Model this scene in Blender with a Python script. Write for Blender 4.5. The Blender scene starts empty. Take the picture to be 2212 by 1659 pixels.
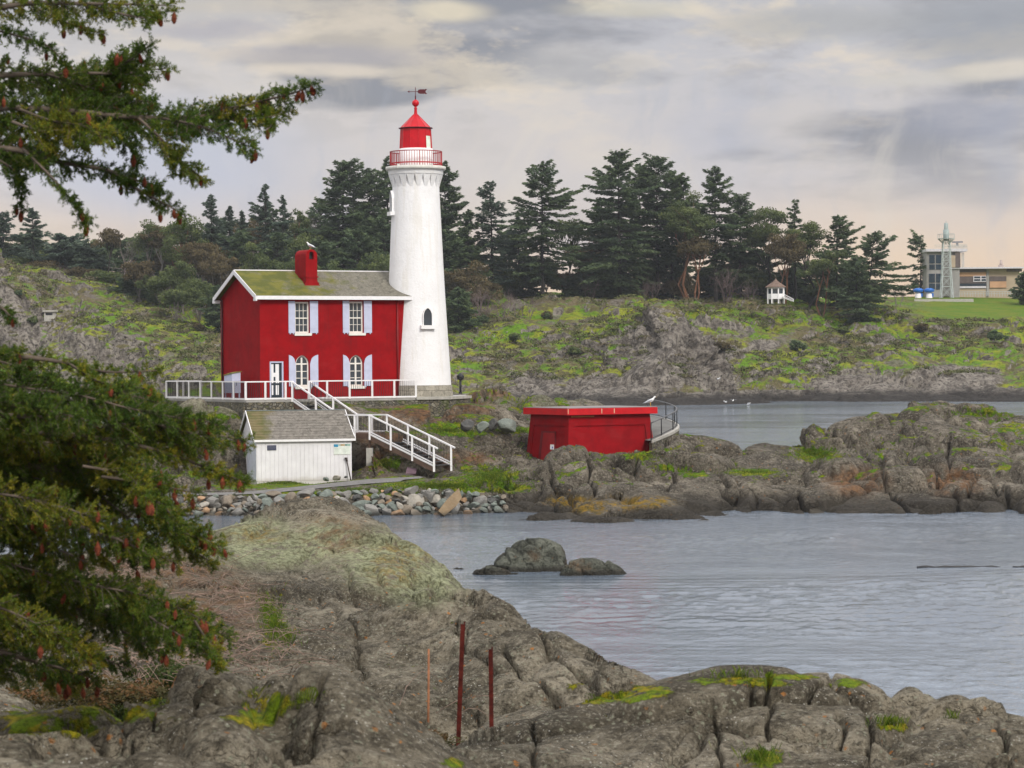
import bpy, math, random
import numpy as np
from mathutils import Vector, Matrix
from mathutils.geometry import tessellate_polygon

random.seed(7); RNG = np.random.default_rng(11)
scene = bpy.context.scene
COL = scene.collection
F, CX, CY, CAMZ, ROLL = 5700.0, 1106.0, 780.0, 7.8, math.radians(0.45)
CR, SR = math.cos(ROLL), math.sin(ROLL)

# ---------------------------------------------------------------- places
def W(px, py, d):
    """point at distance d along the line of sight through a spot measured on the photograph"""
    a, b = (px - CX) / F, -(py - CY) / F
    return Vector(((a * CR + b * SR) * d, d, CAMZ + (-a * SR + b * CR) * d))
def Wz(px, py, z):
    a, b = (px - CX) / F, -(py - CY) / F
    v = -a * SR + b * CR
    return W(px, py, (z - CAMZ) / v)
def proj(x, y, z):
    wx, wz = x / y, (z - CAMZ) / y
    return CX + F * (wx * CR - wz * SR), CY - F * (wx * SR + wz * CR)
def on_plane(px, py, o, n):
    a, b = (px - CX) / F, -(py - CY) / F
    r = Vector((a * CR + b * SR, 1.0, -a * SR + b * CR)); c = Vector((0, 0, CAMZ))
    return c + r * ((o - c).dot(n) / r.dot(n))
def lin(r, g, b):
    f = lambda c: c / 12.92 if c <= .04045 else ((c + .055) / 1.055) ** 2.4
    return (f(r / 255), f(g / 255), f(b / 255))

# ---------------------------------------------------------------- objects
def tag(o, label=None, cat=None, group=None, kind=None):
    if label: o['label'] = label
    if cat: o['category'] = cat
    if group: o['group'] = group
    if kind: o['kind'] = kind
    return o
def thing(name, loc, label, cat, group=None):
    o = bpy.data.objects.new(name, None); COL.objects.link(o)
    o.location = loc; o.empty_display_size = .3
    return tag(o, label, cat, group)
def origin_of(p):
    o = Vector((0, 0, 0))
    while p is not None:
        o += Vector(p.location); p = p.parent
    return o
def link(name, me, parent=None, mat=None, loc=None):
    o = bpy.data.objects.new(name, me); COL.objects.link(o)
    if mat is not None: me.materials.append(mat)
    if parent is not None: o.parent = parent
    if loc is not None: o.location = loc
    return o
def np_mesh(name, V, Fc, tint=None, smooth=False, attr='tint'):
    V = np.ascontiguousarray(V, np.float32); Fc = np.ascontiguousarray(Fc, np.int32)
    n, k = Fc.shape
    me = bpy.data.meshes.new(name)
    me.vertices.add(len(V)); me.vertices.foreach_set('co', V.ravel())
    me.loops.add(n * k); me.loops.foreach_set('vertex_index', Fc.ravel())
    me.polygons.add(n)
    me.polygons.foreach_set('loop_start', np.arange(0, n * k, k, dtype=np.int32))
    me.polygons.foreach_set('loop_total', np.full(n, k, np.int32))
    if smooth: me.polygons.foreach_set('use_smooth', np.ones(n, bool))
    me.update(calc_edges=True)
    if tint is not None:
        t = np.asarray(tint, np.float32)
        if t.ndim == 1: t = np.stack([t, t, t, np.ones_like(t)], 1)
        a = me.attributes.new(attr, 'FLOAT_COLOR', 'POINT'); a.data.foreach_set('color', np.ascontiguousarray(t).ravel())
    return me

class MB:
    def __init__(s): s.v = []; s.f = []; s.sm = []
    def add(s, vs, fs, smooth=False):
        b = len(s.v); s.v += [Vector(p) for p in vs]
        for f in fs: s.f.append(tuple(b + i for i in f)); s.sm.append(smooth)
    def hexa(s, p):   # 8 points: 0-3 one end loop, 4-7 the other
        s.add(p, [(0, 3, 2, 1), (4, 5, 6, 7), (0, 1, 5, 4), (1, 2, 6, 5), (2, 3, 7, 6), (3, 0, 4, 7)])
    def box(s, c, sx, sy, sz, fr=None):
        s.fbox(lambda a, b, z: Vector((c[0] + a, c[1] + b, c[2] + z)), -sx / 2, sx / 2, -sy / 2, sy / 2, -sz / 2, sz / 2)
    def fbox(s, fr, a0, a1, b0, b1, z0, z1):
        s.hexa([fr(a0, b0, z0), fr(a1, b0, z0), fr(a1, b1, z0), fr(a0, b1, z0), fr(a0, b0, z1), fr(a1, b0, z1), fr(a1, b1, z1), fr(a0, b1, z1)])
    def bar(s, p, q, w, h=None, up=Vector((0, 0, 1))):
        p, q = Vector(p), Vector(q); h = h or w
        d = (q - p).normalized()
        if abs(d.dot(up)) > .98: up = Vector((0, 1, 0))
        x = d.cross(up).normalized() * w / 2; y = x.cross(d).normalized() * h / 2
        s.hexa([p - x - y, p + x - y, p + x + y, p - x + y, q - x - y, q + x - y, q + x + y, q - x + y])
    def tube(s, pts, rs, n=8, caps=True, smooth=True):
        pts = [Vector(p) for p in pts]
        if not hasattr(rs, '__len__'): rs = [rs] * len(pts)
        vs = []; last = None
        for i, p in enumerate(pts):
            d = (pts[min(i + 1, len(pts) - 1)] - pts[max(i - 1, 0)]).normalized()
            u = Vector((0, 0, 1)) if abs(d.z) < .9 else Vector((1, 0, 0))
            if last is not None: u = last
            x = (u - d * u.dot(d)).normalized(); y = d.cross(x); last = x
            vs += [p + (x * math.cos(2 * math.pi * k / n) + y * math.sin(2 * math.pi * k / n)) * rs[i] for k in range(n)]
        fs = [(i * n + k, i * n + (k + 1) % n, (i + 1) * n + (k + 1) % n, (i + 1) * n + k) for i in range(len(pts) - 1) for k in range(n)]
        s.add(vs, fs, smooth)
        if caps:
            s.add(vs[:n], [tuple(reversed(range(n)))]); s.add(vs[-n:], [tuple(range(n))])
    def lathe(s, c, prof, n=48, smooth=True, a0=0.0, caps=False):
        c = Vector(c); vs = []
        for r, z in prof:
            vs += [c + Vector((r * math.cos(a0 + 2 * math.pi * k / n), r * math.sin(a0 + 2 * math.pi * k / n), z)) for k in range(n)]
        fs = [(i * n + k, i * n + (k + 1) % n, (i + 1) * n + (k + 1) % n, (i + 1) * n + k) for i in range(len(prof) - 1) for k in range(n)]
        s.add(vs, fs, smooth)
        if caps: s.add(vs[-n:], [tuple(range(n))])
    def prism(s, poly, vec):
        n = len(poly); a = [Vector(p) for p in poly]; b = [p + vec for p in a]
        tri = tessellate_polygon([a])
        s.add(a, [tuple(t) for t in tri]); s.add(b, [tuple(reversed(t)) for t in tri])
        s.add(a + b, [(i, (i + 1) % n, n + (i + 1) % n, n + i) for i in range(n)])
    def panel(s, fr, outline, holes, t0, t1):
        """flat wall in (a, z) with holes; its reveals go from t0 to t1"""
        loops = [outline] + holes
        P = [[Vector((a, z, 0)) for a, z in l] for l in loops]
        flat = [p for l in loops for p in l]
        tri = tessellate_polygon(P)
        for t in (t0, t1): s.add([fr(a, t, z) for a, z in flat], [tuple(x) for x in tri])
        for l in loops:
            n = len(l)
            s.add([fr(a, t0, z) for a, z in l] + [fr(a, t1, z) for a, z in l], [(i, (i + 1) % n, n + (i + 1) % n, n + i) for i in range(n)])
    def build(s, name, mat, parent=None, loc=None, label=None, recalc=True):
        o = origin_of(parent) if parent is not None else (Vector(loc) if loc is not None else Vector((0, 0, 0)))
        me = bpy.data.meshes.new(name)
        me.from_pydata([p - o for p in s.v], [], s.f)
        me.polygons.foreach_set('use_smooth', s.sm); me.update()
        if recalc:
            import bmesh
            bm = bmesh.new(); bm.from_mesh(me)
            bmesh.ops.remove_doubles(bm, verts=bm.verts, dist=1e-5)
            bmesh.ops.recalc_face_normals(bm, faces=bm.faces); bm.to_mesh(me); bm.free()
        ob = link(name, me, parent, mat, loc if parent is None else None)
        if label: ob['label'] = label
        return ob

# ---------------------------------------------------------------- noise in numpy
def _h(ix, iy, iz, seed):
    h = (ix.astype(np.int64) * 374761393 + iy.astype(np.int64) * 668265263 + iz.astype(np.int64) * 2147483647 + seed * 974711) & 0xffffffff
    h = ((h ^ (h >> 13)) * 1274126177) & 0xffffffff
    h = ((h ^ (h >> 15)) * 2246822519) & 0xffffffff
    return (h ^ (h >> 16)) & 0xffffffff
def vnoise(P, seed=0):
    i = np.floor(P).astype(np.int64); f = P - i; u = f * f * f * (f * (f * 6 - 15) + 10)
    out = np.zeros(len(P))
    for dx in (0, 1):
        for dy in (0, 1):
            for dz in (0, 1):
                h = _h(i[:, 0] + dx, i[:, 1] + dy, i[:, 2] + dz, seed)
                gx = (h & 1023) / 511.5 - 1; gy = ((h >> 10) & 1023) / 511.5 - 1; gz = ((h >> 20) & 1023) / 511.5 - 1
                w = (u[:, 0] if dx else 1 - u[:, 0]) * (u[:, 1] if dy else 1 - u[:, 1]) * (u[:, 2] if dz else 1 - u[:, 2])
                out += w * (gx * (f[:, 0] - dx) + gy * (f[:, 1] - dy) + gz * (f[:, 2] - dz))
    return out
def fbm(P, octv=4, seed=0, gain=.5):
    a, s, out = 1.0, 1.0, 0
    for k in range(octv):
        out = out + a * vnoise(P * s + 17.3 * k, seed + k); a *= gain; s *= 2.03
    return out
def worley(P, seed=0):
    i = np.floor(P).astype(np.int64); f = P - i
    F1 = np.full(len(P), 9.0); F2 = np.full(len(P), 9.0); cid = np.zeros(len(P)); V = np.zeros((len(P), 3))
    for dx in (-1, 0, 1):
        for dy in (-1, 0, 1):
            for dz in (-1, 0, 1):
                h = _h(i[:, 0] + dx, i[:, 1] + dy, i[:, 2] + dz, seed)
                px = dx + (h & 1023) / 1023. - f[:, 0]; py = dy + ((h >> 10) & 1023) / 1023. - f[:, 1]; pz = dz + ((h >> 20) & 1023) / 1023. - f[:, 2]
                d = np.sqrt(px * px + py * py + pz * pz)
                nr = d < F1
                F2 = np.where(nr, F1, np.minimum(F2, d)); cid = np.where(nr, (h % 9973) / 9973., cid); F1 = np.where(nr, d, F1)
                V[nr] = np.stack([px, py, pz], 1)[nr]
    # tilt of each block: its own slope
    t = np.stack([np.sin(cid * 97.3), np.sin(cid * 211.7), np.sin(cid * 53.9)], 1)
    return F1, F2, cid, (V * t).sum(1)
def sstep(a, b, x):
    t = np.clip((x - a) / (b - a), 0, 1); return t * t * (3 - 2 * t)

class Ground:
    """smooth surface through measured spots"""
    def __init__(s, pts, c, lam=1e-3):
        P = np.array([(p[0], p[1], p[2]) for p in pts], float)
        s.c = c; s.xy = P[:, :2]; n = len(P)
        K = s.k(s.xy, s.xy) - lam * np.eye(n) * c
        A = np.zeros((n + 3, n + 3)); A[:n, :n] = K
        q = np.c_[np.ones(n), s.xy / 100.]; A[:n, n:] = q; A[n:, :n] = q.T
        s.w = np.linalg.solve(A, np.r_[P[:, 2], 0, 0, 0])
    def k(s, a, b):
        d = a[:, None, :] - b[None, :, :]
        return np.sqrt(d[..., 0] ** 2 + d[..., 1] ** 2 + s.c ** 2)
    def __call__(s, x, y):
        x = np.atleast_1d(np.asarray(x, float)); y = np.atleast_1d(np.asarray(y, float)); out = np.empty(x.size)
        xy = np.c_[x.ravel(), y.ravel()]
        for i in range(0, len(xy), 60000):
            q = xy[i:i + 60000]
            out[i:i + 60000] = s.k(q, s.xy) @ s.w[:-3] + s.w[-3] + (q / 100.) @ s.w[-2:]
        return out.reshape(x.shape)

def land_mesh(g, u0, u1, nu, d0, d1, nd, flat=.12, clamp=None):
    """fan of ground from distance d0 to d1, rows closer together where the land is steep"""
    u = np.linspace(u0, u1, nu); nf = 1400
    df = np.geomspace(d0, d1, nf)
    uc = np.linspace(u0, u1, 160)
    X = uc[:, None] * df[None, :]; Y = np.broadcast_to(df, X.shape)
    Z = g(X, Y)
    e = (Z - CAMZ) / Y
    w = np.abs(np.diff(e, axis=1)) + flat * np.diff(np.log(df))[None, :] * .15
    w = np.where((Z[:, 1:] < -.6), w * .05, w)
    for _ in range(2):
        w = (np.roll(w, 1, 0) + w * 2 + np.roll(w, -1, 0)) / 4
        ker = np.ones(9) / 9; w = np.apply_along_axis(lambda r: np.convolve(r, ker, 'same'), 1, w)
    cum = np.c_[np.zeros(len(uc)), np.cumsum(w, 1)]; cum /= cum[:, -1:]
    D = np.array([np.interp(np.linspace(0, 1, nd), cum[i], df) for i in range(len(uc))])
    D2 = np.empty((nu, nd))
    for j in range(nd): D2[:, j] = np.interp(u, uc, D[:, j])
    X = u[:, None] * D2; Z = g(X, D2)
    return X, D2, Z
def grid_normals(X, Y, Z):
    P = np.stack([X, Y, Z], -1)
    a = np.gradient(P, axis=0); b = np.gradient(P, axis=1)
    n = np.cross(a, b); n /= np.linalg.norm(n, axis=-1, keepdims=True) + 1e-12
    n = np.where(n[..., 2:3] < 0, -n, n)
    return n
def grid_faces(nu, nd):
    i, j = np.meshgrid(np.arange(nu - 1), np.arange(nd - 1), indexing='ij')
    a = (i * nd + j).ravel()
    return np.stack([a, a + nd, a + nd + 1, a + 1], 1)
def rot3(ax, ay, az):
    return np.array(Matrix.Rotation(az, 3, 'Z') @ Matrix.Rotation(ay, 3, 'Y') @ Matrix.Rotation(ax, 3, 'X'))
def rocky(P, N, cell, amp, seed, stretch=(1, 1, 1.6), tilt=(.25, .35, .4), sharp=.16, second=.45, gate=None, crack=1.0):
    """jointed rounded blocks with narrow cracks: offset along the normal"""
    R = rot3(*tilt)
    Q = (P / cell) @ R * np.array(stretch)
    warp = np.stack([vnoise(Q * .9 + 5, seed + 50), vnoise(Q * .9 + 31, seed + 51), vnoise(Q * .9 + 77, seed + 52)], 1) + .3 * np.stack([vnoise(Q * 4 + 5, seed + 60), vnoise(Q * 4 + 31, seed + 61), vnoise(Q * 4 + 77, seed + 62)], 1)
    Qw = Q + warp * .5
    f1, f2, cid, tl = worley(Qw, seed)
    g = f2 - f1; e1 = 1 - np.exp(-g / sharp); c1 = np.exp(-g / .075)
    d = amp * (.75 * (e1 - 1) - crack * .9 * c1 + (cid - .5) * 1.25 * e1 + tl * 1.25 * e1)
    Q2 = Qw * 2.7 + 9
    f1, f2, cid, tl = worley(Q2, seed + 1)
    g2 = sstep(-.3, .3, vnoise(Q * .7 + 40, seed + 3)); g = f2 - f1
    e2 = 1 - np.exp(-g / sharp); c2 = np.exp(-g / .085)
    d += amp * second * g2 * (.6 * (e2 - 1) - crack * .6 * c2 + (cid - .5) * .7 * e2 + tl * .6 * e2)
    d += amp * .9 * fbm(Q * .6, 3, seed + 7) + amp * .12 * fbm(Q * 4, 3, seed + 9) + amp * .05 * fbm(Q * 15, 3, seed + 19)
    cr = np.clip(1 - e1, 0, 1) + .6 * g2 * np.clip(1 - e2, 0, 1)
    return d if gate is None else d * gate, cr
def carve(px, py, lines, w):
    """closeness (1 on the line, 0 away) to the big joints seen in the rock"""
    m = np.zeros(px.shape)
    for L in lines:
        L = np.array(L, float)
        # wiggle
        for (x0, y0), (x1, y1) in zip(L[:-1], L[1:]):
            sel = (px > min(x0, x1) - 6 * w) & (px < max(x0, x1) + 6 * w) & (py > min(y0, y1) - 6 * w) & (py < max(y0, y1) + 6 * w)
            X, Y = px[sel], py[sel]
            X = X + w * 1.2 * np.sin(Y * .13) ; Y = Y + w * 1.0 * np.sin(X * .11 + 1)
            dx, dy = x1 - x0, y1 - y0; u = np.clip(((X - x0) * dx + (Y - y0) * dy) / (dx * dx + dy * dy), 0, 1)
            d = np.hypot(X - x0 - u * dx, Y - y0 - u * dy); m[sel] = np.maximum(m[sel], np.exp(-(d / w) ** 2))
    return m
def blob(px, py, spots, soft=.5):
    m = np.zeros(px.shape)
    for (x, y, rx, ry) in spots:
        r = np.sqrt(((px - x) / rx) ** 2 + ((py - y) / ry) ** 2)
        m = np.maximum(m, 1 - sstep(1 - soft, 1 + soft, r))
    return m

# ---------------------------------------------------------------- materials
class NT:
    def __init__(s, name):
        s.m = bpy.data.materials.new(name); s.m.use_nodes = True
        s.t = s.m.node_tree; s.t.nodes.clear()
        s.out = s.t.nodes.new('ShaderNodeOutputMaterial')
        s.b = s.t.nodes.new('ShaderNodeBsdfPrincipled'); s.t.links.new(s.b.outputs[0], s.out.inputs[0])
        s._pos = None
    def n(s, typ, **kw):
        x = s.t.nodes.new(typ)
        for k, v in kw.items(): setattr(x, k, v)
        return x
    def put(s, sock, v):
        if hasattr(v, 'is_output'): s.t.links.new(v, sock)
        elif isinstance(v, (tuple, list)) and len(v) == 3 and sock.type == 'RGBA': sock.default_value = (*v, 1)
        else: sock.default_value = v
    @property
    def pos(s):
        if s._pos is None: s._pos = s.n('ShaderNodeNewGeometry')
        return s._pos.outputs['Position']
    @property
    def nz(s):
        s.pos; x = s.n('ShaderNodeSeparateXYZ'); s.t.links.new(s._pos.outputs['Normal'], x.inputs[0]); return x.outputs[2]
    def xyz(s, v):
        x = s.n('ShaderNodeSeparateXYZ'); s.put(x.inputs[0], v); return x.outputs
    def math(s, op, a, b=0.0, c=0.0, clamp=False):
        x = s.n('ShaderNodeMath', operation=op, use_clamp=clamp)
        for i, v in enumerate((a, b, c)): s.put(x.inputs[i], v)
        return x.outputs[0]
    def mapr(s, v, a, b, c=0.0, d=1.0, smooth=True):
        x = s.n('ShaderNodeMapRange', interpolation_type='SMOOTHSTEP' if smooth else 'LINEAR')
        for i, q in enumerate((v, a, b, c, d)): s.put(x.inputs[i], q)
        return x.outputs[0]
    def vec(s, v, sc, off=(0, 0, 0)):
        x = s.n('ShaderNodeMapping'); s.put(x.inputs[0], v); x.inputs['Scale'].default_value = sc if hasattr(sc, '__len__') else (sc,) * 3
        x.inputs['Location'].default_value = off; return x.outputs[0]
    def noise(s, scale, detail=4, rough=.55, v=None, dist=0.0, col=False):
        x = s.n('ShaderNodeTexNoise'); s.put(x.inputs['Vector'], v if v is not None else s.pos)
        x.inputs['Scale'].default_value = scale; x.inputs['Detail'].default_value = detail; x.inputs['Roughness'].default_value = rough
        x.inputs['Distortion'].default_value = dist
        return x.outputs['Color' if col else 'Fac']
    def voro(s, scale, feature='F1', out='Distance', v=None, rnd=1.0):
        x = s.n('ShaderNodeTexVoronoi', feature=feature); s.put(x.inputs['Vector'], v if v is not None else s.pos)
        x.inputs['Scale'].default_value = scale; x.inputs['Randomness'].default_value = rnd
        return x.outputs[out]
    def mix(s, f, a, b, mode='MIX'):
        x = s.n('ShaderNodeMix', data_type='RGBA', blend_type=mode)
        s.put(x.inputs[0], f); s.put(x.inputs[6], a); s.put(x.inputs[7], b); return x.outputs[2]
    def ramp(s, f, stops):
        x = s.n('ShaderNodeValToRGB'); s.put(x.inputs[0], f); e = x.color_ramp.elements
        while len(e) < len(stops): e.new(.5)
        for k, (p, c) in enumerate(stops): e[k].position = p; e[k].color = (*c, 1)
        return x.outputs[0]
    def attr(s, name, out='Color'):
        x = s.n('ShaderNodeAttribute', attribute_name=name); return x.outputs[out]
    def bump(s, h, strength=.5, dist=.05, normal=None):
        x = s.n('ShaderNodeBump'); x.inputs['Strength'].default_value = strength; x.inputs['Distance'].default_value = dist
        s.put(x.inputs['Height'], h)
        if normal is not None: s.put(x.inputs['Normal'], normal)
        s.put(s.b.inputs['Normal'], x.outputs[0]); return x.outputs[0]
    def done(s, col, rough=.8, spec=.3, metal=0.0):
        s.put(s.b.inputs['Base Color'], col); s.put(s.b.inputs['Roughness'], rough)
        s.b.inputs['Specular IOR Level'].default_value = spec; s.b.inputs['Metallic'].default_value = metal
        return s.m

def rock_mat(name, k, a, b, speck, green, gold, lich=1.0, tide_shade=None):
    """k: grain size factor in metres; masks come with the mesh: R grass/moss, G iron stain, B pale lichen, A golden lichen"""
    t = NT(name)
    big = t.noise(.45 / k, 5, .6); mid = t.noise(1.9 / k, 7, .68); fine = t.noise(8 / k, 5, .72); vf = t.noise(30 / k, 3, .7)
    dk = [x * .3 for x in a]
    col = t.mix(t.mapr(big, .34, .66), a, b)
    pat = t.noise(.22 / k, 5, .62, v=t.vec(t.pos, 1, (14, 3, 6)))
    col = t.mix(t.math('MULTIPLY', t.mapr(pat, .52, .62), .8), col, [x * 1.6 for x in b])
    col = t.mix(t.math('MULTIPLY', t.mapr(pat, .47, .38), .75), col, [x * .45 for x in a])
    col = t.mix(t.math('MULTIPLY', t.mapr(mid, .46, .64), .85), col, [x * .48 for x in a])
    col = t.mix(t.math('MULTIPLY', t.mapr(mid, .44, .32), .5), col, speck)
    col = t.mix(t.math('MULTIPLY', t.mapr(fine, .52, .64), .8), col, dk)
    col = t.mix(t.math('MULTIPLY', t.mapr(fine, .46, .36), .75), col, speck)
    col = t.mix(t.math('MULTIPLY', t.mapr(vf, .54, .66), .5), col, dk)
    cells = t.voro(5.5 / k); cells2 = t.voro(2.6 / k, v=t.vec(t.pos, 1, (3, 7, 1)))
    gate = t.mapr(t.noise(1.1 / k, 3), .45, .58)
    wob = t.math('MULTIPLY', t.noise(14 / k, 3), .3)
    sp = t.math('MULTIPLY', t.mapr(t.math('ADD', cells, wob), .44, .34), gate)
    col = t.mix(t.math('MULTIPLY', sp, .6 * lich), col, (.27, .275, .2))
    cells3 = t.voro(8.5 / k, v=t.vec(t.pos, 1, (9, 2, 5)))
    wsp = t.math('MULTIPLY', t.mapr(t.math('ADD', cells3, wob), .34, .27), t.mapr(t.noise(.9 / k, 2, v=t.vec(t.pos, 1, (21, 8, 5))), .48, .58))
    col = t.mix(t.math('MULTIPLY', wsp, .8 * lich), col, (.5, .48, .42))
    osp = t.math('MULTIPLY', t.mapr(t.math('ADD', cells2, wob), .34, .26), t.mapr(t.noise(.8 / k, 2, v=t.vec(t.pos, 1, (4, 1, 9))), .5, .6))
    col = t.mix(t.math('MULTIPLY', osp, .8 * lich), col, (.36, .16, .05))
    mk = t.attr('mask'); R, G, B = (t.xyz(mk))[:3]; A = t.attr('mask', 'Alpha')
    col = t.mix(t.math('MULTIPLY', B, t.mapr(t.noise(1.6 / k, 7, .7), .36, .52)), col, t.mix(t.mapr(t.noise(4.5 / k, 5, .7), .38, .6), (.16, .165, .09), (.36, .375, .23)))
    col = t.mix(t.math('MULTIPLY', G, t.mapr(t.noise(.9 / k, 6, .66), .36, .58)), col, t.mix(t.mapr(t.noise(2.6 / k, 5, .7), .38, .62), (.1, .055, .03), (.27, .135, .06)))
    col = t.mix(t.math('MULTIPLY', A, t.mapr(t.noise(1.4 / k, 7, .72), .42, .56)), col, t.mix(t.mapr(t.noise(3.5 / k, 4, .7), .4, .62), (.34, .2, .022), (.13, .1, .022)))
    mn = t.noise(2.2 / k, 7, .7)
    mm = t.mapr(t.math('ADD', R, t.math('MULTIPLY', t.math('SUBTRACT', mn, .5), 2.4)), .42, .66)
    mc = t.mix(t.mapr(t.noise(1.5 / k, 5, .65), .42, .6), green, gold)
    mc = t.mix(t.math('MULTIPLY', t.mapr(t.noise(9 / k, 4, .75), .42, .62), .75), mc, [x * .35 for x in green])
    col = t.mix(mm, col, mc)
    if tide_shade is not None:  # dark tidal stain; raised on the islet to paint shade on steep faces too
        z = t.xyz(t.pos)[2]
        zz = t.math('ADD', z, t.math('MULTIPLY', t.math('SUBTRACT', t.noise(.8, 4), .5), tide_shade * 1.2))
        col = t.mix(t.math('MULTIPLY', t.mapr(zz, tide_shade, tide_shade * .3, 0, .8), t.math('SUBTRACT', 1.0, t.math('MULTIPLY', A, .85))), col, (.034, .03, .025))
    h = t.math('ADD', t.math('MULTIPLY', mid, .8), t.math('ADD', t.math('MULTIPLY', fine, .6), t.math('MULTIPLY', vf, .25)))
    wv = t.n('ShaderNodeVectorMath', operation='MULTIPLY_ADD'); t.put(wv.inputs[0], t.noise(2.5 / k, 3, .6, col=True)); wv.inputs[1].default_value = (.35 * k,) * 3; t.put(wv.inputs[2], t.pos)
    chip = t.mapr(t.voro(3.2 / k, 'DISTANCE_TO_EDGE', v=t.vec(wv.outputs[0], (1, 1, 1.7))), 0, .09); chip2 = t.mapr(t.voro(8.5 / k, 'DISTANCE_TO_EDGE', v=t.vec(wv.outputs[0], (1, 1, 1.5), (5, 2, 1))), 0, .12)
    lev = t.xyz(t.voro(3.2 / k, 'F1', 'Color', v=t.vec(wv.outputs[0], (1, 1, 1.7))))[0]
    gt = t.mapr(t.noise(.8 / k, 3), .42, .6)
    h = t.math('ADD', h, t.math('MULTIPLY', mm, .35))
    h = t.math('ADD', h, t.math('MULTIPLY', gt, t.math('ADD', t.math('MULTIPLY', chip, .35), t.math('ADD', t.math('MULTIPLY', chip2, .12), t.math('MULTIPLY', lev, .3)))))
    t.bump(h, 1.0, .2 * k)
    return t.done(col, .92, .15)

def plain(name, col, rough=.6, spec=.4, var=.12, scale=3.0, metal=0.0, bump=0.0):
    t = NT(name); n = t.noise(scale, 5, .6)
    c = t.mix(t.mapr(n, .3, .7), [x * (1 - var) for x in col], [min(1, x * (1 + var)) for x in col])
    if bump: t.bump(n, bump, .02)
    return t.done(c, rough, spec, metal)
# ================================================================ LAND
def P3(px, py, d): return tuple(W(px, py, d))
def shore(pts, zin=-1.6, back=4.0):
    out = []
    for px, py in pts:
        a = Wz(px, py, 0); out.append(tuple(a))
        k = (a.y - back) / a.y; out.append((a.x * k, a.y * k, zin))
    return out

# ---- near shore: three rock masses and the slope between them
near = [(x, y, 5.9) for x in (-9, -3, 3, 9) for y in (0, 6)] + [(x, 12, 5.3) for x in (-8, -4, 0)] + [(4, 13, 4.9), (9, 14, 4.6)]
near += [P3(*q) for q in [
    # left boulder
    (-300, 1630, 18), (0, 1648, 18.2), (300, 1655, 18.2), (600, 1655, 18.4), (860, 1659, 18.6), (300, 1560, 19.8), (560, 1560, 19.6),
    (-300, 1550, 21), (0, 1543, 21), (150, 1500, 21.6), (300, 1486, 21.6), (370, 1450, 21.5), (420, 1418, 21.4), (470, 1418, 21.3), (530, 1440, 21.1), (590, 1452, 21), (650, 1460, 20.8), (710, 1482, 20.6), (770, 1516, 20.4), (870, 1574, 20), (955, 1632, 19.6),
    # right boulder
    (1000, 1659, 24.5), (1300, 1659, 25), (1700, 1659, 25), (2212, 1659, 25), (2500, 1659, 25), (1500, 1560, 26.4), (1800, 1560, 26.4),
    (985, 1628, 25.6), (1060, 1600, 26.2), (1150, 1560, 26.8), (1300, 1504, 27.4), (1400, 1472, 28), (1500, 1457, 28.4), (1600, 1447, 28.5), (1700, 1441, 28.6), (1800, 1448, 28.6), (1870, 1458, 28.6), (1950, 1494, 28),
    (2010, 1553, 27.3), (2080, 1556, 27), (2130, 1548, 27), (2212, 1550, 27), (2500, 1560, 27),
    # gully and middle face
    (1000, 1592, 36.6), (1080, 1568, 36.4), (900, 1560, 36.8), (800, 1530, 37), (1300, 1530, 36.5),
    (1000, 1480, 38.6), (1000, 1390, 41), (850, 1420, 40.5), (700, 1450, 39.5), (600, 1480, 37.5), (500, 1490, 35), (300, 1500, 33), (100, 1510, 31), (-200, 1530, 29),
    (740, 1312, 44.5), (900, 1302, 44), (1040, 1299, 43.4), (1150, 1331, 42.2), (1250, 1391, 40.4), (1350, 1442, 38.6), (1405, 1478, 37.2),
    (640, 1330, 44), (560, 1360, 43), (450, 1400, 40), (300, 1420, 38), (100, 1430, 36), (-200, 1440, 35),
    # far rock mass
    (900, 1292, 50), (800, 1270, 51), (700, 1240, 53), (600, 1200, 56), (520, 1190, 56), (480, 1260, 50), (600, 1262, 50), (300, 1300, 45), (100, 1320, 43),
    (430, 1175, 61), (480, 1150, 61), (520, 1136, 62), (600, 1125, 63), (700, 1124, 63), (760, 1129, 63), (830, 1151, 61.5), (900, 1191, 59), (960, 1227, 57), (1010, 1277, 55), (1028, 1302, 54),
    (300, 1200, 60), (100, 1210, 58), (-200, 1220, 56)]]
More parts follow.
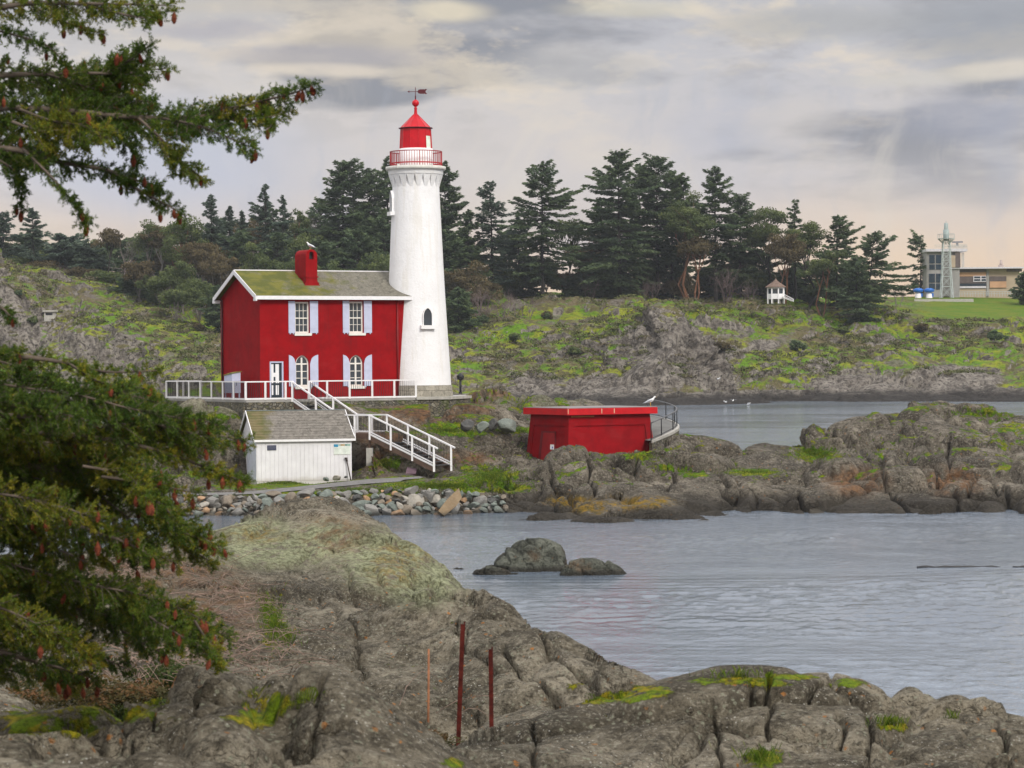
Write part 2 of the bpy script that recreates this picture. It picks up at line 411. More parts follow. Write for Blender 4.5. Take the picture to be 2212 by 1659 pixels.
near += [(P3(*q)[0], P3(*q)[1], z) for q, z in [
    ((300, 1500, 25), 4.1), ((430, 1500, 24), 3.8), ((640, 1500, 24.5), 3.7), ((870, 1590, 24), 3.4), ((955, 1640, 23), 3.5), ((700, 1500, 29), 3.1), ((900, 1500, 31), 2.7),
    ((1060, 1500, 31), 2.9), ((1300, 1500, 31.5), 3.0), ((1500, 1500, 32.5), 2.7), ((1700, 1500, 33), 2.4), ((1950, 1500, 32.5), 2.2), ((2212, 1500, 31.5), 2.0), ((2500, 1500, 31.5), 2.0),
    ((1400, 1500, 42), .6), ((1300, 1500, 46), .4), ((1150, 1500, 49), .3), ((1500, 1500, 41), .2), ((1700, 1500, 40), -.5), ((2000, 1500, 39), -.8), ((2400, 1500, 38), -.8),
    ((1060, 1500, 60), -.3), ((1000, 1500, 64), -.6), ((900, 1500, 68), -.8), ((760, 1500, 72), -.8), ((600, 1500, 73), -.8), ((400, 1500, 73), -.6), ((100, 1500, 72), -.9), ((-300, 1500, 72), -.9),
    ((1200, 1500, 60), -1.6), ((1600, 1500, 50), -1.8), ((2200, 1500, 48), -1.8), ((800, 1500, 85), -2), ((300, 1500, 85), -2), ((1500, 1500, 80), -2.2), ((-900, 1500, 85), -1), ((-900, 1500, 60), 2.5), ((-900, 1500, 40), 3.5), ((-400, 1500, 85), -1.6), ((-900, 1500, 25), 4.6), ((2900, 1500, 80), -2.2), ((2900, 1500, 50), -1.5), ((2900, 1500, 28), 3.6), ((2300, 1500, 80), -2.2)]]
gN = Ground(near, 1.2, 2e-3)

def make_near():
    nu, nd = 660, 820
    X, Y, Z = land_mesh(gN, -.285, .255, nu, 9.0, 84.0, nd)
    N = grid_normals(X, Y, Z)
    P = np.stack([X, Y, Z], -1).reshape(-1, 3); Nf = N.reshape(-1, 3)
    d1, c1 = rocky(P, Nf, 1.9, .24, 3, stretch=(.8, 1, 1.3), tilt=(.3, .5, .5), sharp=.1, second=.7, crack=1.15)
    px0, py0 = proj(P[:, 0], P[:, 1], P[:, 2]); Yd = P[:, 1]
    d1 = np.maximum(d1, -.36) * (1 - .5 * sstep(34, 40, Yd)) * (1 - .38 * sstep(22, 23.5, Yd) * (1 - sstep(30, 34, Yd))) + .02
    jb = carve(px0, py0, [[(1150, 1558), (1157, 1600), (1152, 1659)], [(1539, 1525), (1548, 1568), (1552, 1631), (1560, 1659)], [(1655, 1480), (1664, 1548), (1655, 1589), (1618, 1635), (1600, 1659)], [(1622, 1498), (1668, 1531)], [(1751, 1510), (1776, 1498), (1797, 1494), (1826, 1514), (1846, 1531), (1875, 1548), (1880, 1573)], [(1722, 1618), (1763, 1606), (1813, 1593), (1826, 1573), (1813, 1560)], [(1880, 1573), (1880, 1622), (1867, 1659)], [(2150, 1548), (2170, 1589), (2187, 1659)], [(1797, 1450), (1799, 1468), (1797, 1494)]], 4.5) * (Yd > 22) * (Yd < 30)
    ja = carve(px0, py0, [[(179, 1659), (197, 1638), (218, 1624), (242, 1607), (267, 1578), (291, 1554), (316, 1529), (337, 1498)], [(414, 1480), (414, 1512), (432, 1540), (443, 1554), (460, 1547)], [(688, 1495), (692, 1543), (670, 1600)], [(88, 1554), (116, 1529), (150, 1510)], [(560, 1560), (600, 1530), (660, 1520)], [(520, 1659), (560, 1600), (640, 1570), (760, 1560)], [(40, 1659), (90, 1610), (150, 1600)]], 4.5) * (Yd > 17) * (Yd < 23)
    jc = carve(px0, py0, [[(731, 1315), (754, 1331), (765, 1350), (788, 1352)], [(750, 1240), (773, 1296)], [(927, 1228), (935, 1258), (942, 1293)], [(1092, 1411), (1115, 1449), (1176, 1487), (1229, 1521)], [(765, 1350), (773, 1395), (790, 1450)], [(583, 1222), (659, 1222), (735, 1215), (800, 1240), (860, 1290)], [(980, 1340), (1000, 1400), (1060, 1440)], [(1150, 1340), (1180, 1400), (1290, 1460)], [(560, 1290), (640, 1280), (700, 1300)]], 4.0) * (Yd > 34)
    d1 = d1 - .26 * jb - .2 * ja - .22 * jc; c1 = np.maximum(c1, .8 * np.maximum(jb, ja))
    P2 = P + Nf * d1[:, None]
    X2, Y2, Z2 = [P2[:, i].reshape(nu, nd) for i in range(3)]
    nz = grid_normals(X2, Y2, Z2)[..., 2].ravel()
    px, py = proj(P2[:, 0], P2[:, 1], P2[:, 2])
    n1 = vnoise(P * np.array([.5, .5, .5]) + 3, 91)
    moss = np.clip(.5 * sstep(.1, .6, c1) * sstep(.5, .9, nz), 0, 1) * .55 - .12
    moss = np.maximum(moss, .82 * blob(px, py, [(240, 1540, 110, 26), (150, 1568, 80, 24), (50, 1560, 80, 30), (325, 1518, 50, 18), (570, 1500, 50, 16), (600, 1525, 44, 18), (560, 1552, 70, 20), (670, 1496, 40, 10)], .9))
    moss = np.maximum(moss, .92 * blob(px, py, [(1345, 1505, 70, 14), (1400, 1490, 50, 9), (1580, 1470, 80, 10), (1650, 1476, 60, 10), (1700, 1462, 60, 8), (1840, 1475, 40, 12), (1930, 1570, 50, 9), (1650, 1640, 45, 20), (975, 1648, 25, 12), (1290, 1515, 40, 8)], .9))
    moss = np.maximum(moss, .6 * blob(px, py, [(590, 1350, 30, 60), (330, 1262, 40, 14), (1240, 1480, 25, 10)], .9))
    pale = blob(px, py, [(590, 1190, 150, 36), (830, 1205, 110, 60), (910, 1250, 90, 55), (540, 1140, 90, 22), (700, 1170, 90, 40)], .5)
    yel = blob(px, py, [(550, 1155, 60, 18), (850, 1225, 50, 40), (870, 1195, 60, 20)], .6) * .5
    stain = blob(px, py, [(720, 1155, 60, 40), (350, 1240, 140, 40), (480, 1310, 90, 60)], .6) * .6
    m = np.stack([moss, stain, pale, yel], 1)
    me = np_mesh('shore_rock', P2, grid_faces(nu, nd), m, True, 'mask')
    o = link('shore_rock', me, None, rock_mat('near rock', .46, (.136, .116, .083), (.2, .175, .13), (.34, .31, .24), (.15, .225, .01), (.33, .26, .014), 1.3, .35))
    return tag(o, kind='structure')

# ---- islet with the lighthouse
front = [(-800, 1130), (-400, 1127), (0, 1124), (300, 1119), (400, 1116), (560, 1118), (760, 1116), (900, 1114), (960, 1112), (1085, 1109), (1110, 1122), (1200, 1128), (1300, 1131), (1450, 1129), (1600, 1124), (1700, 1117), (1850, 1114), (2000, 1113), (2212, 1113), (2500, 1113)]
isl = shore(front)
isl += [P3(*q) for q in [
    (-400, 1066, 138), (0, 1066, 138), (300, 1071, 137.6), (400, 1073, 137.3), (560, 1071, 136.4), (760, 1065, 136), (900, 1056, 136), (1000, 1052, 136), (1070, 1046, 136.4),
    (-200, 1030, 143), (100, 1030, 143), (340, 1050, 139.5), (340, 1020, 142), (430, 1035, 141), (480, 1058, 138.2), (634, 1050, 139.4), (789, 1036, 141), (913, 1028, 141.4),
    (540, 1046, 143), (560, 1046, 142), (650, 1044, 142.5), (750, 1041, 143.4), (650, 1048, 145), (760, 1036, 145), (600, 1040, 146.5), (740, 1030, 147),
    (480, 1000, 145), (400, 985, 144.5), (420, 940, 145), (350, 930, 145.5), (480, 905, 147), (420, 890, 149), (350, 890, 151), (260, 900, 151), (100, 930, 150), (-200, 950, 150),
    (560, 905, 149), (640, 912, 149), (780, 985, 145), (830, 992, 144), (890, 1010, 142.6), (960, 1012, 142), (1010, 1022, 140.5), (1060, 1012, 142.5), (1110, 1014, 145),
    (820, 930, 148), (900, 892, 150.5), (860, 900, 150), (960, 870, 154), (1010, 862, 157), (1040, 842, 160), (1080, 838, 161), (1150, 845, 162), (1200, 855, 162), (1240, 872, 162), (1300, 890, 163),
    (980, 925, 149.5), (1050, 925, 150), (1120, 935, 151), (1000, 960, 146.5), (1080, 965, 148), (1100, 990, 146.5), (1120, 900, 155),
    (1180, 992, 143), (1210, 972, 143.4), (1245, 958, 144), (1300, 955, 144), (1370, 958, 144), (1420, 964, 144.4), (1460, 950, 147), (1440, 935, 150), (1480, 942, 150),
    (1150, 1015, 141), (1110, 1045, 138), (1200, 1040, 138.6), (1300, 1062, 136), (1300, 1010, 140.6), (1420, 1000, 141.6), (1420, 1050, 137.4), (1550, 1010, 141.5), (1550, 1060, 137), (1600, 1090, 134.4),
    (1200, 1088, 132.6), (1330, 1077, 133), (1430, 1082, 132.8), (1270, 1090, 131.8), (1520, 1098, 132.4),
    (1520, 950, 150), (1560, 957, 151), (1600, 962, 152), (1660, 951, 154), (1740, 936, 157), (1800, 913, 160), (1900, 887, 164), (1970, 877, 166), (2050, 873, 167), (2130, 883, 167), (2212, 886, 167), (2500, 905, 166),
    (1620, 985, 147), (1700, 978, 149), (1760, 985, 148), (1640, 1030, 140), (1740, 1030, 141), (1650, 1060, 136.8), (1700, 1010, 143.6), (1800, 960, 153), (1800, 1005, 144), (1850, 1000, 144),
    (1900, 930, 156), (2000, 930, 156), (1900, 960, 150), (2000, 965, 149.5), (2000, 1000, 142.5), (1900, 1002, 142), (2100, 1000, 142.5), (2212, 1000, 142.5), (2100, 930, 156), (2212, 930, 157), (2212, 965, 150), (2500, 970, 150),
    (1750, 1060, 136.4), (1850, 1050, 136.8), (2000, 1045, 137), (2100, 1050, 136.6), (2212, 1045, 137), (2500, 1045, 137)]]
isl += [(P3(*q)[0], P3(*q)[1], z) for q, z in [
    ((480, 0, 153), 5.2), ((560, 0, 152), 5.2), ((700, 0, 153), 5.2), ((800, 0, 156), 5.2), ((600, 0, 158), 5.2), ((700, 0, 160), 5.2), ((420, 0, 157), 5.1), ((900, 0, 160), 5.4), ((360, 0, 158), 4.9), ((480, 0, 162), 4.8),
    ((700, 0, 149), 4.6), ((1230, 0, 149), 2.0), ((1300, 0, 149), 2.4), ((1200, 0, 153), 2.2), ((1350, 0, 151), 2.6),
    ((1460, 0, 156), 2.5), ((1420, 0, 158), 3.0),
    ((300, 0, 166), 3.0), ((600, 0, 170), 3.5), ((900, 0, 172), 3.5), ((1150, 0, 172), 3.0), ((1350, 0, 168), 1.2), ((1460, 0, 160), .8), ((1560, 0, 157), 1.2), ((1660, 0, 161), 1.2), ((1800, 0, 168), 1.5), ((2000, 0, 176), 1.6), ((2212, 0, 177), 1.6), ((2500, 0, 177), 1.),
    ((0, 0, 165), 2.0), ((-400, 0, 165), 2.0), ((-400, 0, 180), -1.5), ((0, 0, 182), -1.5), ((300, 0, 184), -1.5), ((600, 0, 188), -1.5), ((900, 0, 190), -1.5), ((1150, 0, 188), -1.5), ((1350, 0, 178), -1.5), ((1480, 0, 167), -1.5), ((1560, 0, 163), -1.5), ((1660, 0, 168), -1.5), ((1800, 0, 178), -1.5), ((2000, 0, 188), -1.5), ((2212, 0, 189), -1.5), ((2500, 0, 189), -1.5),
    ((1200, 0, 205), -2.5), ((600, 0, 205), -2.5), ((2000, 0, 205), -2.5), ((0, 0, 205), -2.5), ((-800, 0, 142), 1.2), ((1280, 0, 167), 3.2), ((-800, 0, 160), 1.0), ((-800, 0, 190), -1.5), ((2900, 0, 160), 1.0), ((2900, 0, 135), .5), ((2900, 0, 195), -1.5)]]
gI = Ground(isl, 2.2, 2e-3)
ISL = {}
def make_islet():
    nu, nd = 900, 440
    X, Y, Z = land_mesh(gI, -.28, .26, nu, 122.0, 196.0, nd)
    N = grid_normals(X, Y, Z)
    P = np.stack([X, Y, Z], -1).reshape(-1, 3); Nf = N.reshape(-1, 3)
    px, py = proj(P[:, 0], P[:, 1], P[:, 2])
    # smooth made ground: path verge, shed yard, terrace
    made = blob(px, py, [(430, 1062, 250, 22), (650, 1055, 230, 26), (850, 1042, 160, 22), (650, 1035, 150, 22), (100, 1060, 300, 40)], .5)
    made = np.maximum(made, sstep(147, 150, P[:, 1]) * (px < 930) * (px > 330) * sstep(4.3, 4.8, P[:, 2]))
    d1, c1 = rocky(P, Nf, 4.0, .5, 23, stretch=(.75, 1, 1.5), tilt=(.2, .45, .5), sharp=.13, second=.5, crack=1.0)
    ji = carve(px, py, [[(1445, 985), (1462, 1017), (1486, 1036), (1500, 1047)], [(1271, 990), (1273, 1039), (1282, 1055)], [(1336, 973), (1372, 998), (1388, 973)], [(1540, 1000), (1579, 1022)], [(1627, 1081), (1662, 1100), (1696, 1109), (1740, 1109)], [(1720, 1060), (1737, 1084), (1762, 1108)], [(2046, 950), (2049, 997)], [(2112, 1012), (2077, 1068), (2060, 1108)], [(2018, 1003), (2068, 1065)], [(1865, 998), (2000, 1000), (2110, 1012), (2230, 1012)], [(1180, 1000), (1200, 1040), (1240, 1060)], [(1560, 1060), (1640, 1050), (1700, 1062)], [(1900, 1010), (1930, 1060), (1980, 1108)], [(1800, 920), (1840, 960), (1900, 970)], [(1950, 890), (1990, 930), (2100, 945)], [(2150, 1020), (2180, 1070), (2200, 1108)], [(1330, 1015), (1400, 1030), (1440, 1060)]], 3.6)
    d1 = d1 * (1 - .95 * made) - .1 * (1 - made) - .75 * ji * (1 - made); c1 = np.maximum(c1, .8 * ji)
    P2 = P + Nf * d1[:, None] * np.array([1, 1, 1.0])
    X2, Y2, Z2 = [P2[:, i].reshape(nu, nd) for i in range(3)]
    nz = grid_normals(X2, Y2, Z2)[..., 2].ravel()
    px, py = proj(P2[:, 0], P2[:, 1], P2[:, 2])
    land = sstep(.9, 1.6, P2[:, 2])
    moss = np.clip(.8 * sstep(.15, .6, c1) * sstep(.5, .85, nz), 0, 1) * land * .78
    moss = np.maximum(moss, .68 * sstep(.6, .95, nz) * sstep(-.15, .3, vnoise(P * .25, 77)) * land)
    moss = np.maximum(moss, .8 * blob(px, py, [(1760, 980, 55, 18), (1625, 1020, 65, 9), (1060, 1030, 65, 26), (930, 1048, 150, 13), (700, 1066, 200, 10), (960, 920, 50, 10), (960, 932, 70, 8), (450, 1025, 60, 9), (2130, 893, 70, 10), (1380, 985, 40, 10), (840, 1000, 34, 14), (470, 900, 60, 8), (400, 900, 40, 12), (1120, 930, 50, 8), (880, 870, 30, 6), (1100, 1055, 60, 14), (640, 1048, 130, 8), (540, 1050, 100, 9), (1000, 1060, 60, 10), (1440, 1010, 50, 8), (1500, 1025, 40, 8), (1000, 936, 80, 8)], .8))
    stain = blob(px, py, [(900, 890, 70, 26), (960, 880, 60, 24), (820, 985, 40, 40), (840, 950, 60, 20), (1060, 850, 50, 12), (1000, 990, 60, 14), (1000, 880, 60, 20), (2060, 1040, 60, 30), (1850, 1040, 60, 30)], .6) * .8
    pale = blob(px, py, [(1150, 860, 100, 20), (480, 880, 140, 20)], .6) * .4
    yel = blob(px, py, [(1230, 1083, 60, 12), (1400, 1084, 60, 12), (1310, 1092, 80, 10), (1290, 1100, 60, 12)], .5)
    m = np.stack([moss, stain, pale, yel], 1)
    me = np_mesh('islet', P2, grid_faces(nu, nd), m, True, 'mask')
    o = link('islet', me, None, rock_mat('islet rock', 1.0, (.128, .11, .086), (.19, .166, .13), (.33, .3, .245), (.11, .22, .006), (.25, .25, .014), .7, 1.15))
    ISL['X'], ISL['Y'], ISL['Z'] = X2, Y2, Z2
    return tag(o, kind='structure')
from mathutils.bvhtree import BVHTree
def bvh_of(o):
    return BVHTree.FromPolygons([v.co.copy() for v in o.data.vertices], [tuple(p.vertices) for p in o.data.polygons])
def drop(bvh, x, y, z0=60.0):
    r = bvh.ray_cast(Vector((x, y, z0)), Vector((0, 0, -1)))
    return r[0].z if r[0] is not None else 0.0

# ---- far headland
far = shore([(-600, 880), (-200, 880), (200, 880), (600, 880), (1000, 882), (1200, 882), (1330, 880), (1430, 881), (1500, 880), (1560, 874), (1700, 870), (1900, 868), (2100, 868), (2212, 868), (2350, 866), (2700, 866)], -3, 14)
far += [P3(*q) for q in [
    (-600, 800, 470), (-200, 800, 470), (100, 810, 470), (300, 815, 470), (450, 830, 468), (700, 830, 470), (-600, 690, 500), (-200, 690, 500), (50, 690, 500), (200, 690, 505), (330, 720, 500), (450, 735, 500),
    (-600, 560, 560), (-200, 565, 560), (0, 570, 556), (100, 578, 556), (200, 600, 550), (300, 635, 545), (400, 668, 535), (460, 690, 530), (600, 720, 520), (750, 720, 520),
    (150, 640, 528), (300, 680, 522),
    (1000, 845, 474), (1100, 835, 476), (1200, 838, 474), (1320, 845, 470), (1000, 770, 492), (1100, 770, 492), (1230, 760, 492), (1330, 770, 484), (1400, 760, 480), (1000, 700, 515), (1100, 700, 515), (1250, 705, 510), (1400, 690, 506), (1480, 694, 500), (1495, 708, 488),
    (1430, 735, 478), (1490, 780, 476), (1440, 830, 468), (1500, 830, 468), (1380, 840, 466),
    (1540, 780, 500), (1560, 830, 484), (1560, 720, 512), (1000, 655, 545), (1080, 645, 555), (1150, 650, 545), (1280, 634, 560), (1400, 640, 562), (1500, 644, 562), (1600, 648, 562), (1700, 652, 562), (1800, 656, 560), (1900, 660, 560),
    (1700, 690, 535), (1700, 740, 515), (1700, 800, 500), (1650, 840, 490), (1750, 850, 488), (1850, 700, 535), (1850, 760, 512), (1850, 820, 497), (1800, 845, 488), (1950, 690, 545), (1950, 750, 520), (1950, 820, 496), (1950, 848, 486),
    (1990, 648, 610), (2050, 641, 625), (2130, 641, 630), (2212, 642, 630), (2400, 645, 630), (2000, 668, 580), (2100, 684, 562), (2212, 705, 545), (2100, 740, 530), (2212, 760, 520), (2100, 810, 500), (2212, 820, 496), (2400, 800, 500), (2050, 848, 485), (2150, 848, 484), (2250, 848, 484)]]
far += [(x, 640, 22) for x in (-220, -140, -70, 0, 60)] + [(x, 760, 15) for x in (-240, -120, 0, 120, 240)] + [(x, 900, 2) for x in (-240, 0, 240)] + [(W(2100, 0, 690).x, 690, 22.5), (W(2300, 0, 690).x, 690, 22.5), (W(2500, 0, 640).x, 640, 22.5)]
gF = Ground(far, 8.0, 2e-3)
def make_far():
    nu, nd = 860, 380
    X, Y, Z = land_mesh(gF, -.30, .29, nu, 436.0, 920.0, nd, .2)
    N = grid_normals(X, Y, Z)
    P = np.stack([X, Y, Z], -1).reshape(-1, 3); Nf = N.reshape(-1, 3)
    px, py = proj(P[:, 0], P[:, 1], P[:, 2])
    steep = 1 - sstep(.62, .9, Nf[:, 2])
    lawn = np.maximum(blob(px, py, [(2140, 660, 170, 32)], .4), sstep(600, 620, P[:, 1]))
    d1, c1 = rocky(P, Nf, 9.0, 1.6, 43, stretch=(1.1, 1, .8), tilt=(.1, .25, .3), sharp=.14, second=.8)
    d1 = d1 * (.42 + .6 * steep) * (1 - .95 * lawn) * (.3 + .7 * sstep(-1, 3, P[:, 2])) + steep * sstep(0, 4, P[:, 2]) * (1 - lawn) * 2.2 * fbm(P * np.array([.16, .1, .03]) + 3, 4, 88)
    oc = sstep(.08, .3, fbm(P * np.array([.055, .075, .14]) + 2, 3, 61)) * (1 - lawn) * (P[:, 1] < 560) * sstep(2.0, 5.0, P[:, 2])
    d1 = d1 + 1.3 * oc
    P2 = P + Nf * d1[:, None]
    X2, Y2, Z2 = [P2[:, i].reshape(nu, nd) for i in range(3)]
    nz = grid_normals(X2, Y2, Z2)[..., 2].ravel()
    px, py = proj(P2[:, 0], P2[:, 1], P2[:, 2])
    rock = np.clip(steep * 1.1 + (1 - sstep(.5, .82, nz)) * .8, 0, 1)
    rock = np.maximum(rock, (1 - sstep(.6, 3.4, P2[:, 2] + 6 * vnoise(P * .06, 5))) * .9)
    rock = np.maximum(rock, 1 - sstep(1.6, 2.6, P2[:, 2]))
    rock = np.maximum(rock, .5 * oc * sstep(-.5, .6, vnoise(P * .3, 62)))
    rock = np.maximum(rock, .45 * sstep(.05, .45, vnoise(P * np.array([.05, .07, .1]) + 9, 15)) * (px < 460))
    rock = np.maximum(rock, .85 * blob(px, py, [(1450, 770, 70, 80), (1390, 830, 60, 40), (1300, 835, 80, 30), (1900, 735, 40, 12), (1770, 790, 30, 20), (1650, 745, 40, 14), (1860, 830, 120, 25), (2060, 820, 120, 35), (1160, 820, 60, 18)], .5))
    rock *= (1 - lawn)
    m = np.stack([rock, lawn, c1, np.ones_like(rock)], 1)
    me = np_mesh('hillside', P2, grid_faces(nu, nd), m, True, 'mask')
    t = NT('hillside ground'); mk = t.xyz(t.attr('mask')); R, G = mk[0], mk[1]
    n1 = t.noise(.07, 5, .62); n2 = t.noise(.2, 6, .65, v=t.vec(t.pos, 1, (30, 11, 3))); n3 = t.noise(.42, 6, .7); n4 = t.noise(1.5, 4, .75)
    green = t.mix(t.mapr(n2, .44, .58), (.125, .25, .01), (.27, .3, .02))
    brown = t.mix(t.mapr(n3, .4, .6), (.12, .105, .045), (.2, .15, .105))
    c = t.mix(t.mapr(t.math('ADD', n1, t.math('MULTIPLY', t.math('SUBTRACT', n3, .5), 1.1)), .4, .54), brown, green)
    c = t.mix(t.math('MULTIPLY', t.mapr(n3, .54, .64), .7), c, (.06, .08, .018))
    c = t.mix(t.math('MULTIPLY', t.mapr(n4, .5, .66), .6), c, (.035, .042, .014))
    c = t.mix(t.math('MULTIPLY', t.mapr(n4, .46, .36), .3), c, (.2, .21, .05))
    c = t.mix(t.math('MULTIPLY', t.mapr(t.noise(.16, 6, .7, v=t.vec(t.pos, 1, (3, 50, 9))), .54, .6), .85), c, t.mix(t.mapr(n4, .4, .6), (.2, .175, .15), (.1, .085, .07)))
    rk = t.mix(t.mapr(n3, .38, .62), (.31, .28, .24), (.17, .148, .126))
    rb = t.noise(.5, 5, .7, v=t.vec(t.pos, (1, .6, .16), (2, 9, 4))); rk = t.mix(t.math('MULTIPLY', t.mapr(rb, .5, .62), .75), rk, (.07, .06, .052)); rk = t.mix(t.mapr(n4, .48, .62), rk, (.07, .06, .052)); rk = t.mix(t.math('MULTIPLY', t.mapr(n4, .46, .34), .7), rk, (.32, .29, .25))
    z = t.xyz(t.pos)[2]
    rk = t.mix(t.mapr(t.math('ADD', z, t.math('MULTIPLY', n2, 3.0)), 4.0, 2.4, 0, .88), rk, (.025, .022, .02))
    c = t.mix(t.mapr(t.math('ADD', R, t.math('MULTIPLY', t.math('SUBTRACT', n3, .5), 1.6)), .44, .6), c, rk)
    c = t.mix(G, c, t.mix(t.mapr(n2, .4, .6), (.1, .19, .01), (.16, .2, .015)))
    t.bump(t.math('ADD', n3, t.math('MULTIPLY', n4, .6)), 1.0, 1.1)
    o = link('hillside', me, None, t.done(c, .95, .15))
    return tag(o, kind='structure')

near_o = make_near(); islet_o = make_islet(); far_o = make_far()
bN, bI, bF = bvh_of(near_o), bvh_of(islet_o), bvh_of(far_o)

# ---- water
def make_water():
    t = NT('sea water')
    v = t.pos
    n1 = t.noise(1.5, 4, .65, v=t.vec(v, (2.1, 1, 1))); n2 = t.noise(5.0, 3, .65, v=t.vec(v, (2, 1, 1), (9, 4, 0))); n3 = t.noise(.5, 3, .5, v=t.vec(v, (1.7, 1, 1), (2, 7, 0)))
    patch = t.mapr(t.noise(.04, 5, .66, v=t.vec(v, (.5, 1, 1), (7, 3, 0)), dist=1.2), .36, .62, .22, 1.0)
    h = t.math('ADD', t.math('MULTIPLY', n1, .4), t.math('ADD', t.math('MULTIPLY', n2, .16), t.math('MULTIPLY', n3, .16)))
    t.bump(t.math('MULTIPLY', t.math('MULTIPLY', h, patch), t.mapr(t.xyz(v)[1], 70, 200, 1.0, 4.0)), 1.0, .12)
    m = t.done((.155, .195, .25), .06, .5); t.b.inputs['IOR'].default_value = 1.48
    nu, nd = 1000, 760
    e = np.geomspace(.27, .0013, 90); rows = np.unique(np.r_[np.linspace(.27, .012, 690), np.geomspace(.012, .0013, 71)])[::-1]
    nd = len(rows); Y = CAMZ / rows; u = np.linspace(-.29, .29, nu)
    X = u[:, None] * Y[None, :]; YY = np.broadcast_to(Y, X.shape); P = np.stack([X, YY, 0 * X], -1).reshape(-1, 3)
    wind = .25 + .95 * sstep(-.3, .35, fbm(P * np.array([.03, .05, 1]) + 4, 4, 71))
    H = (.05 * vnoise(P * np.array([1.0, 1.3, 1]), 72) + .032 * vnoise(P * np.array([2.3, 2.6, 1]) + 9, 73) + .018 * vnoise(P * np.array([5, 5.5, 1]) + 3, 74)) * wind + .03 * vnoise(P * .3, 75)
    P[:, 2] = H * sstep(900, 200, P[:, 1])
    far_q = np.array([(-5000, -300, -.12), (5000, -300, -.12), (5000, 9000, -.12), (-5000, 9000, -.12)])
    Fq = np.r_[grid_faces(nu, nd), [[len(P), len(P) + 1, len(P) + 2, len(P) + 3]]]
    o = link('water', np_mesh('water', np.r_[P, far_q], Fq, None, True), None, m); tag(o, kind='structure')
make_water()

# ---- paved path below the shed
def make_path():
    up = [(-300, 1056), (150, 1062), (339, 1066), (479, 1066), (560, 1061), (634, 1054), (720, 1044), (789, 1037), (860, 1033), (905, 1030)]
    lo = [(-300, 1066), (150, 1072), (339, 1072), (479, 1071), (560, 1068), (634, 1062), (720, 1053), (789, 1047), (860, 1041), (915, 1033)]
    V = []; n = 60
    xs = np.linspace(0, 1, n)
    U = np.array(up, float); L = np.array(lo, float); tt = np.linspace(0, 1, len(up))
    def hit(px, py):
        a, b = (px - CX) / F, -(py - CY) / F
        r = bI.ray_cast(Vector((0, 0, CAMZ)), Vector((a * CR + b * SR, 1, -a * SR + b * CR)).normalized())
        return r[0]
    for x in xs:
        a = hit(np.interp(x, tt, U[:, 0]), np.interp(x, tt, U[:, 1])); b = hit(np.interp(x, tt, L[:, 0]), np.interp(x, tt, L[:, 1]))
        for k in range(9):
            p = a.lerp(b, k / 8); V.append((p.x, p.y, max(drop(bI, p.x, p.y), a.lerp(b, k / 8).z) + .04))
    V = np.array(V); Z = V[:, 2].reshape(n, 9)
    for _ in range(12): Z[1:-1] = (Z[:-2] + Z[2:] + 2 * Z[1:-1]) / 4
    V[:, 2] = Z.ravel()
    t = NT('worn asphalt'); c = t.mix(t.mapr(t.noise(2.5, 6, .7), .35, .65), (.15, .145, .14), (.21, .2, .19)); c = t.mix(t.mapr(t.noise(30, 2), .5, .7), c, (.1, .1, .1))
    o = link('path', np_mesh('path', V, grid_faces(n, 9), None, True), None, t.done(c, .9, .2)); tag(o, kind='structure')
make_path()
# ================================================================ BUILT THINGS
def brick_paint(name, col, rough=.55):
    t = NT(name)
    n = t.noise(1.2, 6, .65); f = t.noise(14, 3, .7)
    c = t.mix(t.mapr(n, .3, .7), [x * .82 for x in col], [x * 1.12 for x in col])
    c = t.mix(t.math('MULTIPLY', t.mapr(f, .5, .72), .25), c, [x * .6 + .012 for x in col])
    z = t.xyz(t.pos)
    row = t.math('MULTIPLY', z[2], 13.0); fr = t.math('FRACT', row)
    mort = t.mapr(t.math('ABSOLUTE', t.math('SUBTRACT', fr, .5)), .38, .48)
    st = t.noise(1.0, 4, .6, v=t.vec(t.pos, (2.2, 2.2, .25)))
    c = t.mix(t.math('MULTIPLY', t.mapr(st, .52, .7), .5), c, [x * .5 + .012 for x in col])
    fade = t.noise(.55, 6, .7, v=t.vec(t.pos, (1, 1, 1.6), (5, 2, 8)))
    c = t.mix(t.math('MULTIPLY', t.mapr(fade, .52, .7), .35), c, [col[0] * 1.2, col[1] + .022, col[2] + .02])
    c = t.mix(t.math('MULTIPLY', mort, .22), c, [x * .5 + .004 for x in col])
    t.bump(t.math('SUBTRACT', t.math('MULTIPLY', f, .5), t.math('MULTIPLY', mort, .5)), .35, .02)
    return t.done(c, rough, .12)
RED = brick_paint('red painted brick', (.28, .0018, .0045), .75)
RED2 = brick_paint('red painted concrete', (.25, .0015, .005), .75)
REDM = plain('red enamel metal', (.5, .002, .01), .35, .35, .1, 2.5)
WHITE = plain('white paint', (.8, .79, .8), .55, .35, .05, 4)
TRIM = plain('cream white trim', (.78, .76, .7), .55, .35, .06, 3)
LAV = plain('pale lavender paint', (.5, .53, .68), .6, .3, .06, 3)
DARKW = plain('dark slate paint', (.018, .03, .045), .5, .4, .15)
BLACKM = plain('black iron', (.016, .017, .02), .55, .4, .2, 5)
GREYM = plain('weathered galvanised steel', (.42, .45, .45), .5, .4, .12, 1.5)
BROWNW = plain('brown stained wood', (.12, .075, .055), .7, .3, .2, 3)
TREAD = plain('dark grey treads', (.05, .052, .055), .8, .3, .2, 5)
RUST = plain('rusty iron', (.075, .012, .008), .85, .15, .4, 9, bump=.3)
CONC = plain('pale concrete', (.4, .385, .35), .85, .2, .15, 2.5, bump=.3)
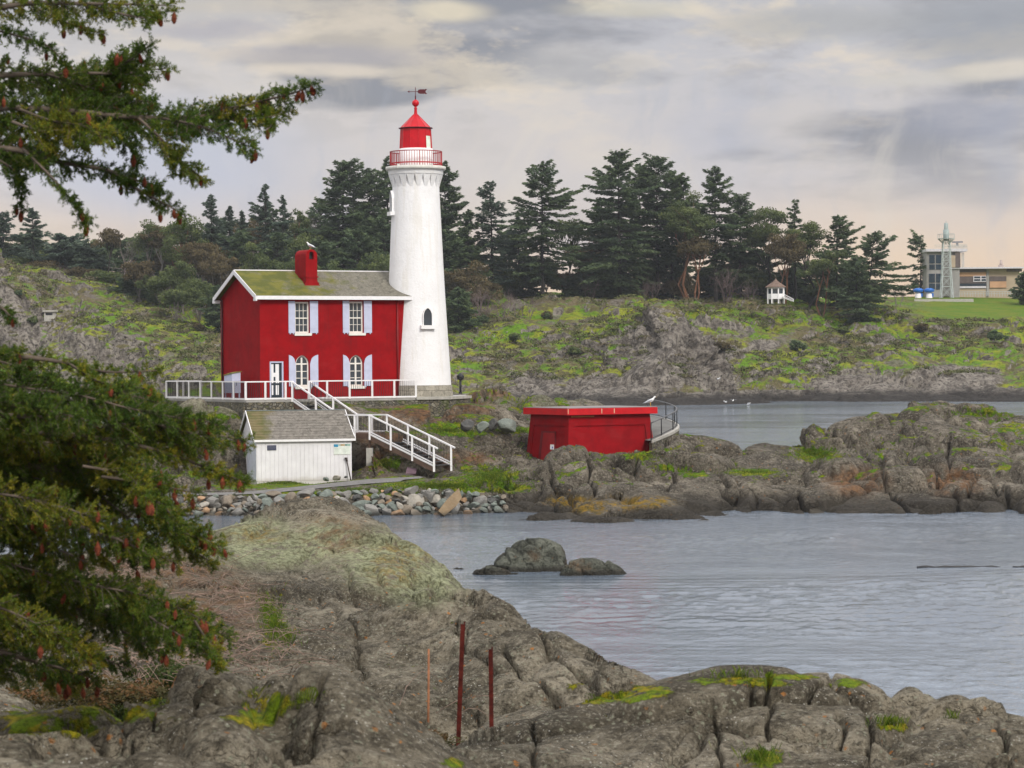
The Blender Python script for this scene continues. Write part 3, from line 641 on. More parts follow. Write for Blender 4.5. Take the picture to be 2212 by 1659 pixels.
def glass(name, col=(.03, .045, .06)):
    t = NT(name); n = t.noise(1.5, 3)
    return t.done(t.mix(n, [x * .6 for x in col], [x * 1.6 for x in col]), .08, .6)
GLASS = glass('dark window glass')
def shingle(name, a, b, moss, gold, grad, px=0.0):
    """weathered shingles; moss patches as seen, thicker at the exposed end (GRAD maps world x)"""
    t = NT(name)
    n = t.noise(.8, 6, .65, v=t.vec(t.pos, (1.4, 1.4, .7))); f = t.noise(6, 4, .7); v = t.noise(18, 3, .7)
    z = t.xyz(t.pos)
    cell = t.voro(5.5, out='Color', v=t.vec(t.pos, (1, .2, 1.4)))
    c = t.mix(t.mapr(f, .35, .65), a, b)
    c = t.mix(.35, c, t.mix(t.xyz(cell)[0], [x * .6 for x in a], [x * 1.3 for x in b]))
    c = t.mix(t.math('MULTIPLY', t.mapr(v, .55, .7), .6), c, (.4, .38, .33))
    g = t.mapr(z[0], grad[0], grad[1], grad[2], grad[3])
    m = t.mapr(t.math('ADD', g, t.math('MULTIPLY', t.math('SUBTRACT', n, .5), 1.5)), .3, .75)
    c = t.mix(t.math('MULTIPLY', m, .9), c, t.mix(t.mapr(t.noise(1.3, 4), .4, .62), moss, gold))
    row = t.math('FRACT', t.math('MULTIPLY', z[2], 9.0))
    t.bump(t.math('ADD', t.math('MULTIPLY', row, -.6), t.math('MULTIPLY', f, .5)), .6, .03)
    return t.done(c, .9, .15)

TH = math.radians(27.5); fx = Vector((math.cos(TH), math.sin(TH), 0)); gx = Vector((-math.sin(TH), math.cos(TH), 0))
DZ = 5.72                                   # terrace level
C0 = W(562.4, 858, 150.0); C0.z = 0
def HF(s, t, z): return C0 + fx * s + gx * t + Vector((0, 0, z))
def hs(px, py, t=0.0):
    p = on_plane(px, py, C0 + gx * t, gx); q = p - C0
    return q.dot(fx), p.z

# ---------------------------------------------------------------- red house
WS = 6.1; SL = 9.35; ZE = 11.62
half = WS / 2; ZR = 13.02
def make_house():
    root = thing('brick_house', HF(4.5, 3, DZ), 'red brick keeper house with mossy gabled roof and pale shutters beside the white tower', 'house')
    holes = []; wins = []
    for x0, x1, yt, yb in ((637.6, 667.6, 652, 719.5), (754.6, 784.2, 651.5, 719)):
        a, zb = hs(x0, yb); b, zt = hs(x1, yt); holes.append([(a, zb), (b, zb), (b, zt), (a, zt)]); wins.append(('sash', a, b, zb, zt))
    for x0, x1, yt, ys, yb in ((638.8, 667.4, 767, 786, 834.5), (755.6, 783.8, 766.5, 785, 833.8)):
        a, zb = hs(x0, yb); b, zt = hs(x1, yt); _, zs = hs(x0, ys)
        m = (a + b) / 2; w = (b - a) / 2; n = 7
        # pointed arch: two arcs
        R_ = (w * w + (zt - zs) ** 2) / (2 * w); arc = []
        an = math.atan2(zt - zs, R_ - w)
        rt = [(b - R_ + R_ * math.cos(an * k / n), zs + R_ * math.sin(an * k / n)) for k in range(n + 1)]
        lf = [(2 * m - p, q) for p, q in reversed(rt[:-1])]
        holes.append([(a, zb), (b, zb)] + rt + lf); wins.append(('arch', a, b, zb, zt, zs, rt + lf))
    da, dzt = hs(582.5, 780.5); db, _ = hs(612.5, 780.5)
    holes.append([(da, DZ), (db, DZ), (db, dzt), (da, dzt)])
    wl = MB()
    # the door opening reaches the floor: cut it from the outline instead of leaving a hole on the edge
    out = [(0, DZ - .2), (da, DZ - .2), (da, dzt), (db, dzt), (db, DZ - .2), (SL, DZ - .2), (SL, ZE), (0, ZE)]
    wl.panel(HF, out, holes[:4], 0, .3)
    side = lambda a, t, z: HF(t, a, z)
    wl.panel(side, [(.301, DZ - .2), (WS, DZ - .2), (WS, ZE), (half, ZR - .05), (.301, ZE + .08)], [], 0.0, .3)
    wl.panel(lambda a, t, z: HF(a, WS - t, z), [(.3, DZ - .2), (SL, DZ - .2), (SL, ZE), (.3, ZE)], [], 0, .3)
    wl.panel(lambda a, t, z: HF(SL - t, a, z), [(.301, DZ - .2), (WS - .301, DZ - .2), (WS - .301, ZE), (half, ZR - .05), (.301, ZE + .08)], [], 0.0, .3)
    wl.fbox(HF, .31, SL - .31, .9, WS - .31, DZ - .1, DZ + .02)
    wl.build('wall', RED, root)
    # roof: two thick planes, the front one reaching the tower
    ov = .32; sl = (ZR - ZE) / half; RM = shingle('mossy roof shingles', (.11, .105, .085), (.19, .175, .14), (.085, .095, .014), (.145, .14, .02), (HF(-.3, 0, 0).x, HF(10, 0, 0).x, .78, .0))
    rf = MB()
    S0, S1 = -.32, SL + .12
    for sgn in (0, 1):
        e = -ov if not sgn else WS + ov
        ze = ZE - ov * sl + .06; zr = ZR + .06
        a = [HF(S0, e, ze), HF(S1, e, ze), HF(S1, half, zr), HF(S0, half, zr)]
        b = [p + Vector((0, 0, .1)) for p in a]
        rf.hexa(a + b)
    roof = rf.build('roof', RM, root)
    tr = MB()
    ze = ZE - ov * sl
    tr.fbox(HF, S0 - .02, S1 + .02, -ov - .03, -ov - .002, ze - .06, ze + .15)
    tr.fbox(HF, S0 - .02, S1 + .02, WS + ov + .002, WS + ov + .03, ze - .06, ze + .15)
    for e, s_ in ((-ov, 1), (WS + ov, -1)):
        p, q = HF(S0 - .02, e, ze + .05), HF(S0 - .02, half, ZR + .05)
        tr.hexa([p + Vector((0, 0, -.14)), p + gx * 0 + fx * -.04 + Vector((0, 0, -.14)), p + fx * -.04 + Vector((0, 0, .13)), p + Vector((0, 0, .13)),
                 q + Vector((0, 0, -.14)), q + fx * -.04 + Vector((0, 0, -.14)), q + fx * -.04 + Vector((0, 0, .13)), q + Vector((0, 0, .13))])
    tr.fbox(HF, S0, S1, half - .07, half + .07, ZR + .14, ZR + .2)
    tr.fbox(HF, S0 - .05, S0 + .02, -ov - .06, .05, ze - .14, ze + .0); tr.fbox(HF, S0 - .05, S0 + .3, WS + .02, WS + ov + .06, ze - .14, ze)
    tr.build('roof_trim', WHITE, root)
    # chimney through the front slope
    ch = MB(); s0, _ = hs(661.5, 590, 1.1); s1, _ = hs(686.2, 590, 1.1); t0, t1 = 1.15, 2.75
    zb = ZE + 1.15 * sl - .2; zt = hs(670, 549, 1.1)[1]; cw = (s1 - s0) / 2; cm = (s0 + s1) / 2
    ch.fbox(HF, s0 - .12, s1 + .12, t0 - .1, t1 + .1, zb - .1, zb + .36)
    ch.fbox(HF, s0 - .07, s1 + .07, t0 - .06, t1 + .06, zb + .36, zb + .5); ch.fbox(HF, s0 - .02, s1 + .02, t0 - .02, t1 + .02, zb + .5, zb + .56)
    ch.fbox(HF, s0, s1, t0, t1, zb + .56, zb + .78)
    ch.fbox(HF, s0 - .05, s1 + .05, t0 - .05, t1 + .05, zb + .78, zb + .85)
    zs = zt - .06; top = [(cm + cw * math.cos(a), zs + cw * .95 * math.sin(a)) for a in np.linspace(0, math.pi, 13)]
    z0 = zb + .85; zh = zs - .02; hw = cw * .38
    hole = [(cm - hw, zh - .2), (cm + hw, zh - .2), (cm + hw, zh + .1)] + [(cm + hw * math.cos(a), zh + .1 + hw * math.sin(a)) for a in np.linspace(.4, math.pi - .4, 5)] + [(cm - hw, zh + .1)]
    ch.panel(HF, [(s0, z0), (s1, z0)] + top, [hole], t0, t1)
    o = ch.build('chimney', REDM if False else RED, roof)
    fl = MB(); fl.fbox(HF, cm - hw - .02, cm + hw + .02, t0 + .25, t0 + .3, zh - .25, zh + .35); fl.build('flue', BLACKM, o)
    # windows
    for w in wins:
        if w[0] == 'sash':
            _, a, b, zb_, zt_ = w; fr_ = MB(); t0 = .1; fw = .075
            fr_.fbox(HF, a, a + fw, t0, t0 + .08, zb_, zt_); fr_.fbox(HF, b - fw, b, t0, t0 + .08, zb_, zt_)
            fr_.fbox(HF, a + fw, b - fw, t0, t0 + .08, zt_ - .09, zt_); fr_.fbox(HF, a + fw, b - fw, t0, t0 + .08, zb_, zb_ + .09)
            zm = (zb_ + zt_) / 2 - .04; fr_.fbox(HF, a + fw, b - fw, t0 + .005, t0 + .085, zm - .035, zm + .035)
            for k in (1, 2):
                x = a + fw + (b - a - 2 * fw) * k / 3; fr_.fbox(HF, x - .014, x + .014, t0 + .02, t0 + .06, zb_ + .09, zt_ - .09)
            for z in ((zb_ + .09 + zm) / 2, (zt_ - .09 + zm) / 2): fr_.fbox(HF, a + fw, b - fw, t0 + .025, t0 + .065, z - .014, z + .014)
            wo = fr_.build('window', TRIM, root)
            p = MB(); p.fbox(HF, a + fw, b - fw, t0 + .062, t0 + .068, zb_ + .09, zt_ - .09); p.build('pane', GLASS, wo)
            s_ = MB(); s_.fbox(HF, a - .05, b + .12, -.09, .1, zb_ - .15, zb_ - .003); s_.build('sill', TRIM, wo)
            shz = [(zb_ + .01, zt_ + .04)]
            for (p0, p1) in ((a - .42, a - .02), (b + .03, b + .53)):
                m = MB(); m.fbox(HF, p0, p1, -.06, -.012, zb_, zt_ + .04)
                for z in (zb_ + .28, zt_ - .28): m.fbox(HF, p0 + .02, p1 - .02, -.075, -.061, z - .025, z + .025)
                for x in (p0 + .1, p1 - .1): m.fbox(HF, x - .03, x + .03, -.05, -.011, zb_ - .07, zb_ - .001)
                m.build('shutter', LAV, root)
        else:
            _, a, b, zb_, zt_, zs_, arc = w; t0 = .1; fr_ = MB(); m_ = (a + b) / 2
            ins = lambda k: [(m_ + (x - m_) * k, zb_ + (z - zb_) * (k if z > zb_ + .1 else 1)) for x, z in [(a, zb_), (b, zb_)] + arc]
            outl = [(a, zb_), (b, zb_)] + arc; inn = [(m_ + (x - m_) * .82, max(zb_ + .08, zs_ + (z - zs_) * .85) if z > zs_ else (zb_ + .08 if z < zb_ + .01 else z)) for x, z in outl]
            fr_.panel(HF, outl, [inn], t0, t0 + .08)
            fr_.fbox(HF, m_ - .05, m_ + .05, t0 + .005, t0 + .075, zb_ + .08, zt_ - .14)
            fr_.fbox(HF, a + .05, b - .05, t0 + .01, t0 + .07, zs_ - .05, zs_ + .03)
            for k in (1, 2): z = zb_ + .08 + (zs_ - zb_ - .13) * k / 3; fr_.fbox(HF, a + .05, b - .05, t0 + .02, t0 + .06, z - .018, z + .018)
            wo = fr_.build('window', TRIM, root)
            p = MB(); p.prism([HF(x, t0 + .05, z) for x, z in inn], gx * .006); p.build('pane', GLASS, wo)
            s_ = MB(); s_.fbox(HF, a - .05, b + .1, -.09, .1, zb_ - .16, zb_ - .003); s_.build('sill', TRIM, wo)
            hw = (b - a) / 2
            for sg, x0 in ((-1, a - .015), (1, b + .05)):
                # arched shutter folded back: its tall edge stands outward
                wd = .41 if sg < 0 else .5
                pts = [(x0, zb_), (x0 + sg * wd, zb_), (x0 + sg * wd, zt_ + .02)]
                for k in range(1, 7):
                    u = k / 6; pts.append((x0 + sg * wd * (1 - u), zs_ - .02 + (zt_ + .02 - zs_) * math.sqrt(max(0, 1 - u * u)) * 1.0))
                mm = MB(); mm.prism([HF(x, -.06, z) for x, z in pts], gx * .048)
                mm.fbox(HF, *sorted((x0 + sg * .03, x0 + sg * (wd - .03))), -.075, -.061, zs_ - .42, zs_ - .37)
                mm.fbox(HF, *sorted((x0 + sg * .08, x0 + sg * .14)), -.05, -.011, zb_ - .07, zb_ - .001)
                mm.build('shutter', LAV, root)
    # door
    d = MB(); d.fbox(HF, da, da + .09, .02, .16, DZ + .05, dzt); d.fbox(HF, db - .09, db, .02, .16, DZ + .05, dzt); d.fbox(HF, da + .09, db - .09, .02, .16, dzt - .09, dzt)
    fo = d.build('door_frame', LAV, root)
    d = MB(); d.fbox(HF, da + .1, db - .1, .12, .18, DZ + .1, dzt - .1); do = d.build('door', DARKW, root)
    w_ = db - da - .2; h_ = dzt - DZ - .2
    for k, (x0, x1, z0_, z1_) in enumerate(((.05, .27, .42, .97), (.45, .78, .42, .97), (.05, .78, .6, .72), (.08, .28, .08, .36), (.45, .75, .08, .36))):
        m = MB(); m.fbox(HF, da + .1 + w_ * x0, da + .1 + w_ * x1, .104 - k * .0005, .1205, DZ + .1 + h_ * z0_, DZ + .1 + h_ * z1_); m.build('door_panel', WHITE, do)
    d = MB(); d.fbox(HF, da - .1, db + .1, -.5, .0, DZ + .002, DZ + .1); d.build('doorstep', CONC, root)
    # downpipes
    d = MB(); p = [HF(-.07, WS - .38, z) for z in (DZ + .1, ZE - .15)]; d.tube(p, .05, 8); d.tube([p[1], HF(-.12, WS - .1, ZE - .05)], .05, 8); d.build('downpipe', plain('dark red pipe', (.06, .004, .006), .5), root)
    s_, _ = hs(857.7, 700); d = MB(); d.tube([HF(s_, -.07, DZ + .1), HF(s_, -.07, ZE - .15)], .05, 8); d.build('downpipe', plain('red pipe', (.2, .005, .006), .5), root)
    return root
make_house()

# ---------------------------------------------------------------- lighthouse
TD = 155.75; KT = F / TD; TA = W(900.2, 600, TD); TA.z = 0; TA.x = W(900.2, 640, TD).x
def zt_(py): return W(900, py, TD).z
def make_tower():
    base = Vector((TA.x, TA.y, DZ))
    root = thing('lighthouse', base, 'tall white round lighthouse tower with red lantern room and arrow weather vane', 'lighthouse')
    t = NT('white washed masonry'); n = t.noise(.9, 5, .6); f = t.noise(7, 4, .7); st = t.noise(1, 4, .6, v=t.vec(t.pos, (3, 3, .22)))
    c = t.mix(t.mapr(n, .3, .7), (.79, .785, .79), (.85, .845, .85)); c = t.mix(t.math('MULTIPLY', t.mapr(st, .48, .7), .36), c, (.66, .62, .53)); c = t.mix(t.math('MULTIPLY', t.mapr(f, .55, .72), .3), c, (.6, .58, .55)); t.bump(t.math('ADD', f, t.math('MULTIPLY', n, 1.5)), .5, .05)
    WM = t.done(c, .7, .25)
    R = lambda hp: hp / KT
    prof = [(R(72.8), zt_(832)), (R(71.4), zt_(800)), (R(66.3), zt_(720)), (R(61.6), zt_(640)), (R(58.4), zt_(578)), (R(55.4), zt_(510)), (R(52.6), zt_(450)), (R(50.6), zt_(403))]
    pr2 = []
    for (r0, z0), (r1, z1) in zip(prof, prof[1:]):
        for k in range(4): pr2.append((r0 + (r1 - r0) * k / 4, z0 + (z1 - z0) * k / 4))
    pr2 += [prof[-1], (R(50.3), zt_(380))]
    m = MB(); m.lathe((TA.x, TA.y, 0), pr2, 96, caps=True); shaft = m.build('tower_shaft', WM, root)
    t = NT('granite plinth'); vv = t.voro(1.6, out='Color', v=t.vec(t.pos, (1, 1, 1.5))); c = t.mix(t.xyz(vv)[0], (.3, .28, .23), (.42, .39, .32)); c = t.mix(t.mapr(t.noise(9, 4, .7), .45, .7), c, (.2, .19, .16)); t.bump(t.noise(9, 4, .7), .5, .03)
    PL = t.done(c, .85, .2)
    m = MB()
    zc = (zt_(832), zt_(843.5), DZ - 1.0)
    for i in range(2):
        n = 14
        for k in range(n):
            a0, a1 = (k + .5 * i) * 2 * math.pi / n + .008, (k + 1 + .5 * i) * 2 * math.pi / n - .008
            q = []
            rr = R(75) + (.04 if i else 0)
            aa = [a0 + (a1 - a0) * j / 4 for j in range(5)]
            ring = [(rr * math.cos(a), rr * math.sin(a)) for a in aa]; inr = [(1.7 * math.cos(a), 1.7 * math.sin(a)) for a in reversed(aa)]
            m.prism([Vector((TA.x + x, TA.y + y, zc[i] - .012)) for x, y in ring + inr], Vector((0, 0, zc[i + 1] - zc[i] + .024)))
    m.lathe((TA.x, TA.y, 0), [(R(74), DZ - 1), (R(74), zt_(832.4)), (1.6, zt_(832.4))], 64)
    m.build('stone_plinth', PL, root)
    # corbelled cornice: arches cut between pointed corbels
    m = MB(); nc = 20
    zb, zt = zt_(404), zt_(379)
    for k in range(nc):
        a = (k + .5) * 2 * math.pi / nc
        def cp(r, da, z): return Vector((TA.x + r * math.cos(a + da), TA.y + r * math.sin(a + da), z))
        w = 2 * math.pi / nc * .5
        for j in range(6):
            u0, u1 = j / 6, (j + 1) / 6
            h = lambda u: w * (.36 + .62 * u ** .7); r = lambda u: R(50.4) + (R(58.0) - R(50.4)) * (u ** 1.15) + .02
            z0, z1 = zb + (zt - zb) * u0, zb + (zt - zb) * u1
            m.hexa([cp(R(49), -h(u0), z0), cp(r(u0), -h(u0), z0), cp(r(u0), h(u0), z0), cp(R(49), h(u0), z0), cp(R(49), -h(u1), z1), cp(r(u1), -h(u1), z1), cp(r(u1), h(u1), z1), cp(R(49), h(u1), z1)])
    m.lathe((TA.x, TA.y, 0), [(R(50), zt), (R(58.4), zt), (R(59.3), zt_(377)), (R(59.6), zt_(370)), (R(60.5), zt_(368.5))], 96)
    m.build('cornice', WM, root)
    m = MB(); m.lathe((TA.x, TA.y, 0), [(R(55), zt_(368.4)), (R(63.5), zt_(368.4)), (R(65), zt_(366)), (R(65), zt_(360.8)), (R(20), zt_(360.8))], 96)
    for an in (-2.2, -.95): m.box((TA.x + R(60) * math.cos(an), TA.y + R(60) * math.sin(an), zt_(362)), .16, .3, .22)
    dk = m.build('gallery_deck', plain('grey white concrete', (.62, .61, .56), .7, .2, .1), root)
    # thin outrigger rod
    LX = W(898.2, 300, TD).x
    m = MB(); n = 62; RR = R(55.8); z0, z1 = zt_(359.5), zt_(328.2)
    m.lathe((LX, TA.y, 0), [(RR + .022, z1 - .03), (RR + .022, z1 + .02), (RR - .022, z1 + .02), (RR - .022, z1 - .03), (RR + .022, z1 - .03)], 62, False)
    m.build('gallery_handrail', plain('dull red rail paint', (.3, .03, .035), .5), root)
    m = MB()
    for k in range(n):
        a = 2 * math.pi * (k + .3) / n; c = Vector((LX + RR * math.cos(a), TA.y + RR * math.sin(a), 0))
        m.bar(c + Vector((0, 0, z0)), c + Vector((0, 0, z1)), .028 if k % 8 else .05)
    o = m.build('baluster', plain('dull red baluster paint', (.34, .03, .035), .5), root); o['kind'] = 'stuff'
    m = MB(); zz = zt_(353.5)
    m.lathe((LX, TA.y, 0), [(RR - .04, zz - .035), (RR - .04, zz + .035), (RR - .06, zz + .035), (RR - .06, zz - .035), (RR - .04, zz - .035)], 62, False)
    m.build('kick_rail', REDM, root)
    # lantern
    N8 = 12; a0 = .2
    m = MB(); m.lathe((LX, TA.y, 0), [(R(36.6), zt_(361)), (R(36), zt_(321.5)), (R(33), zt_(321.5))], 48); m.build('lantern_drum', WM, root)
    c = (LX, TA.y, 0)
    prof = [(R(35), zt_(321.6)), (R(32.8), zt_(278.5))]
    m = MB(); g = MB()
    for k in range(N8):
        a, b = a0 + 2 * math.pi * k / N8, a0 + 2 * math.pi * (k + 1) / N8
        lo, hi = prof
        q = lambda r, z, an: Vector((LX + r * math.cos(an), TA.y + r * math.sin(an), z))
        mid = ((a + b) / 2) % (2 * math.pi)
        wht = abs(mid - (2 * math.pi - .45)) < .3
        if wht:
            f_ = .62; zc_ = lo[1] + (hi[1] - lo[1]) * f_; rc = lo[0] + (hi[0] - lo[0]) * f_
            g.add([q(lo[0] - .01, lo[1], a), q(lo[0] - .01, lo[1], b), q(rc - .01, zc_, b), q(rc - .01, zc_, a)], [(0, 1, 2, 3)])
            m.add([q(rc, zc_, a), q(rc, zc_, b), q(hi[0], hi[1], b), q(hi[0], hi[1], a)], [(0, 1, 2, 3)])
        else:
            m.add([q(lo[0], lo[1], a), q(lo[0], lo[1], b), q(hi[0], hi[1], b), q(hi[0], hi[1], a)], [(0, 1, 2, 3)])
        m.bar(q(lo[0] + .005, lo[1], a), q(hi[0] + .005, hi[1], a), .035)
    lan = m.build('lantern_room', REDM, root)
    g.build('clear_panel', plain('pale green white panel', (.7, .8, .68), .35), lan, label='pale green white panel at the right of the red lantern')
    m = MB(); m.lathe(c, [(R(31), zt_(279.6)), (R(37.5), zt_(277.8)), (R(37.5), zt_(276.4)), (R(32), zt_(276.2))], N8, False, a0); m.build('gutter', plain('dark red gutter', (.09, .006, .01), .5), root)
    m = MB(); m.lathe(c, [(R(33.4), zt_(276.6)), (R(19), zt_(261.5)), (R(4.6), zt_(247.5)), (R(3.6), zt_(244)), (R(3.0), zt_(236)), (R(2.6), zt_(234.5))], N8, False, a0)
    for k in range(N8):
        a = a0 + 2 * math.pi * k / N8
        m.bar(Vector((LX + R(33.4) * math.cos(a), TA.y + R(33.4) * math.sin(a), zt_(276.4))), Vector((LX + R(4.8) * math.cos(a), TA.y + R(4.8) * math.sin(a), zt_(247.4))), .03)
    lr = m.build('lantern_roof', REDM, root)
    m = MB(); m.lathe(c, [(R(2.6), zt_(236)), (R(3.8), zt_(235)), (R(3.8), zt_(233.8)), (R(2.6), zt_(233)), (R(2.8), zt_(230))], 16)
    zc_ = zt_(222.8); r = R(7.7); m.lathe(c, [(r * math.sin(q) + 1e-4, zc_ - r * math.cos(q)) for q in np.linspace(.02, math.pi - .02, 15)], 24); m.build('ball_finial', REDM, lr)
    vm = plain('dark maroon iron', (.09, .006, .012), .5)
    m = MB(); m.bar((LX, TA.y, zt_(216)), (LX, TA.y, zt_(188.5)), .035); m.bar((LX, TA.y, zt_(216)), (LX, TA.y, zt_(207)), .07)
    zz = zt_(197.9); m.bar((LX - R(15.5), TA.y, zz), (LX + R(5), TA.y, zz), .028)
    hx = LX - R(17.2)
    m.prism([Vector((hx, TA.y - .012, zz)), Vector((hx + .13, TA.y - .012, zz + .07)), Vector((hx + .1, TA.y - .012, zz)), Vector((hx + .13, TA.y - .012, zz - .07))], Vector((0, .024, 0)))
    x = lambda p: W(p, 200, TD).x; zv = lambda p: zt_(p)
    up = [(901.3, 197.9), (905, 193.2), (907, 193.9), (909.2, 192.4), (911.4, 193.7), (914, 192.4), (916.4, 193.7), (919, 192.4), (922.8, 192.8), (920.3, 195.4), (918.8, 198)]
    dn = [(a, 2 * 197.9 - b) for a, b in reversed(up[1:-1])]
    m.prism([Vector((x(a), TA.y - .015, zv(b))) for a, b in up + dn], Vector((0, .03, 0)))
    m.build('weather_vane', vm, root)
    # windows set into the shaft
    def tower_window(pxc, ytop, ybot, sy, wpx, ang):
        rad = np.interp(-ybot, [-832, -640, -510, -403], [72.8, 61.6, 55.4, 50.6]) / KT
        nrm = Vector((math.cos(ang), math.sin(ang), 0)); tx = Vector((-math.sin(ang), math.cos(ang), 0)); o = Vector((TA.x, TA.y, 0)) + nrm * (rad - .05)
        w = wpx / KT / 2; z0, z1 = zt_(ybot), zt_(ytop); zs = z1 - w * 1.6
        fr_ = lambda a, t_, z: o + tx * a - nrm * t_ + Vector((0, 0, z))
        def pt(k, dz=0): return [(-w * k, z0 - (k - 1) * .0), (w * k, z0)] + [(w * k * math.cos(q), zs + (z1 - zs) * k * math.sin(q) * (1 + .12 * math.sin(q) ** 6)) for q in np.linspace(0, math.pi, 11)]
        m = MB(); m.panel(fr_, pt(1.2), [pt(1.0)], -.13, .1); wn = m.build('window', WM, root)
        m = MB(); m.prism([fr_(a, -.062, z) for a, z in pt(1.0)], -nrm * .02); m.build('pane', GLASS, wn)
        m = MB(); m.fbox(fr_, -w * 1.75, w * 1.75, -.26, .1, z0 - .22, z0 - .003); m.build('sill', WM, wn)
    ax = W(925, 690, TD).x - TA.x; r_ = 64.5 / KT
    tower_window(925, 669, 703.5, 0, 19, -math.acos(ax / r_))
    tower_window(852, 417, 458, 0, 18, -math.pi + .27)
make_tower()

# ---------------------------------------------------------------- terrace, retaining wall, railing
R0 = W(530.5, 866, 148.0); R0.z = 0
def rail_pt(px, o=R0, d=fx):
    n = Vector((-d.y, d.x, 0)); p = on_plane(px, 800, o, n); p.z = 0; return p
RL = rail_pt(359.5, R0, gx); R1 = rail_pt(898.2); RM1 = W(968, 852, 153.3); RM1.z = 0; R2 = W(1012, 852, 157.5); R2.z = 0
T0a, T0b = rail_pt(632.4), rail_pt(666.6)
def make_terrace():
    back = [W(1010, 800, 164), W(700, 800, 166), W(360, 800, 163)]
    poly = [RL, R0 - fx * .0, R1, RM1, R2] + back
    poly = [Vector((p.x, p.y, DZ)) for p in poly]
    m = MB(); m.prism(poly, Vector((0, 0, -.25)))
    o = m.build('terrace', plain('terrace concrete', (.36, .35, .33), .9, .2, .15, 1.5), None, (0, 0, 0)); tag(o, kind='structure')
    t = NT('rubble stone wall'); v = t.vec(t.pos, (1, 1, 1.5)); cl = t.voro(4.2, out='Color', v=v); ed = t.voro(4.2, feature='DISTANCE_TO_EDGE', v=v)
    c = t.ramp(t.xyz(cl)[0], [(0, (.09, .085, .07)), (.35, (.2, .175, .12)), (.6, (.13, .125, .11)), (.85, (.26, .24, .19)), (1, (.15, .14, .1))])
    c = t.mix(t.mapr(t.noise(14, 4, .7), .45, .7), c, (.07, .07, .055)); c = t.mix(t.mapr(ed, .07, .03), c, (.06, .055, .05))
    c = t.mix(t.math('MULTIPLY', t.mapr(t.noise(1.1, 5, .6), .55, .65), .7), c, (.07, .09, .02))
    t.bump(t.math('ADD', t.mapr(ed, 0, .12), t.math('MULTIPLY', t.noise(14, 3), .4)), .8, .06)
    SM = t.done(c, .9, .2)
    globals()['STONE'] = SM
    root = thing('stone_wall', (R0.x, R0.y, 4.5), 'dark rubble stone retaining wall carrying the house terrace', 'wall')
    m = MB()
    pts = [RL - gx * -.0, R0, R1, RM1, R2]
    for a, b in zip(pts, pts[1:]):
        d = (b - a).normalized(); nn = Vector((d.y, -d.x, 0)) * .12
        inn = Vector((-d.y, d.x, 0)) * .5
        z0, z1 = 2.6, DZ - .12
        m.hexa([Vector((*(a + nn * 2).xy, z0)), Vector((*(b + nn * 2).xy, z0)), Vector((*(b + inn).xy, z0)), Vector((*(a + inn).xy, z0)),
                Vector((*(a + nn).xy, z1)), Vector((*(b + nn).xy, z1)), Vector((*(b + inn).xy, z1)), Vector((*(a + inn).xy, z1))])
    m.build('wall_body', SM, root)
    m = MB()
    for a, b in ((R1, RM1), (RM1, R2)):
        d = (b - a).normalized(); nn = Vector((d.y, -d.x, 0)) * .2; inn = Vector((-d.y, d.x, 0)) * .2
        m.hexa([Vector((*(p).xy, DZ - .11 + h)) for h in (0, .16) for p in (a + nn, b + nn, b + inn, a + inn)])
    m.build('coping', CONC, root)
make_terrace()

def rail_run(root, posts, h, zf, rail=.085, post=.11, low=.06, bal=True, bald=.115, sink=.0):
    """posts: base points; returns balusters collected"""
    B = MB()
    tops = [Vector((p.x, p.y, zf(p) + h)) for p in posts]; bots = [Vector((p.x, p.y, zf(p))) for p in posts]
    m = MB()
    for a, b in zip(tops, tops[1:]): m.bar(a, b, rail, rail * .8)
    m.build('top_rail', WHITE, root)
    m = MB()
    for a, b in zip(bots, bots[1:]): m.bar(a + Vector((0, 0, low)), b + Vector((0, 0, low)), .08, .09)
    m.build('bottom_rail', WHITE, root)
    for a, b in zip(bots, tops):
        m = MB(); m.box(((a + b) / 2)[:], post, post, (b - a).length + .02 + sink); p = m.build('post', WHITE, root)
    if bal:
        for (a, b), (c, d) in zip(zip(bots, tops), zip(bots[1:], tops[1:])):
            n = max(2, int((c - a).length / bald))
            for k in range(1, n):
                u = k / n; B.bar(a.lerp(c, u) + Vector((0, 0, low)), b.lerp(d, u), .023)
    return B
def make_railing():
    root = thing('deck_railing', (R0.x, R0.y, DZ), 'white post railing with thin dark balusters round the edge of the house terrace', 'railing')
    zf = lambda p: DZ + .01
    runs = []
    runs.append([rail_pt(x, R0, gx) for x in (359.5, 382.9, 408, 432.5, 456.9, 481.2, 504.6, 530.5)] )
    runs.append([R0 + fx * .001] + [rail_pt(x) for x in (573, 616.7, 632.4)])
    runs.append([rail_pt(x) for x in (666.6, 706.4, 755, 803.8, 851.6, 898.2)])
    q = on_plane(434.4, 822, RL, gx); runs.append([RL + fx * .001, rail_pt(395.7, RL, fx), Vector((q.x, q.y, 0))])
    B = MB()
    for r in runs:
        b = rail_run(root, r, 1.02, zf)
        B.add(b.v, b.f)
    o = B.build('baluster', BLACKM, root, recalc=False); o['kind'] = 'stuff'
make_railing()

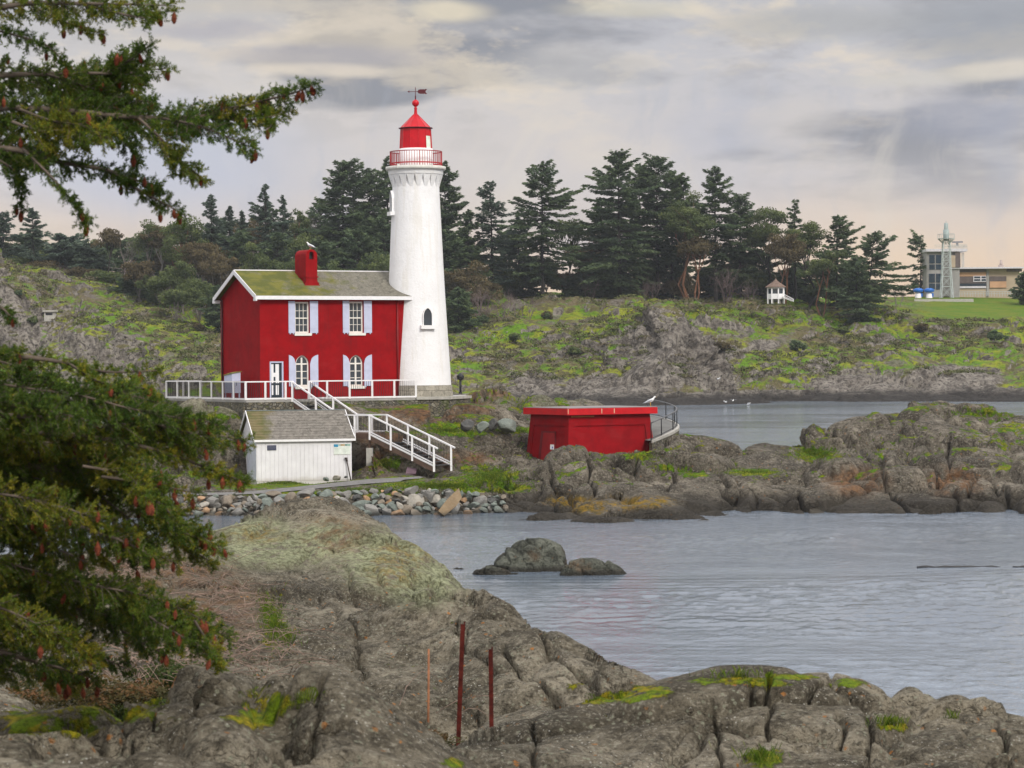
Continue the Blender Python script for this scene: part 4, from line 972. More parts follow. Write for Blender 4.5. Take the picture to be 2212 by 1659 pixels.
# ---------------------------------------------------------------- stairs
def make_stairs():
    PH = math.radians(42); sd = Vector((math.cos(PH), -math.sin(PH), 0)); sw = Vector((math.sin(PH), math.cos(PH), 0)); wd = 1.25
    n0 = T0a.copy()
    plane_n = Vector((sd.y, -sd.x, 0))
    def at(px, py): return on_plane(px, py, n0, plane_n)
    a0 = Vector((n0.x, n0.y, DZ))
    l0 = at(736, 936); l1 = at(800, 936); e = at(948, 1010)
    lz = (at(766.7, 936).z + at(798.6, 936).z) / 2
    l0.z = l1.z = lz; ez = at(938.9, 1007).z + .05
    e = at(938.9, 1007); e.z = ez
    root = thing('staircase', (a0.x, a0.y, lz - 1.5), 'white railed wooden staircase with landing from the terrace down past the white shed', 'staircase')
    def flight(p, q):
        m = MB(); n = max(4, round((p.z - q.z) / .17)); t = MB()
        for k in range(n):
            c = p.lerp(q, (k + .5) / n); z = p.z + (q.z - p.z) * (k + 1) / n
            b0 = c + sd * -.17; b1 = c + sd * .17
            mm = MB(); z_ = z
            mm.hexa([Vector((*b0.xy, z_ - .04)), Vector((*b1.xy, z_ - .04)), Vector((*(b1 + sw * wd).xy, z_ - .04)), Vector((*(b0 + sw * wd).xy, z_ - .04)),
                     Vector((*b0.xy, z_)), Vector((*b1.xy, z_)), Vector((*(b1 + sw * wd).xy, z_)), Vector((*(b0 + sw * wd).xy, z_))])
            mm.build('tread', TREAD, root)
        for o in (sw * -.03, sw * (wd + .03)):
            m = MB(); m.bar(p + o + Vector((0, 0, -.22)), q + o + Vector((0, 0, -.22)), .06, .3); st = m.build('stringer', BROWNW, root)
            m = MB(); m.bar(p + o + sw * (-.02 if o.dot(sw) < 0 else .02) + Vector((0, 0, -.04)), q + o + sw * (-.02 if o.dot(sw) < 0 else .02) + Vector((0, 0, -.04)), .07, .08); m.build('stringer_cap', WHITE, st)
    flight(a0, l0); flight(l1, e)
    m = MB(); m.hexa([Vector((*p.xy, lz - d)) for d in (.3, 0) for p in (l0 - sw * .05, l1 - sw * .05, l1 + sw * (wd + .05), l0 + sw * (wd + .05))]); m.build('landing', BROWNW, root)
    for px in (815,):
        p = l1 - sd * .15 + sw * .1
        m = MB(); m.bar((p.x, p.y, lz - .3), (p.x, p.y, lz - .85), .12); po = m.build('landing_post', BROWNW, root)
        m = MB(); m.bar((p.x, p.y, lz - .8), (p.x, p.y, lz - 2.0), .38); m.build('footing', CONC, po)
    B = MB(); h = 1.0
    def run(pts, hs_=1.0):
        for i, (p, q) in enumerate(zip(pts, pts[1:])):
            m = MB(); m.bar(p + Vector((0, 0, h)), q + Vector((0, 0, h)), .085, .075); m.build('handrail', WHITE, root)
            m = MB(); m.bar(p + Vector((0, 0, .1)), q + Vector((0, 0, .1)), .05, .06); m.build('bottom_rail', WHITE, root)
            n = max(2, int((q - p).length / .12))
            for k in range(1, n):
                c = p.lerp(q, k / n); B.bar(c + Vector((0, 0, .1)), c + Vector((0, 0, h)), .022)
    def post(p, lo=.35):
        m = MB(); m.box((p.x, p.y, p.z + (h - lo) / 2), .11, .11, h + lo); m.build('post', WHITE, root)
    for o, far_ in ((sw * -.05, 0), (sw * (wd + .05), 1)):
        A, L0, L1, E = a0 + o, l0 + o, l1 + o, e + o
        E2 = E + (E - L1).normalized() * .3
        run([A, L0]); run([L0, L1]); run([L1, E])
        m = MB(); m.bar(E + Vector((0, 0, h)), E2 + Vector((0, 0, h)), .085, .075); m.build('handrail', WHITE, root)
        for p in (A, A.lerp(L0, .5), L0, L0.lerp(L1, .5), L1, L1.lerp(E, 1 / 3), L1.lerp(E, 2 / 3), E): post(p)
    o = B.build('baluster', BLACKM, root, recalc=False); o['kind'] = 'stuff'
    # ramp board at the foot
    p = W(905, 985, e.y + 1.0); q = W(892, 1024, e.y + .2)
    m = MB(); d = Vector((.0, 0, 0))
    a, b = W(897, 985, 145.0), W(887, 1024, 142.6)
    m.bar(a, b, .55, .06); o = m.build('plank', plain('purple grey board', (.13, .08, .1), .8), None, b); tag(o, 'purple grey board leaning on the rock under the foot of the stairs', 'plank')
make_stairs()

# ---------------------------------------------------------------- white shed
def make_shed():
    th = math.radians(15); f = Vector((math.cos(th), math.sin(th), 0)); g = Vector((-math.sin(th), math.cos(th), 0))
    o = W(555.3, 1039, 143.0); z0 = o.z; o.z = 0
    fr_ = lambda s, t, z: o + f * s + g * t + Vector((0, 0, z))
    hit = lambda px, py, t=0.0: ((on_plane(px, py, o + g * t, g) - o).dot(f), on_plane(px, py, o + g * t, g).z)
    L, ze = hit(759.5, 950); ze = W(555.3, 949.5, 143).z
    q = on_plane(521.5, 1000, o, f); D = (q - o).dot(g)
    hf = D / 2; zr = W(537, 889.5, 143 + hf).z
    root = thing('wooden_shed', fr_(L / 2, hf, z0), 'small white board shed with grey shingle roof below the red house', 'shed')
    t = NT('white vertical boards'); n = t.noise(1.5, 5, .6); st = t.noise(2.0, 4, .6, v=t.vec(t.pos, (5, 5, .4)))
    c = t.mix(t.mapr(n, .3, .7), (.7, .69, .71), (.78, .77, .79)); c = t.mix(t.math('MULTIPLY', t.mapr(st, .52, .75), .4), c, (.56, .54, .54))
    z = t.xyz(t.pos)[2]; c = t.mix(t.math('MULTIPLY', t.mapr(t.math('ADD', z, t.math('MULTIPLY', n, .4)), z0 + .45, z0 + .15), .5), c, (.4, .36, .28))
    BW = t.done(c, .7, .25)
    m = MB(); nb = 22
    for k in range(nb):
        a, b = L * k / nb + .006, L * (k + 1) / nb - .006
        m.fbox(fr_, a, b, -.022 if k % 2 else -.018, 0, z0 - .02, ze)
    m.fbox(fr_, 0.005, L - .005, 0.001, .08, z0 - .6, ze); m.fbox(fr_, 0.006, L - .006, D - .08, D, z0 - .6, ze)
    side = lambda a, t_, zz: fr_(t_, a, zz)
    for x in (0, L - .08): m.panel(lambda a, t_, zz, x=x: fr_(x + t_, a, zz), [(.0805, z0 - .6), (D - .0805, z0 - .6), (D - .0805, ze), (hf, zr - .06), (.0805, ze)], [], 0, .08)
    m.build('wall', BW, root)
    m = MB(); nl = 9
    for k in range(nl):
        zz = ze - .05 + (zr - ze - .15) * k / nl; w = max(.06, hf * (1 - (k + .9) / (nl + .4)) )
        m.hexa([fr_(-.045, hf - w, zz), fr_(-.001, hf - w, zz), fr_(-.001, hf + w, zz), fr_(-.045, hf + w, zz), fr_(-.012, hf - w, zz + .15), fr_(-.001, hf - w, zz + .15), fr_(-.001, hf + w, zz + .15), fr_(-.012, hf + w, zz + .15)])
    m.build('gable_siding', BW, root)
    ov = .14; sl = (zr - ze) / hf; RM = shingle('grey weathered shingles', (.12, .11, .095), (.22, .2, .175), (.1, .1, .03), (.16, .13, .06), (fr_(-.2, 0, 0).x, fr_(L * .35, 0, 0).x, .75, .02))
    m = MB()
    for e in (-ov, D + ov):
        za = ze - ov * sl; nr = 11
        for k in range(nr):
            u0, u1 = k / nr, (k + 1) / nr
            ta, tb = e + (hf - e) * u0, e + (hf - e) * u1; z_a, z_b = za + (zr - za) * u0, za + (zr - za) * u1
            m.hexa([fr_(-.16, ta, z_a), fr_(L + .16, ta, z_a), fr_(L + .16, tb, z_b), fr_(-.16, tb, z_b), fr_(-.16, ta, z_a + .075), fr_(L + .16, ta, z_a + .075), fr_(L + .16, tb, z_b + .05), fr_(-.16, tb, z_b + .05)])
    rf = m.build('roof', RM, root)
    m = MB(); m.fbox(fr_, -.15, L + .15, hf - .06, hf + .06, zr + .045, zr + .075); m.build('ridge_cap', plain('grey green ridge', (.2, .24, .24), .7), rf)
    m = MB(); za = ze - ov * sl
    m.fbox(fr_, -.17, L + .2, -ov - .035, -ov - .002, za - .06, za + .06); m.fbox(fr_, L + .162, L + .2, -ov - .03, .3, za - .06, za + .18)
    for e in (-ov, D + ov):
        p, q = fr_(-.18, e, za - .02), fr_(-.18, hf, zr + .02)
        m.bar(p, q, .04, .12)
        p, q = fr_(L + .18, e, za), fr_(L + .18, hf, zr + .02); m.bar(p, q, .04, .1)
    m.build('fascia', WHITE, root)
    # plank door on the gable
    m = MB(); zt = ze - .12; d0, d1 = .12, D * .56
    for k in range(6): a = d0 + (d1 - d0) * k / 6; m.fbox(lambda s, t_, zz: fr_(t_, s, zz), a + .004, a + (d1 - d0) / 6 - .004, -.05, -.002, z0 + .05, zt)
    do = m.build('door', plain('pale blue white door', (.6, .63, .72), .6), root)
    m = MB(); m.fbox(lambda s, t_, zz: fr_(t_, s, zz), d0, d0 + .35, -.065, -.051, zt - .3, zt - .25); m.build('strap_hinge', BLACKM, do)
    m = MB(); m.fbox(lambda s, t_, zz: fr_(t_, s, zz), d1 + .02, d1 + .1, -.03, -.001, z0, zt + .05); m.fbox(lambda s, t_, zz: fr_(t_, s, zz), 0, .1, -.03, -.001, z0, ze - .05); m.build('corner_board', WHITE, root)
    # signs
    a, zb = hit(577, 972.6); b, zt = hit(596.4, 961.6)
    m = MB(); m.fbox(fr_, a, b, -.05, -.024, zb, zt); s1 = m.build('sign_plaque', plain('slate blue plaque', (.05, .055, .1), .5), None, fr_(a, -.03, zb)); tag(s1, 'small dark slate plaque on the left of the shed front', 'sign')
    rr = random.Random(3)
    m = MB(); h_ = (zt - zb)
    for r in range(3):
        x = a + .06
        while x < b - .1:
            w = rr.uniform(.03, .07); m.fbox(fr_, x, x + w, -.052, -.0502, zb + h_ * (.24 + .22 * r), zb + h_ * (.3 + .22 * r)); x += w + .025
    tx = m.build('lettering', plain('grey lettering', (.2, .21, .25), .6), s1)
    a, zb = hit(720.9, 981.9); b, zt = hit(756.6, 958.6)
    m = MB(); m.fbox(fr_, a, b, -.05, -.024, zb, zt); s2 = m.build('sign_board', plain('pale notice board', (.7, .74, .68), .5), None, fr_(a, -.03, zb)); tag(s2, 'pale information board with a coloured picture strip at the right of the shed front', 'sign')
    hh = zt - zb; xs = [a, a + (b - a) * .26, a + (b - a) * .4, a + (b - a) * .66, a + (b - a) * .8, b]
    for (x0, x1, c, zf_) in ((xs[0], xs[1], (.03, .24, .42), .28), (xs[1], xs[2], (.3, .42, .4), .18), (xs[2], xs[3], (.42, .27, .12), .18), (xs[3], xs[4], (.1, .2, .18), .18), (xs[4], xs[5], (.2, .36, .3), .18)):
        m = MB(); m.fbox(fr_, x0 + .004, x1 - .004, -.053, -.0502, zt - hh * zf_, zt - .015); m.build('picture_strip', plain('printed colour', c, .5, .3, .3, 9), s2)
    m = MB()
    for r in range(5):
        for (x0, x1) in ((a + .06, (a + b) / 2 - .06), ((a + b) / 2 + .05, b - .06)): m.fbox(fr_, x0, x1 - rr.uniform(0, .1), -.052, -.0502, zb + hh * (.1 + .12 * r), zb + hh * (.13 + .12 * r))
    m.build('text_line', plain('faint green print', (.52, .62, .54), .6), s2)
    # leaning iron pole in front
    p, q = W(755, 1034, o.y + 1.05), W(746.8, 989, o.y + 1.2)
    p = fr_(hit(755, 1034)[0], -.35, z0 - .05); q = fr_(hit(747.2, 990)[0], -.12, W(747, 990, 144).z)
    m = MB(); m.tube([p, q], [.03, .035], 8); m.tube([q - (q - p) * .14, q + (q - p) * .02], [.055, .06], 8); m.bar(q + f * -.1, q + f * .05, .05, .08)
    po = m.build('iron_pole', plain('dark rusted pole', (.05, .035, .03), .7), None, p); tag(po, 'thin dark iron pole leaning against the right end of the white shed', 'pole')
make_shed()

# ---------------------------------------------------------------- low red fog signal building
def make_fog():
    th = math.radians(30); f = Vector((math.cos(th), math.sin(th), 0)); g = Vector((-math.sin(th), math.cos(th), 0))
    o = W(1229, 898, 147.0); o.z = 0
    fr_ = lambda s, t, z: o + f * s + g * t + Vector((0, 0, z))
    zt = W(1229, 896.5, 147).z; z0 = 1.2
    s1 = (on_plane(1403.5, 900, o, g) - o).dot(f); t1 = (on_plane(1147, 900, o, f) - o).dot(g)
    bt = .1 * 1.0
    root = thing('fog_signal_building', fr_(s1 / 2, t1 / 2, z0), 'low red flat roofed block building with sloping walls half hidden behind rocks', 'building')
    # battered walls with recessed panels: four corner piers, top band and inner body
    H = zt - z0
    def bat(s, t, z):   # push outward towards the base
        k = (zt - z) * .088
        cs, ct = s1 / 2, t1 / 2
        return fr_(s + (k if s > cs else -k), t + (k if t > ct else -k), z)
    m = MB(); m.fbox(bat, .06, s1 - .06, .06, t1 - .06, z0, zt)
    body = m.build('wall', RED2, root)
    m = MB()
    pw = .42
    for s in ((0, pw), (s1 - pw, s1)):
        for t in ((0, pw), (t1 - pw, t1)): m.fbox(lambda a, b, z: bat(a, b, z), s[0], s[1], t[0], t[1], z0, zt - .62)
    m.fbox(bat, 0, s1, 0, t1, zt - .62, zt)
    m.build('pier', RED2, root)
    m = MB(); m.fbox(fr_, -.32, s1 + .32, -.32, t1 + .32, zt - .002, zt + .36)
    rf = m.build('roof_slab', plain('bright red fascia', (.5, .006, .012), .5, .3, .1, 2), root)
    m = MB(); m.fbox(fr_, -.29, s1 + .29, -.29, t1 + .29, zt + .361, zt + .4); m.build('roof_deck', plain('grey roofing', (.24, .22, .22), .8, .2, .1), rf)
    m = MB()
    for px in (1226.5, 1299, 1326): s = (on_plane(px, 890, o - g * .32, g) - o).dot(f); m.fbox(fr_, max(s, -.3), max(s, -.3) + .05, -.335, -.3205, zt + .06, zt + .33)
    m.build('fascia_mark', plain('chipped cream patch', (.6, .4, .28), .8), rf)
    m = MB(); s = (on_plane(1232, 901, o, g) - o).dot(f); m.fbox(fr_, s + .05, s + 1.55, -.02, -.005, zt - .13, zt - .07); m.build('paint_streak', plain('yellow brown streak', (.4, .16, .04), .8), body)
    # door in the left face
    ds = (on_plane(1201, 950, o, f) - o).dot(g); de = (on_plane(1174, 950, o, f) - o).dot(g); zd = (on_plane(1190, 931.6, o, f)).z
    bx = lambda a, t_, z: bat(t_, a, z)
    m = MB(); m.fbox(bx, ds, de, -.012, .05, z0, zd); dk = m.build('door_recess', plain('deep red shadowed reveal', (.12, .003, .006), .6), root)
    m = MB(); m.fbox(bx, ds + .05, de - .3, -.03, -.013, z0, zd - .08); do = m.build('door', plain('red door', (.26, .004, .008), .5), root)
    n0 = (on_plane(1201.5, 965, o, f) - o).dot(g); n1 = (on_plane(1193, 965, o, f) - o).dot(g); zn0, zn1 = on_plane(1197, 970.6, o, f).z, on_plane(1197, 960, o, f).z
    m = MB(); m.fbox(bx, ds + .07, ds + .07 + abs(n1 - n0) * .9, -.05, -.031, zn0, zn1); m.build('notice', WHITE, do)
    m = MB(); m.fbox(bx, ds + .12, ds + .27, -.053, -.0505, zn0 + .06, zn0 + .16); m.build('notice_print', plain('blue print', (.2, .22, .5), .6), do)
    p = W(1200, 985, 144.6); m = MB(); m.box((p.x, p.y, p.z), .3, .3, .45); b = m.build('stone_block', CONC, None, p); tag(b, 'small pale stone block by the door of the low red building', 'block')
    return fr_, s1, t1, zt
FOG = make_fog()

def make_walkway():
    top = [(1399.5, 862.8, 163), (1420, 865.5, 161), (1438.6, 869.6, 158.8), (1455, 875.5, 156.5), (1463.2, 882.3, 154.5), (1460, 888.5, 153), (1447, 895, 151.6), (1429.2, 903.6, 150), (1406.3, 913.7, 148)]
    T = [W(*q) for q in top]
    # smooth
    P = []
    for i in range(len(T) - 1):
        for k in range(4): P.append(T[i].lerp(T[i + 1], k / 4))
    P.append(T[-1])
    for _ in range(3): P = [P[0]] + [(a + 2 * b + c) / 4 for a, b, c in zip(P, P[1:], P[2:])] + [P[-1]]
    h = Vector((0, 0, -1.0))
    root = thing('curved_railing', P[16] + h, 'black iron railing curving round the walkway right of the low red building', 'railing')
    m = MB(); m.tube(P, .035, 8); m.build('top_rail', plain('worn grey black rail', (.07, .07, .075), .35), root)
    m = MB(); m.tube([p + h * .88 for p in P], .022, 6); m.build('bottom_rail', BLACKM, root)
    for i in (0, 8, 13, 17, 22, 28, 32):
        m = MB(); m.tube([P[i], P[i] + h * 1.05], .032, 6); m.build('post', BLACKM, root)
    fr_, s1, t1, zt = FOG
    inner = fr_(s1 + .3, t1 / 2, 0)
    V = []; n = len(P)
    for p in P:
        for k in range(6):
            q = p.lerp(Vector((inner.x, inner.y, p.z)), k / 5); V.append((q.x, q.y, p.z - 1.0 + .002))
    V = np.array(V); o = link('walkway', np_mesh('walkway', V, grid_faces(n, 6)), None, plain('walkway concrete', (.15, .148, .14), .9, .2, .12, 1.5)); tag(o, kind='structure')
    m = MB(); w = MB(); c0 = sum(P, Vector()) / n
    for a, b in zip(P, P[1:]):
        oa, ob = [((p - inner).xy.normalized().to_3d() * .22) for p in (a, b)]
        lo = -.06
        m.hexa([a + h + Vector((0, 0, -.12)), b + h + Vector((0, 0, -.12)), b + h + ob + Vector((0, 0, -.12)), a + h + oa + Vector((0, 0, -.12)), a + h + Vector((0, 0, .03)), b + h + Vector((0, 0, .03)), b + h + ob + Vector((0, 0, .03)), a + h + oa + Vector((0, 0, .03))])
        w.hexa([a + h * 3.6 - oa * 2, b + h * 3.6 - ob * 2, b + h * 3.6 + ob * 1.2, a + h * 3.6 + oa * 1.2, a + h * 1.125 - oa * 2, b + h * 1.125 - ob * 2, b + h * 1.125 + ob * .8, a + h * 1.125 + oa * .8])
    r2 = thing('curb_wall', P[18] + h * 2, 'curved rubble stone wall with pale coping under the black walkway railing', 'wall')
    w.build('wall_body', STONE, r2); m.build('coping', CONC, r2)
make_walkway()

def make_cabinet():
    o = W(495, 857, 151.2); o.z = DZ
    th = math.radians(20)
    fr_ = lambda a, b, z: o + (fx * a * .0 + Vector((math.cos(.6), math.sin(.6), 0)) * a + Vector((-math.sin(.6), math.cos(.6), 0)) * b) + Vector((0, 0, z))
    root = thing('utility_cabinet', o, 'pale lavender metal cabinet with mossy sloping lid standing before the gable of the red house', 'cabinet')
    zt0, zt1 = W(480, 812, 151).z - DZ, W(510, 804, 151).z - DZ
    m = MB(); m.hexa([fr_(-.05, -.45, .38), fr_(.5, -.45, .38), fr_(.5, .5, .38), fr_(-.05, .5, .38), fr_(-.05, -.45, zt0 + .12), fr_(.5, -.45, zt1), fr_(.5, .5, zt1 - .05), fr_(-.05, .5, zt0)])
    m.build('cabinet_body', LAV, root)
    m = MB(); m.hexa([fr_(-.1, -.5, zt0 + .125), fr_(.55, -.5, zt1 + .02), fr_(.55, .55, zt1 - .03), fr_(-.1, .55, zt0 + .01), fr_(-.1, -.5, zt0 + .17), fr_(.55, -.5, zt1 + .06), fr_(.55, .55, zt1 + .01), fr_(-.1, .55, zt0 + .05)]); m.build('lid', plain('mossy lid', (.2, .2, .05), .9, .2, .4), root)
    for a, b in ((0, -.4), (.44, -.4), (.44, .42), (0, .42)):
        m = MB(); m.bar(fr_(a, b, 0), fr_(a, b, .38), .07); m.build('leg', LAV, root)
    m = MB(); m.fbox(fr_, .2, .23, -.475, -.452, .8, 1.0); m.build('handle', DARKW, root)
make_cabinet()

def make_lamp_post():
    p = W(994.6, 850.5, 158.6); q = W(994.6, 806, 158.6)
    root = thing('lamp_post', p, 'short black lamp post on the rock right of the lighthouse', 'lamp post')
    m = MB(); m.tube([p, p.lerp(q, .66)], .065, 10); m.tube([p, p + (q - p) * .08], .11, 10); m.build('post', BLACKM, root)
    m = MB(); c = p.lerp(q, .66); m.lathe(c, [(.07, 0), (.2, .08), (.24, .25), (.14, .34), (.03, .42)], 12); m.build('lamp_head', BLACKM, root)
make_lamp_post()

def post_at(px0, py0, px1, py1, d, w, mat, label, name, cat, I=False):
    p, q = W(px1, py1 + 25, d), W(px0, py0, d)
    m = MB()
    if I:
        ax = (q - p).normalized(); x = Vector((1, 0, 0)); y = ax.cross(x).normalized()
        m.bar(p - y * w * .3, q - y * w * .3, w, w * .2, up=y); m.bar(p + y * w * .12, q + y * w * .12 - ax * .02, w * .24, w * .6, up=y)
        m.bar(q - ax * .09 + x * w * .2, q + ax * .03 + x * w * .35, w * .35, w * .3)
    else: m.tube([p, p.lerp(q, .5) + Vector((.004, 0, 0)), q], [w * .5, w * .47, w * .42], 7)
    o = m.build(name, mat, None, p, recalc=True); return tag(o, label, cat)
post_at(1000, 1348, 989, 1600, 36.0, .062, RUST, 'tall rusty iron stake standing in the gully between the boulders', 'iron_stake', 'stake', True)
post_at(1060, 1402, 1062, 1575, 35.4, .058, RUST, 'shorter rusty iron stake with a bent top right of the tall one', 'iron_stake', 'stake', True)
post_at(926, 1402, 924, 1590, 37.2, .036, plain('weathered orange wood', (.32, .14, .07), .8, .2, .25, 8), 'thin pale orange wooden stake left of the rusty iron ones', 'wooden_stake', 'stake')

# ---------------------------------------------------------------- far headland: gazebo, station, mast
def make_gazebo():
    d = 528.0; p = W(1676, 640, d); x, y = p.x, p.y; zb = W(1676, 645, d).z
    root = thing('gazebo', (x, y, zb), 'small white hexagonal gazebo with brown roof on the far headland', 'gazebo')
    R_ = 20 / F * d * .92; H = (645 - 620.5) / F * d
    m = MB(); 
    for k in range(8):
        a, b = 2 * math.pi * k / 8 + .2, 2 * math.pi * (k + 1) / 8 + .2
        A, B = Vector((x + R_ * math.cos(a), y + R_ * math.sin(a), 0)), Vector((x + R_ * math.cos(b), y + R_ * math.sin(b), 0))
        m.bar(A + Vector((0, 0, zb - 1)), A + Vector((0, 0, zb + H)), .24)
        m.bar((A + B) / 2 + Vector((0, 0, zb + .3)), (A + B) / 2 + Vector((0, 0, zb + H * .62)), (B - A).length - .05, .1, up=(B - A).normalized().cross(Vector((0, 0, 1)))) if False else None
        n = (B - A).normalized(); nn = Vector((n.y, -n.x, 0)) * .06
        for z0, z1 in ((zb - .1, zb + H * .42), (zb + H * .88, zb + H)):
            m.hexa([A - nn + Vector((0, 0, z0)), B - nn + Vector((0, 0, z0)), B + nn + Vector((0, 0, z0)), A + nn + Vector((0, 0, z0)), A - nn + Vector((0, 0, z1)), B - nn + Vector((0, 0, z1)), B + nn + Vector((0, 0, z1)), A + nn + Vector((0, 0, z1))])
    m.build('wall', WHITE, root)
    m = MB(); m.lathe((x, y, 0), [(R_ * .9, zb + H * .42), (R_ * .9, zb + H * .88)], 8, False, .2); m.build('screen', GLASS, root)
    m = MB(); m.lathe((x, y, 0), [(R_ + .5, zb + H - .05), (R_ + .5, zb + H + .08), (R_ * .4, zb + H + 1.05), (.1, zb + H + 1.6), (.05, zb + H + 1.9)], 8, False, .2, True); m.build('roof', plain('brown shingles', (.17, .12, .095), .9, .15, .2, 2), root)
    m = MB()
    for k in range(5):
        c = W(1694 + k * 4.2, 640 + k * 1.6, d - 2); m.box((c.x, c.y, c.z - .2), .5, 1.6, .4)
    m.bar(W(1690, 634, d - 3), W(1714, 646, d - 3), .12); m.bar(W(1690, 634, d - 3), W(1690, 642, d - 3), .1); m.bar(W(1714, 646, d - 3), W(1714, 652, d - 3), .1)
    m.build('steps', WHITE, root)
make_gazebo()

def make_station():
    d = 622.0; S = d / F
    T = lambda px, py, dd=0.0: W(px, py, d + dd)
    zb = T(2100, 643).z - .6
    root = thing('coast_station', (T(2060, 640).x, d, zb), 'modern beige station building with dark glazed block and flat roofed wing', 'building')
    tan = plain('beige render', (.42, .34, .25), .8, .2, .08, .5); brn = plain('brown cladding', (.13, .105, .1), .8, .2, .15, .8); grey = plain('grey concrete', (.3, .29, .28), .8, .2, .1, .6); peach = plain('peach panel', (.5, .3, .18), .8, .2, .1, .5)
    dark = glass('dark blue glazing', (.012, .03, .05)); pale = plain('pale fascia', (.6, .58, .62), .6)
    X = lambda px: T(px, 600).x
    Z = lambda py: T(2050, py).z
    m = MB()
    bx = lambda m, x0, x1, y0, y1, t0, t1: m.fbox(lambda a, b, z: Vector((a, d + b, z)), X(x0), X(x1), t0, t1, Z(y1), Z(y0))
    bx(m, 2002, 2073, 543, 646, 0, 6.5); wl = m.build('wall', grey, root)
    m = MB(); bx(m, 2035, 2052, 543.5, 640, -.5, 6); m.build('stair_wall', plain('dark grey render', (.16, .155, .145), .85, .2, .2, .5), root)
    m = MB(); bx(m, 2064, 2205, 581, 646, 1.5, 9); m.build('wing_wall', tan, root)
    m = MB(); bx(m, 2000, 2089, 537.6, 543.4, -.9, 8); bx(m, 2036, 2212, 577.6, 581, -.4, 10); m.build('roof', pale, root)
    m = MB(); bx(m, 2065, 2136, 581.2, 587, 1.3, 1.49); bx(m, 2177, 2210, 581.2, 587.5, 1.2, 1.45); m.build('soffit', brn, root)
    for (x0, x1, y0, y1) in ((2007.5, 2019.5, 550.5, 568.5), (2021.8, 2034, 550.5, 568.5), (2007.5, 2019.5, 571, 582), (2021.8, 2034, 571, 582), (2006.5, 2019.5, 591, 610), (2021.8, 2032, 591, 610), (2006.5, 2019.5, 612, 625), (2021.8, 2032, 612, 625)):
        m = MB(); bx(m, x0, x1, y0, y1, -.12, -.005); m.build('window', dark, root)
    for (x0, x1, y0, y1, mt) in ((2052, 2063, 552, 578, tan), (2063, 2074, 545, 578, brn), (2067, 2132, 588.5, 597, peach), (2067.5, 2132, 597.4, 612, brn), (2067.5, 2132, 612.4, 618, DARKW), (2067, 2132, 618.4, 622.5, pale), (2140, 2176, 597.4, 608, brn), (2140, 2176, 608.4, 622, peach), (2133, 2138.5, 581.5, 640, grey)):
        m = MB(); bx(m, x0, x1, y0, y1, 1.2 if x0 > 2063.5 else -.62, 1.48 if x0 > 2063.5 else -.505); m.build('cladding_panel', mt, root)
    m = MB(); bx(m, 2104, 2132, 596, 609, 1.0, 1.19); w = m.build('window', pale, root)
    for x0, x1 in ((2106, 2119), (2122, 2131)):
        for y0, y1 in ((597.5, 601.2), (603.2, 607)):
            m = MB(); bx(m, x0, x1, y0, y1, .93, .995); m.build('pane', dark, w)
    m = MB()
    for k in range(15):
        p = X(2053) + (X(2088) - X(2053)) * k / 14; m.bar((p, d - .8, Z(537.5)), (p, d - .8, Z(529.5)), .09)
    for y in (529.5, 533.5): m.bar((X(2018), d - .8, Z(y)), (X(2088), d - .8, Z(y)), .09)
    m.build('roof_railing', GREYM, root)
    m = MB(); m.bar((X(2073), d + 3, Z(530)), (X(2073), d + 3, Z(523)), .5); m.bar((X(2062), d + 3, Z(522)), (X(2085), d + 3, Z(521.6)), .3, .4); m.build('radar_scanner', plain('grey radar', (.2, .2, .21), .6), root)
    m = MB()
    for x0 in (2083, 2087): m.bar((X(x0), d + 3, Z(545)), (X(x0), d + 3, Z(578)), .12)
    for k in range(14): z = Z(546 + 2.3 * k); m.bar((X(2083), d + 3, z), (X(2087), d + 3, z), .08)
    m.build('ladder', GREYM, root)
    m = MB(); m.tube([(X(2169.5), d + 4, Z(577.5)), (X(2169.5), d + 4, Z(561))], [.45, .25], 8); m.bar((X(2169.5), d + 4, Z(578)), (X(2169.5), d + 4, Z(572)), 1.1); m.build('vent_stack', plain('red brown stack', (.4, .33, .3), .8), root)
    m = MB()
    for k in range(26): p = X(2066) + (X(2210) - X(2066)) * k / 25; m.bar((p, d - 4, Z(642)), (p, d - 4, Z(631.5)), .1)
    for y in (631.5, 636): m.bar((X(2066), d - 4, Z(y)), (X(2210), d - 4, Z(y)), .1)
    o = m.build('chain_fence', GREYM, None, (X(2140), d - 4, Z(642))); tag(o, 'low grey metal fence along the lawn before the station wing', 'fence')
    # lattice mast
    dm = d - 8; Tm = lambda px, py, dd=0.0: W(px, py, dm + dd); cx = 2044.5
    r2 = thing('radar_mast', (Tm(cx, 642).x, dm, Tm(cx, 644).z), 'pale steel lattice mast with platform and antenna drum before the station', 'mast')
    ms = plain('pale green steel', (.42, .47, .46), .55, .35, .08); m = MB()
    hw = lambda py: np.interp(py, [480, 527, 580, 642], [2.2, 7.5, 9.0, 12.5]) * dm / F
    zz = lambda py: Tm(cx, py).z; c = Tm(cx, 600); lv = [520, 533, 547, 562, 578, 597, 619, 644]
    cor = lambda py: [Vector((c.x + sx * hw(py), dm + sy * hw(py), zz(py))) for sx, sy in ((-1, -1), (1, -1), (1, 1), (-1, 1))]
    for a, b in zip(lv, lv[1:]):
        A, B = cor(a), cor(b)
        for i in range(4):
            m.bar(A[i], B[i], .17); m.bar(A[i], A[(i + 1) % 4], .08); m.bar(A[i], B[(i + 1) % 4], .06); m.bar(A[(i + 1) % 4], B[i], .06)
    m.build('lattice', ms, r2)
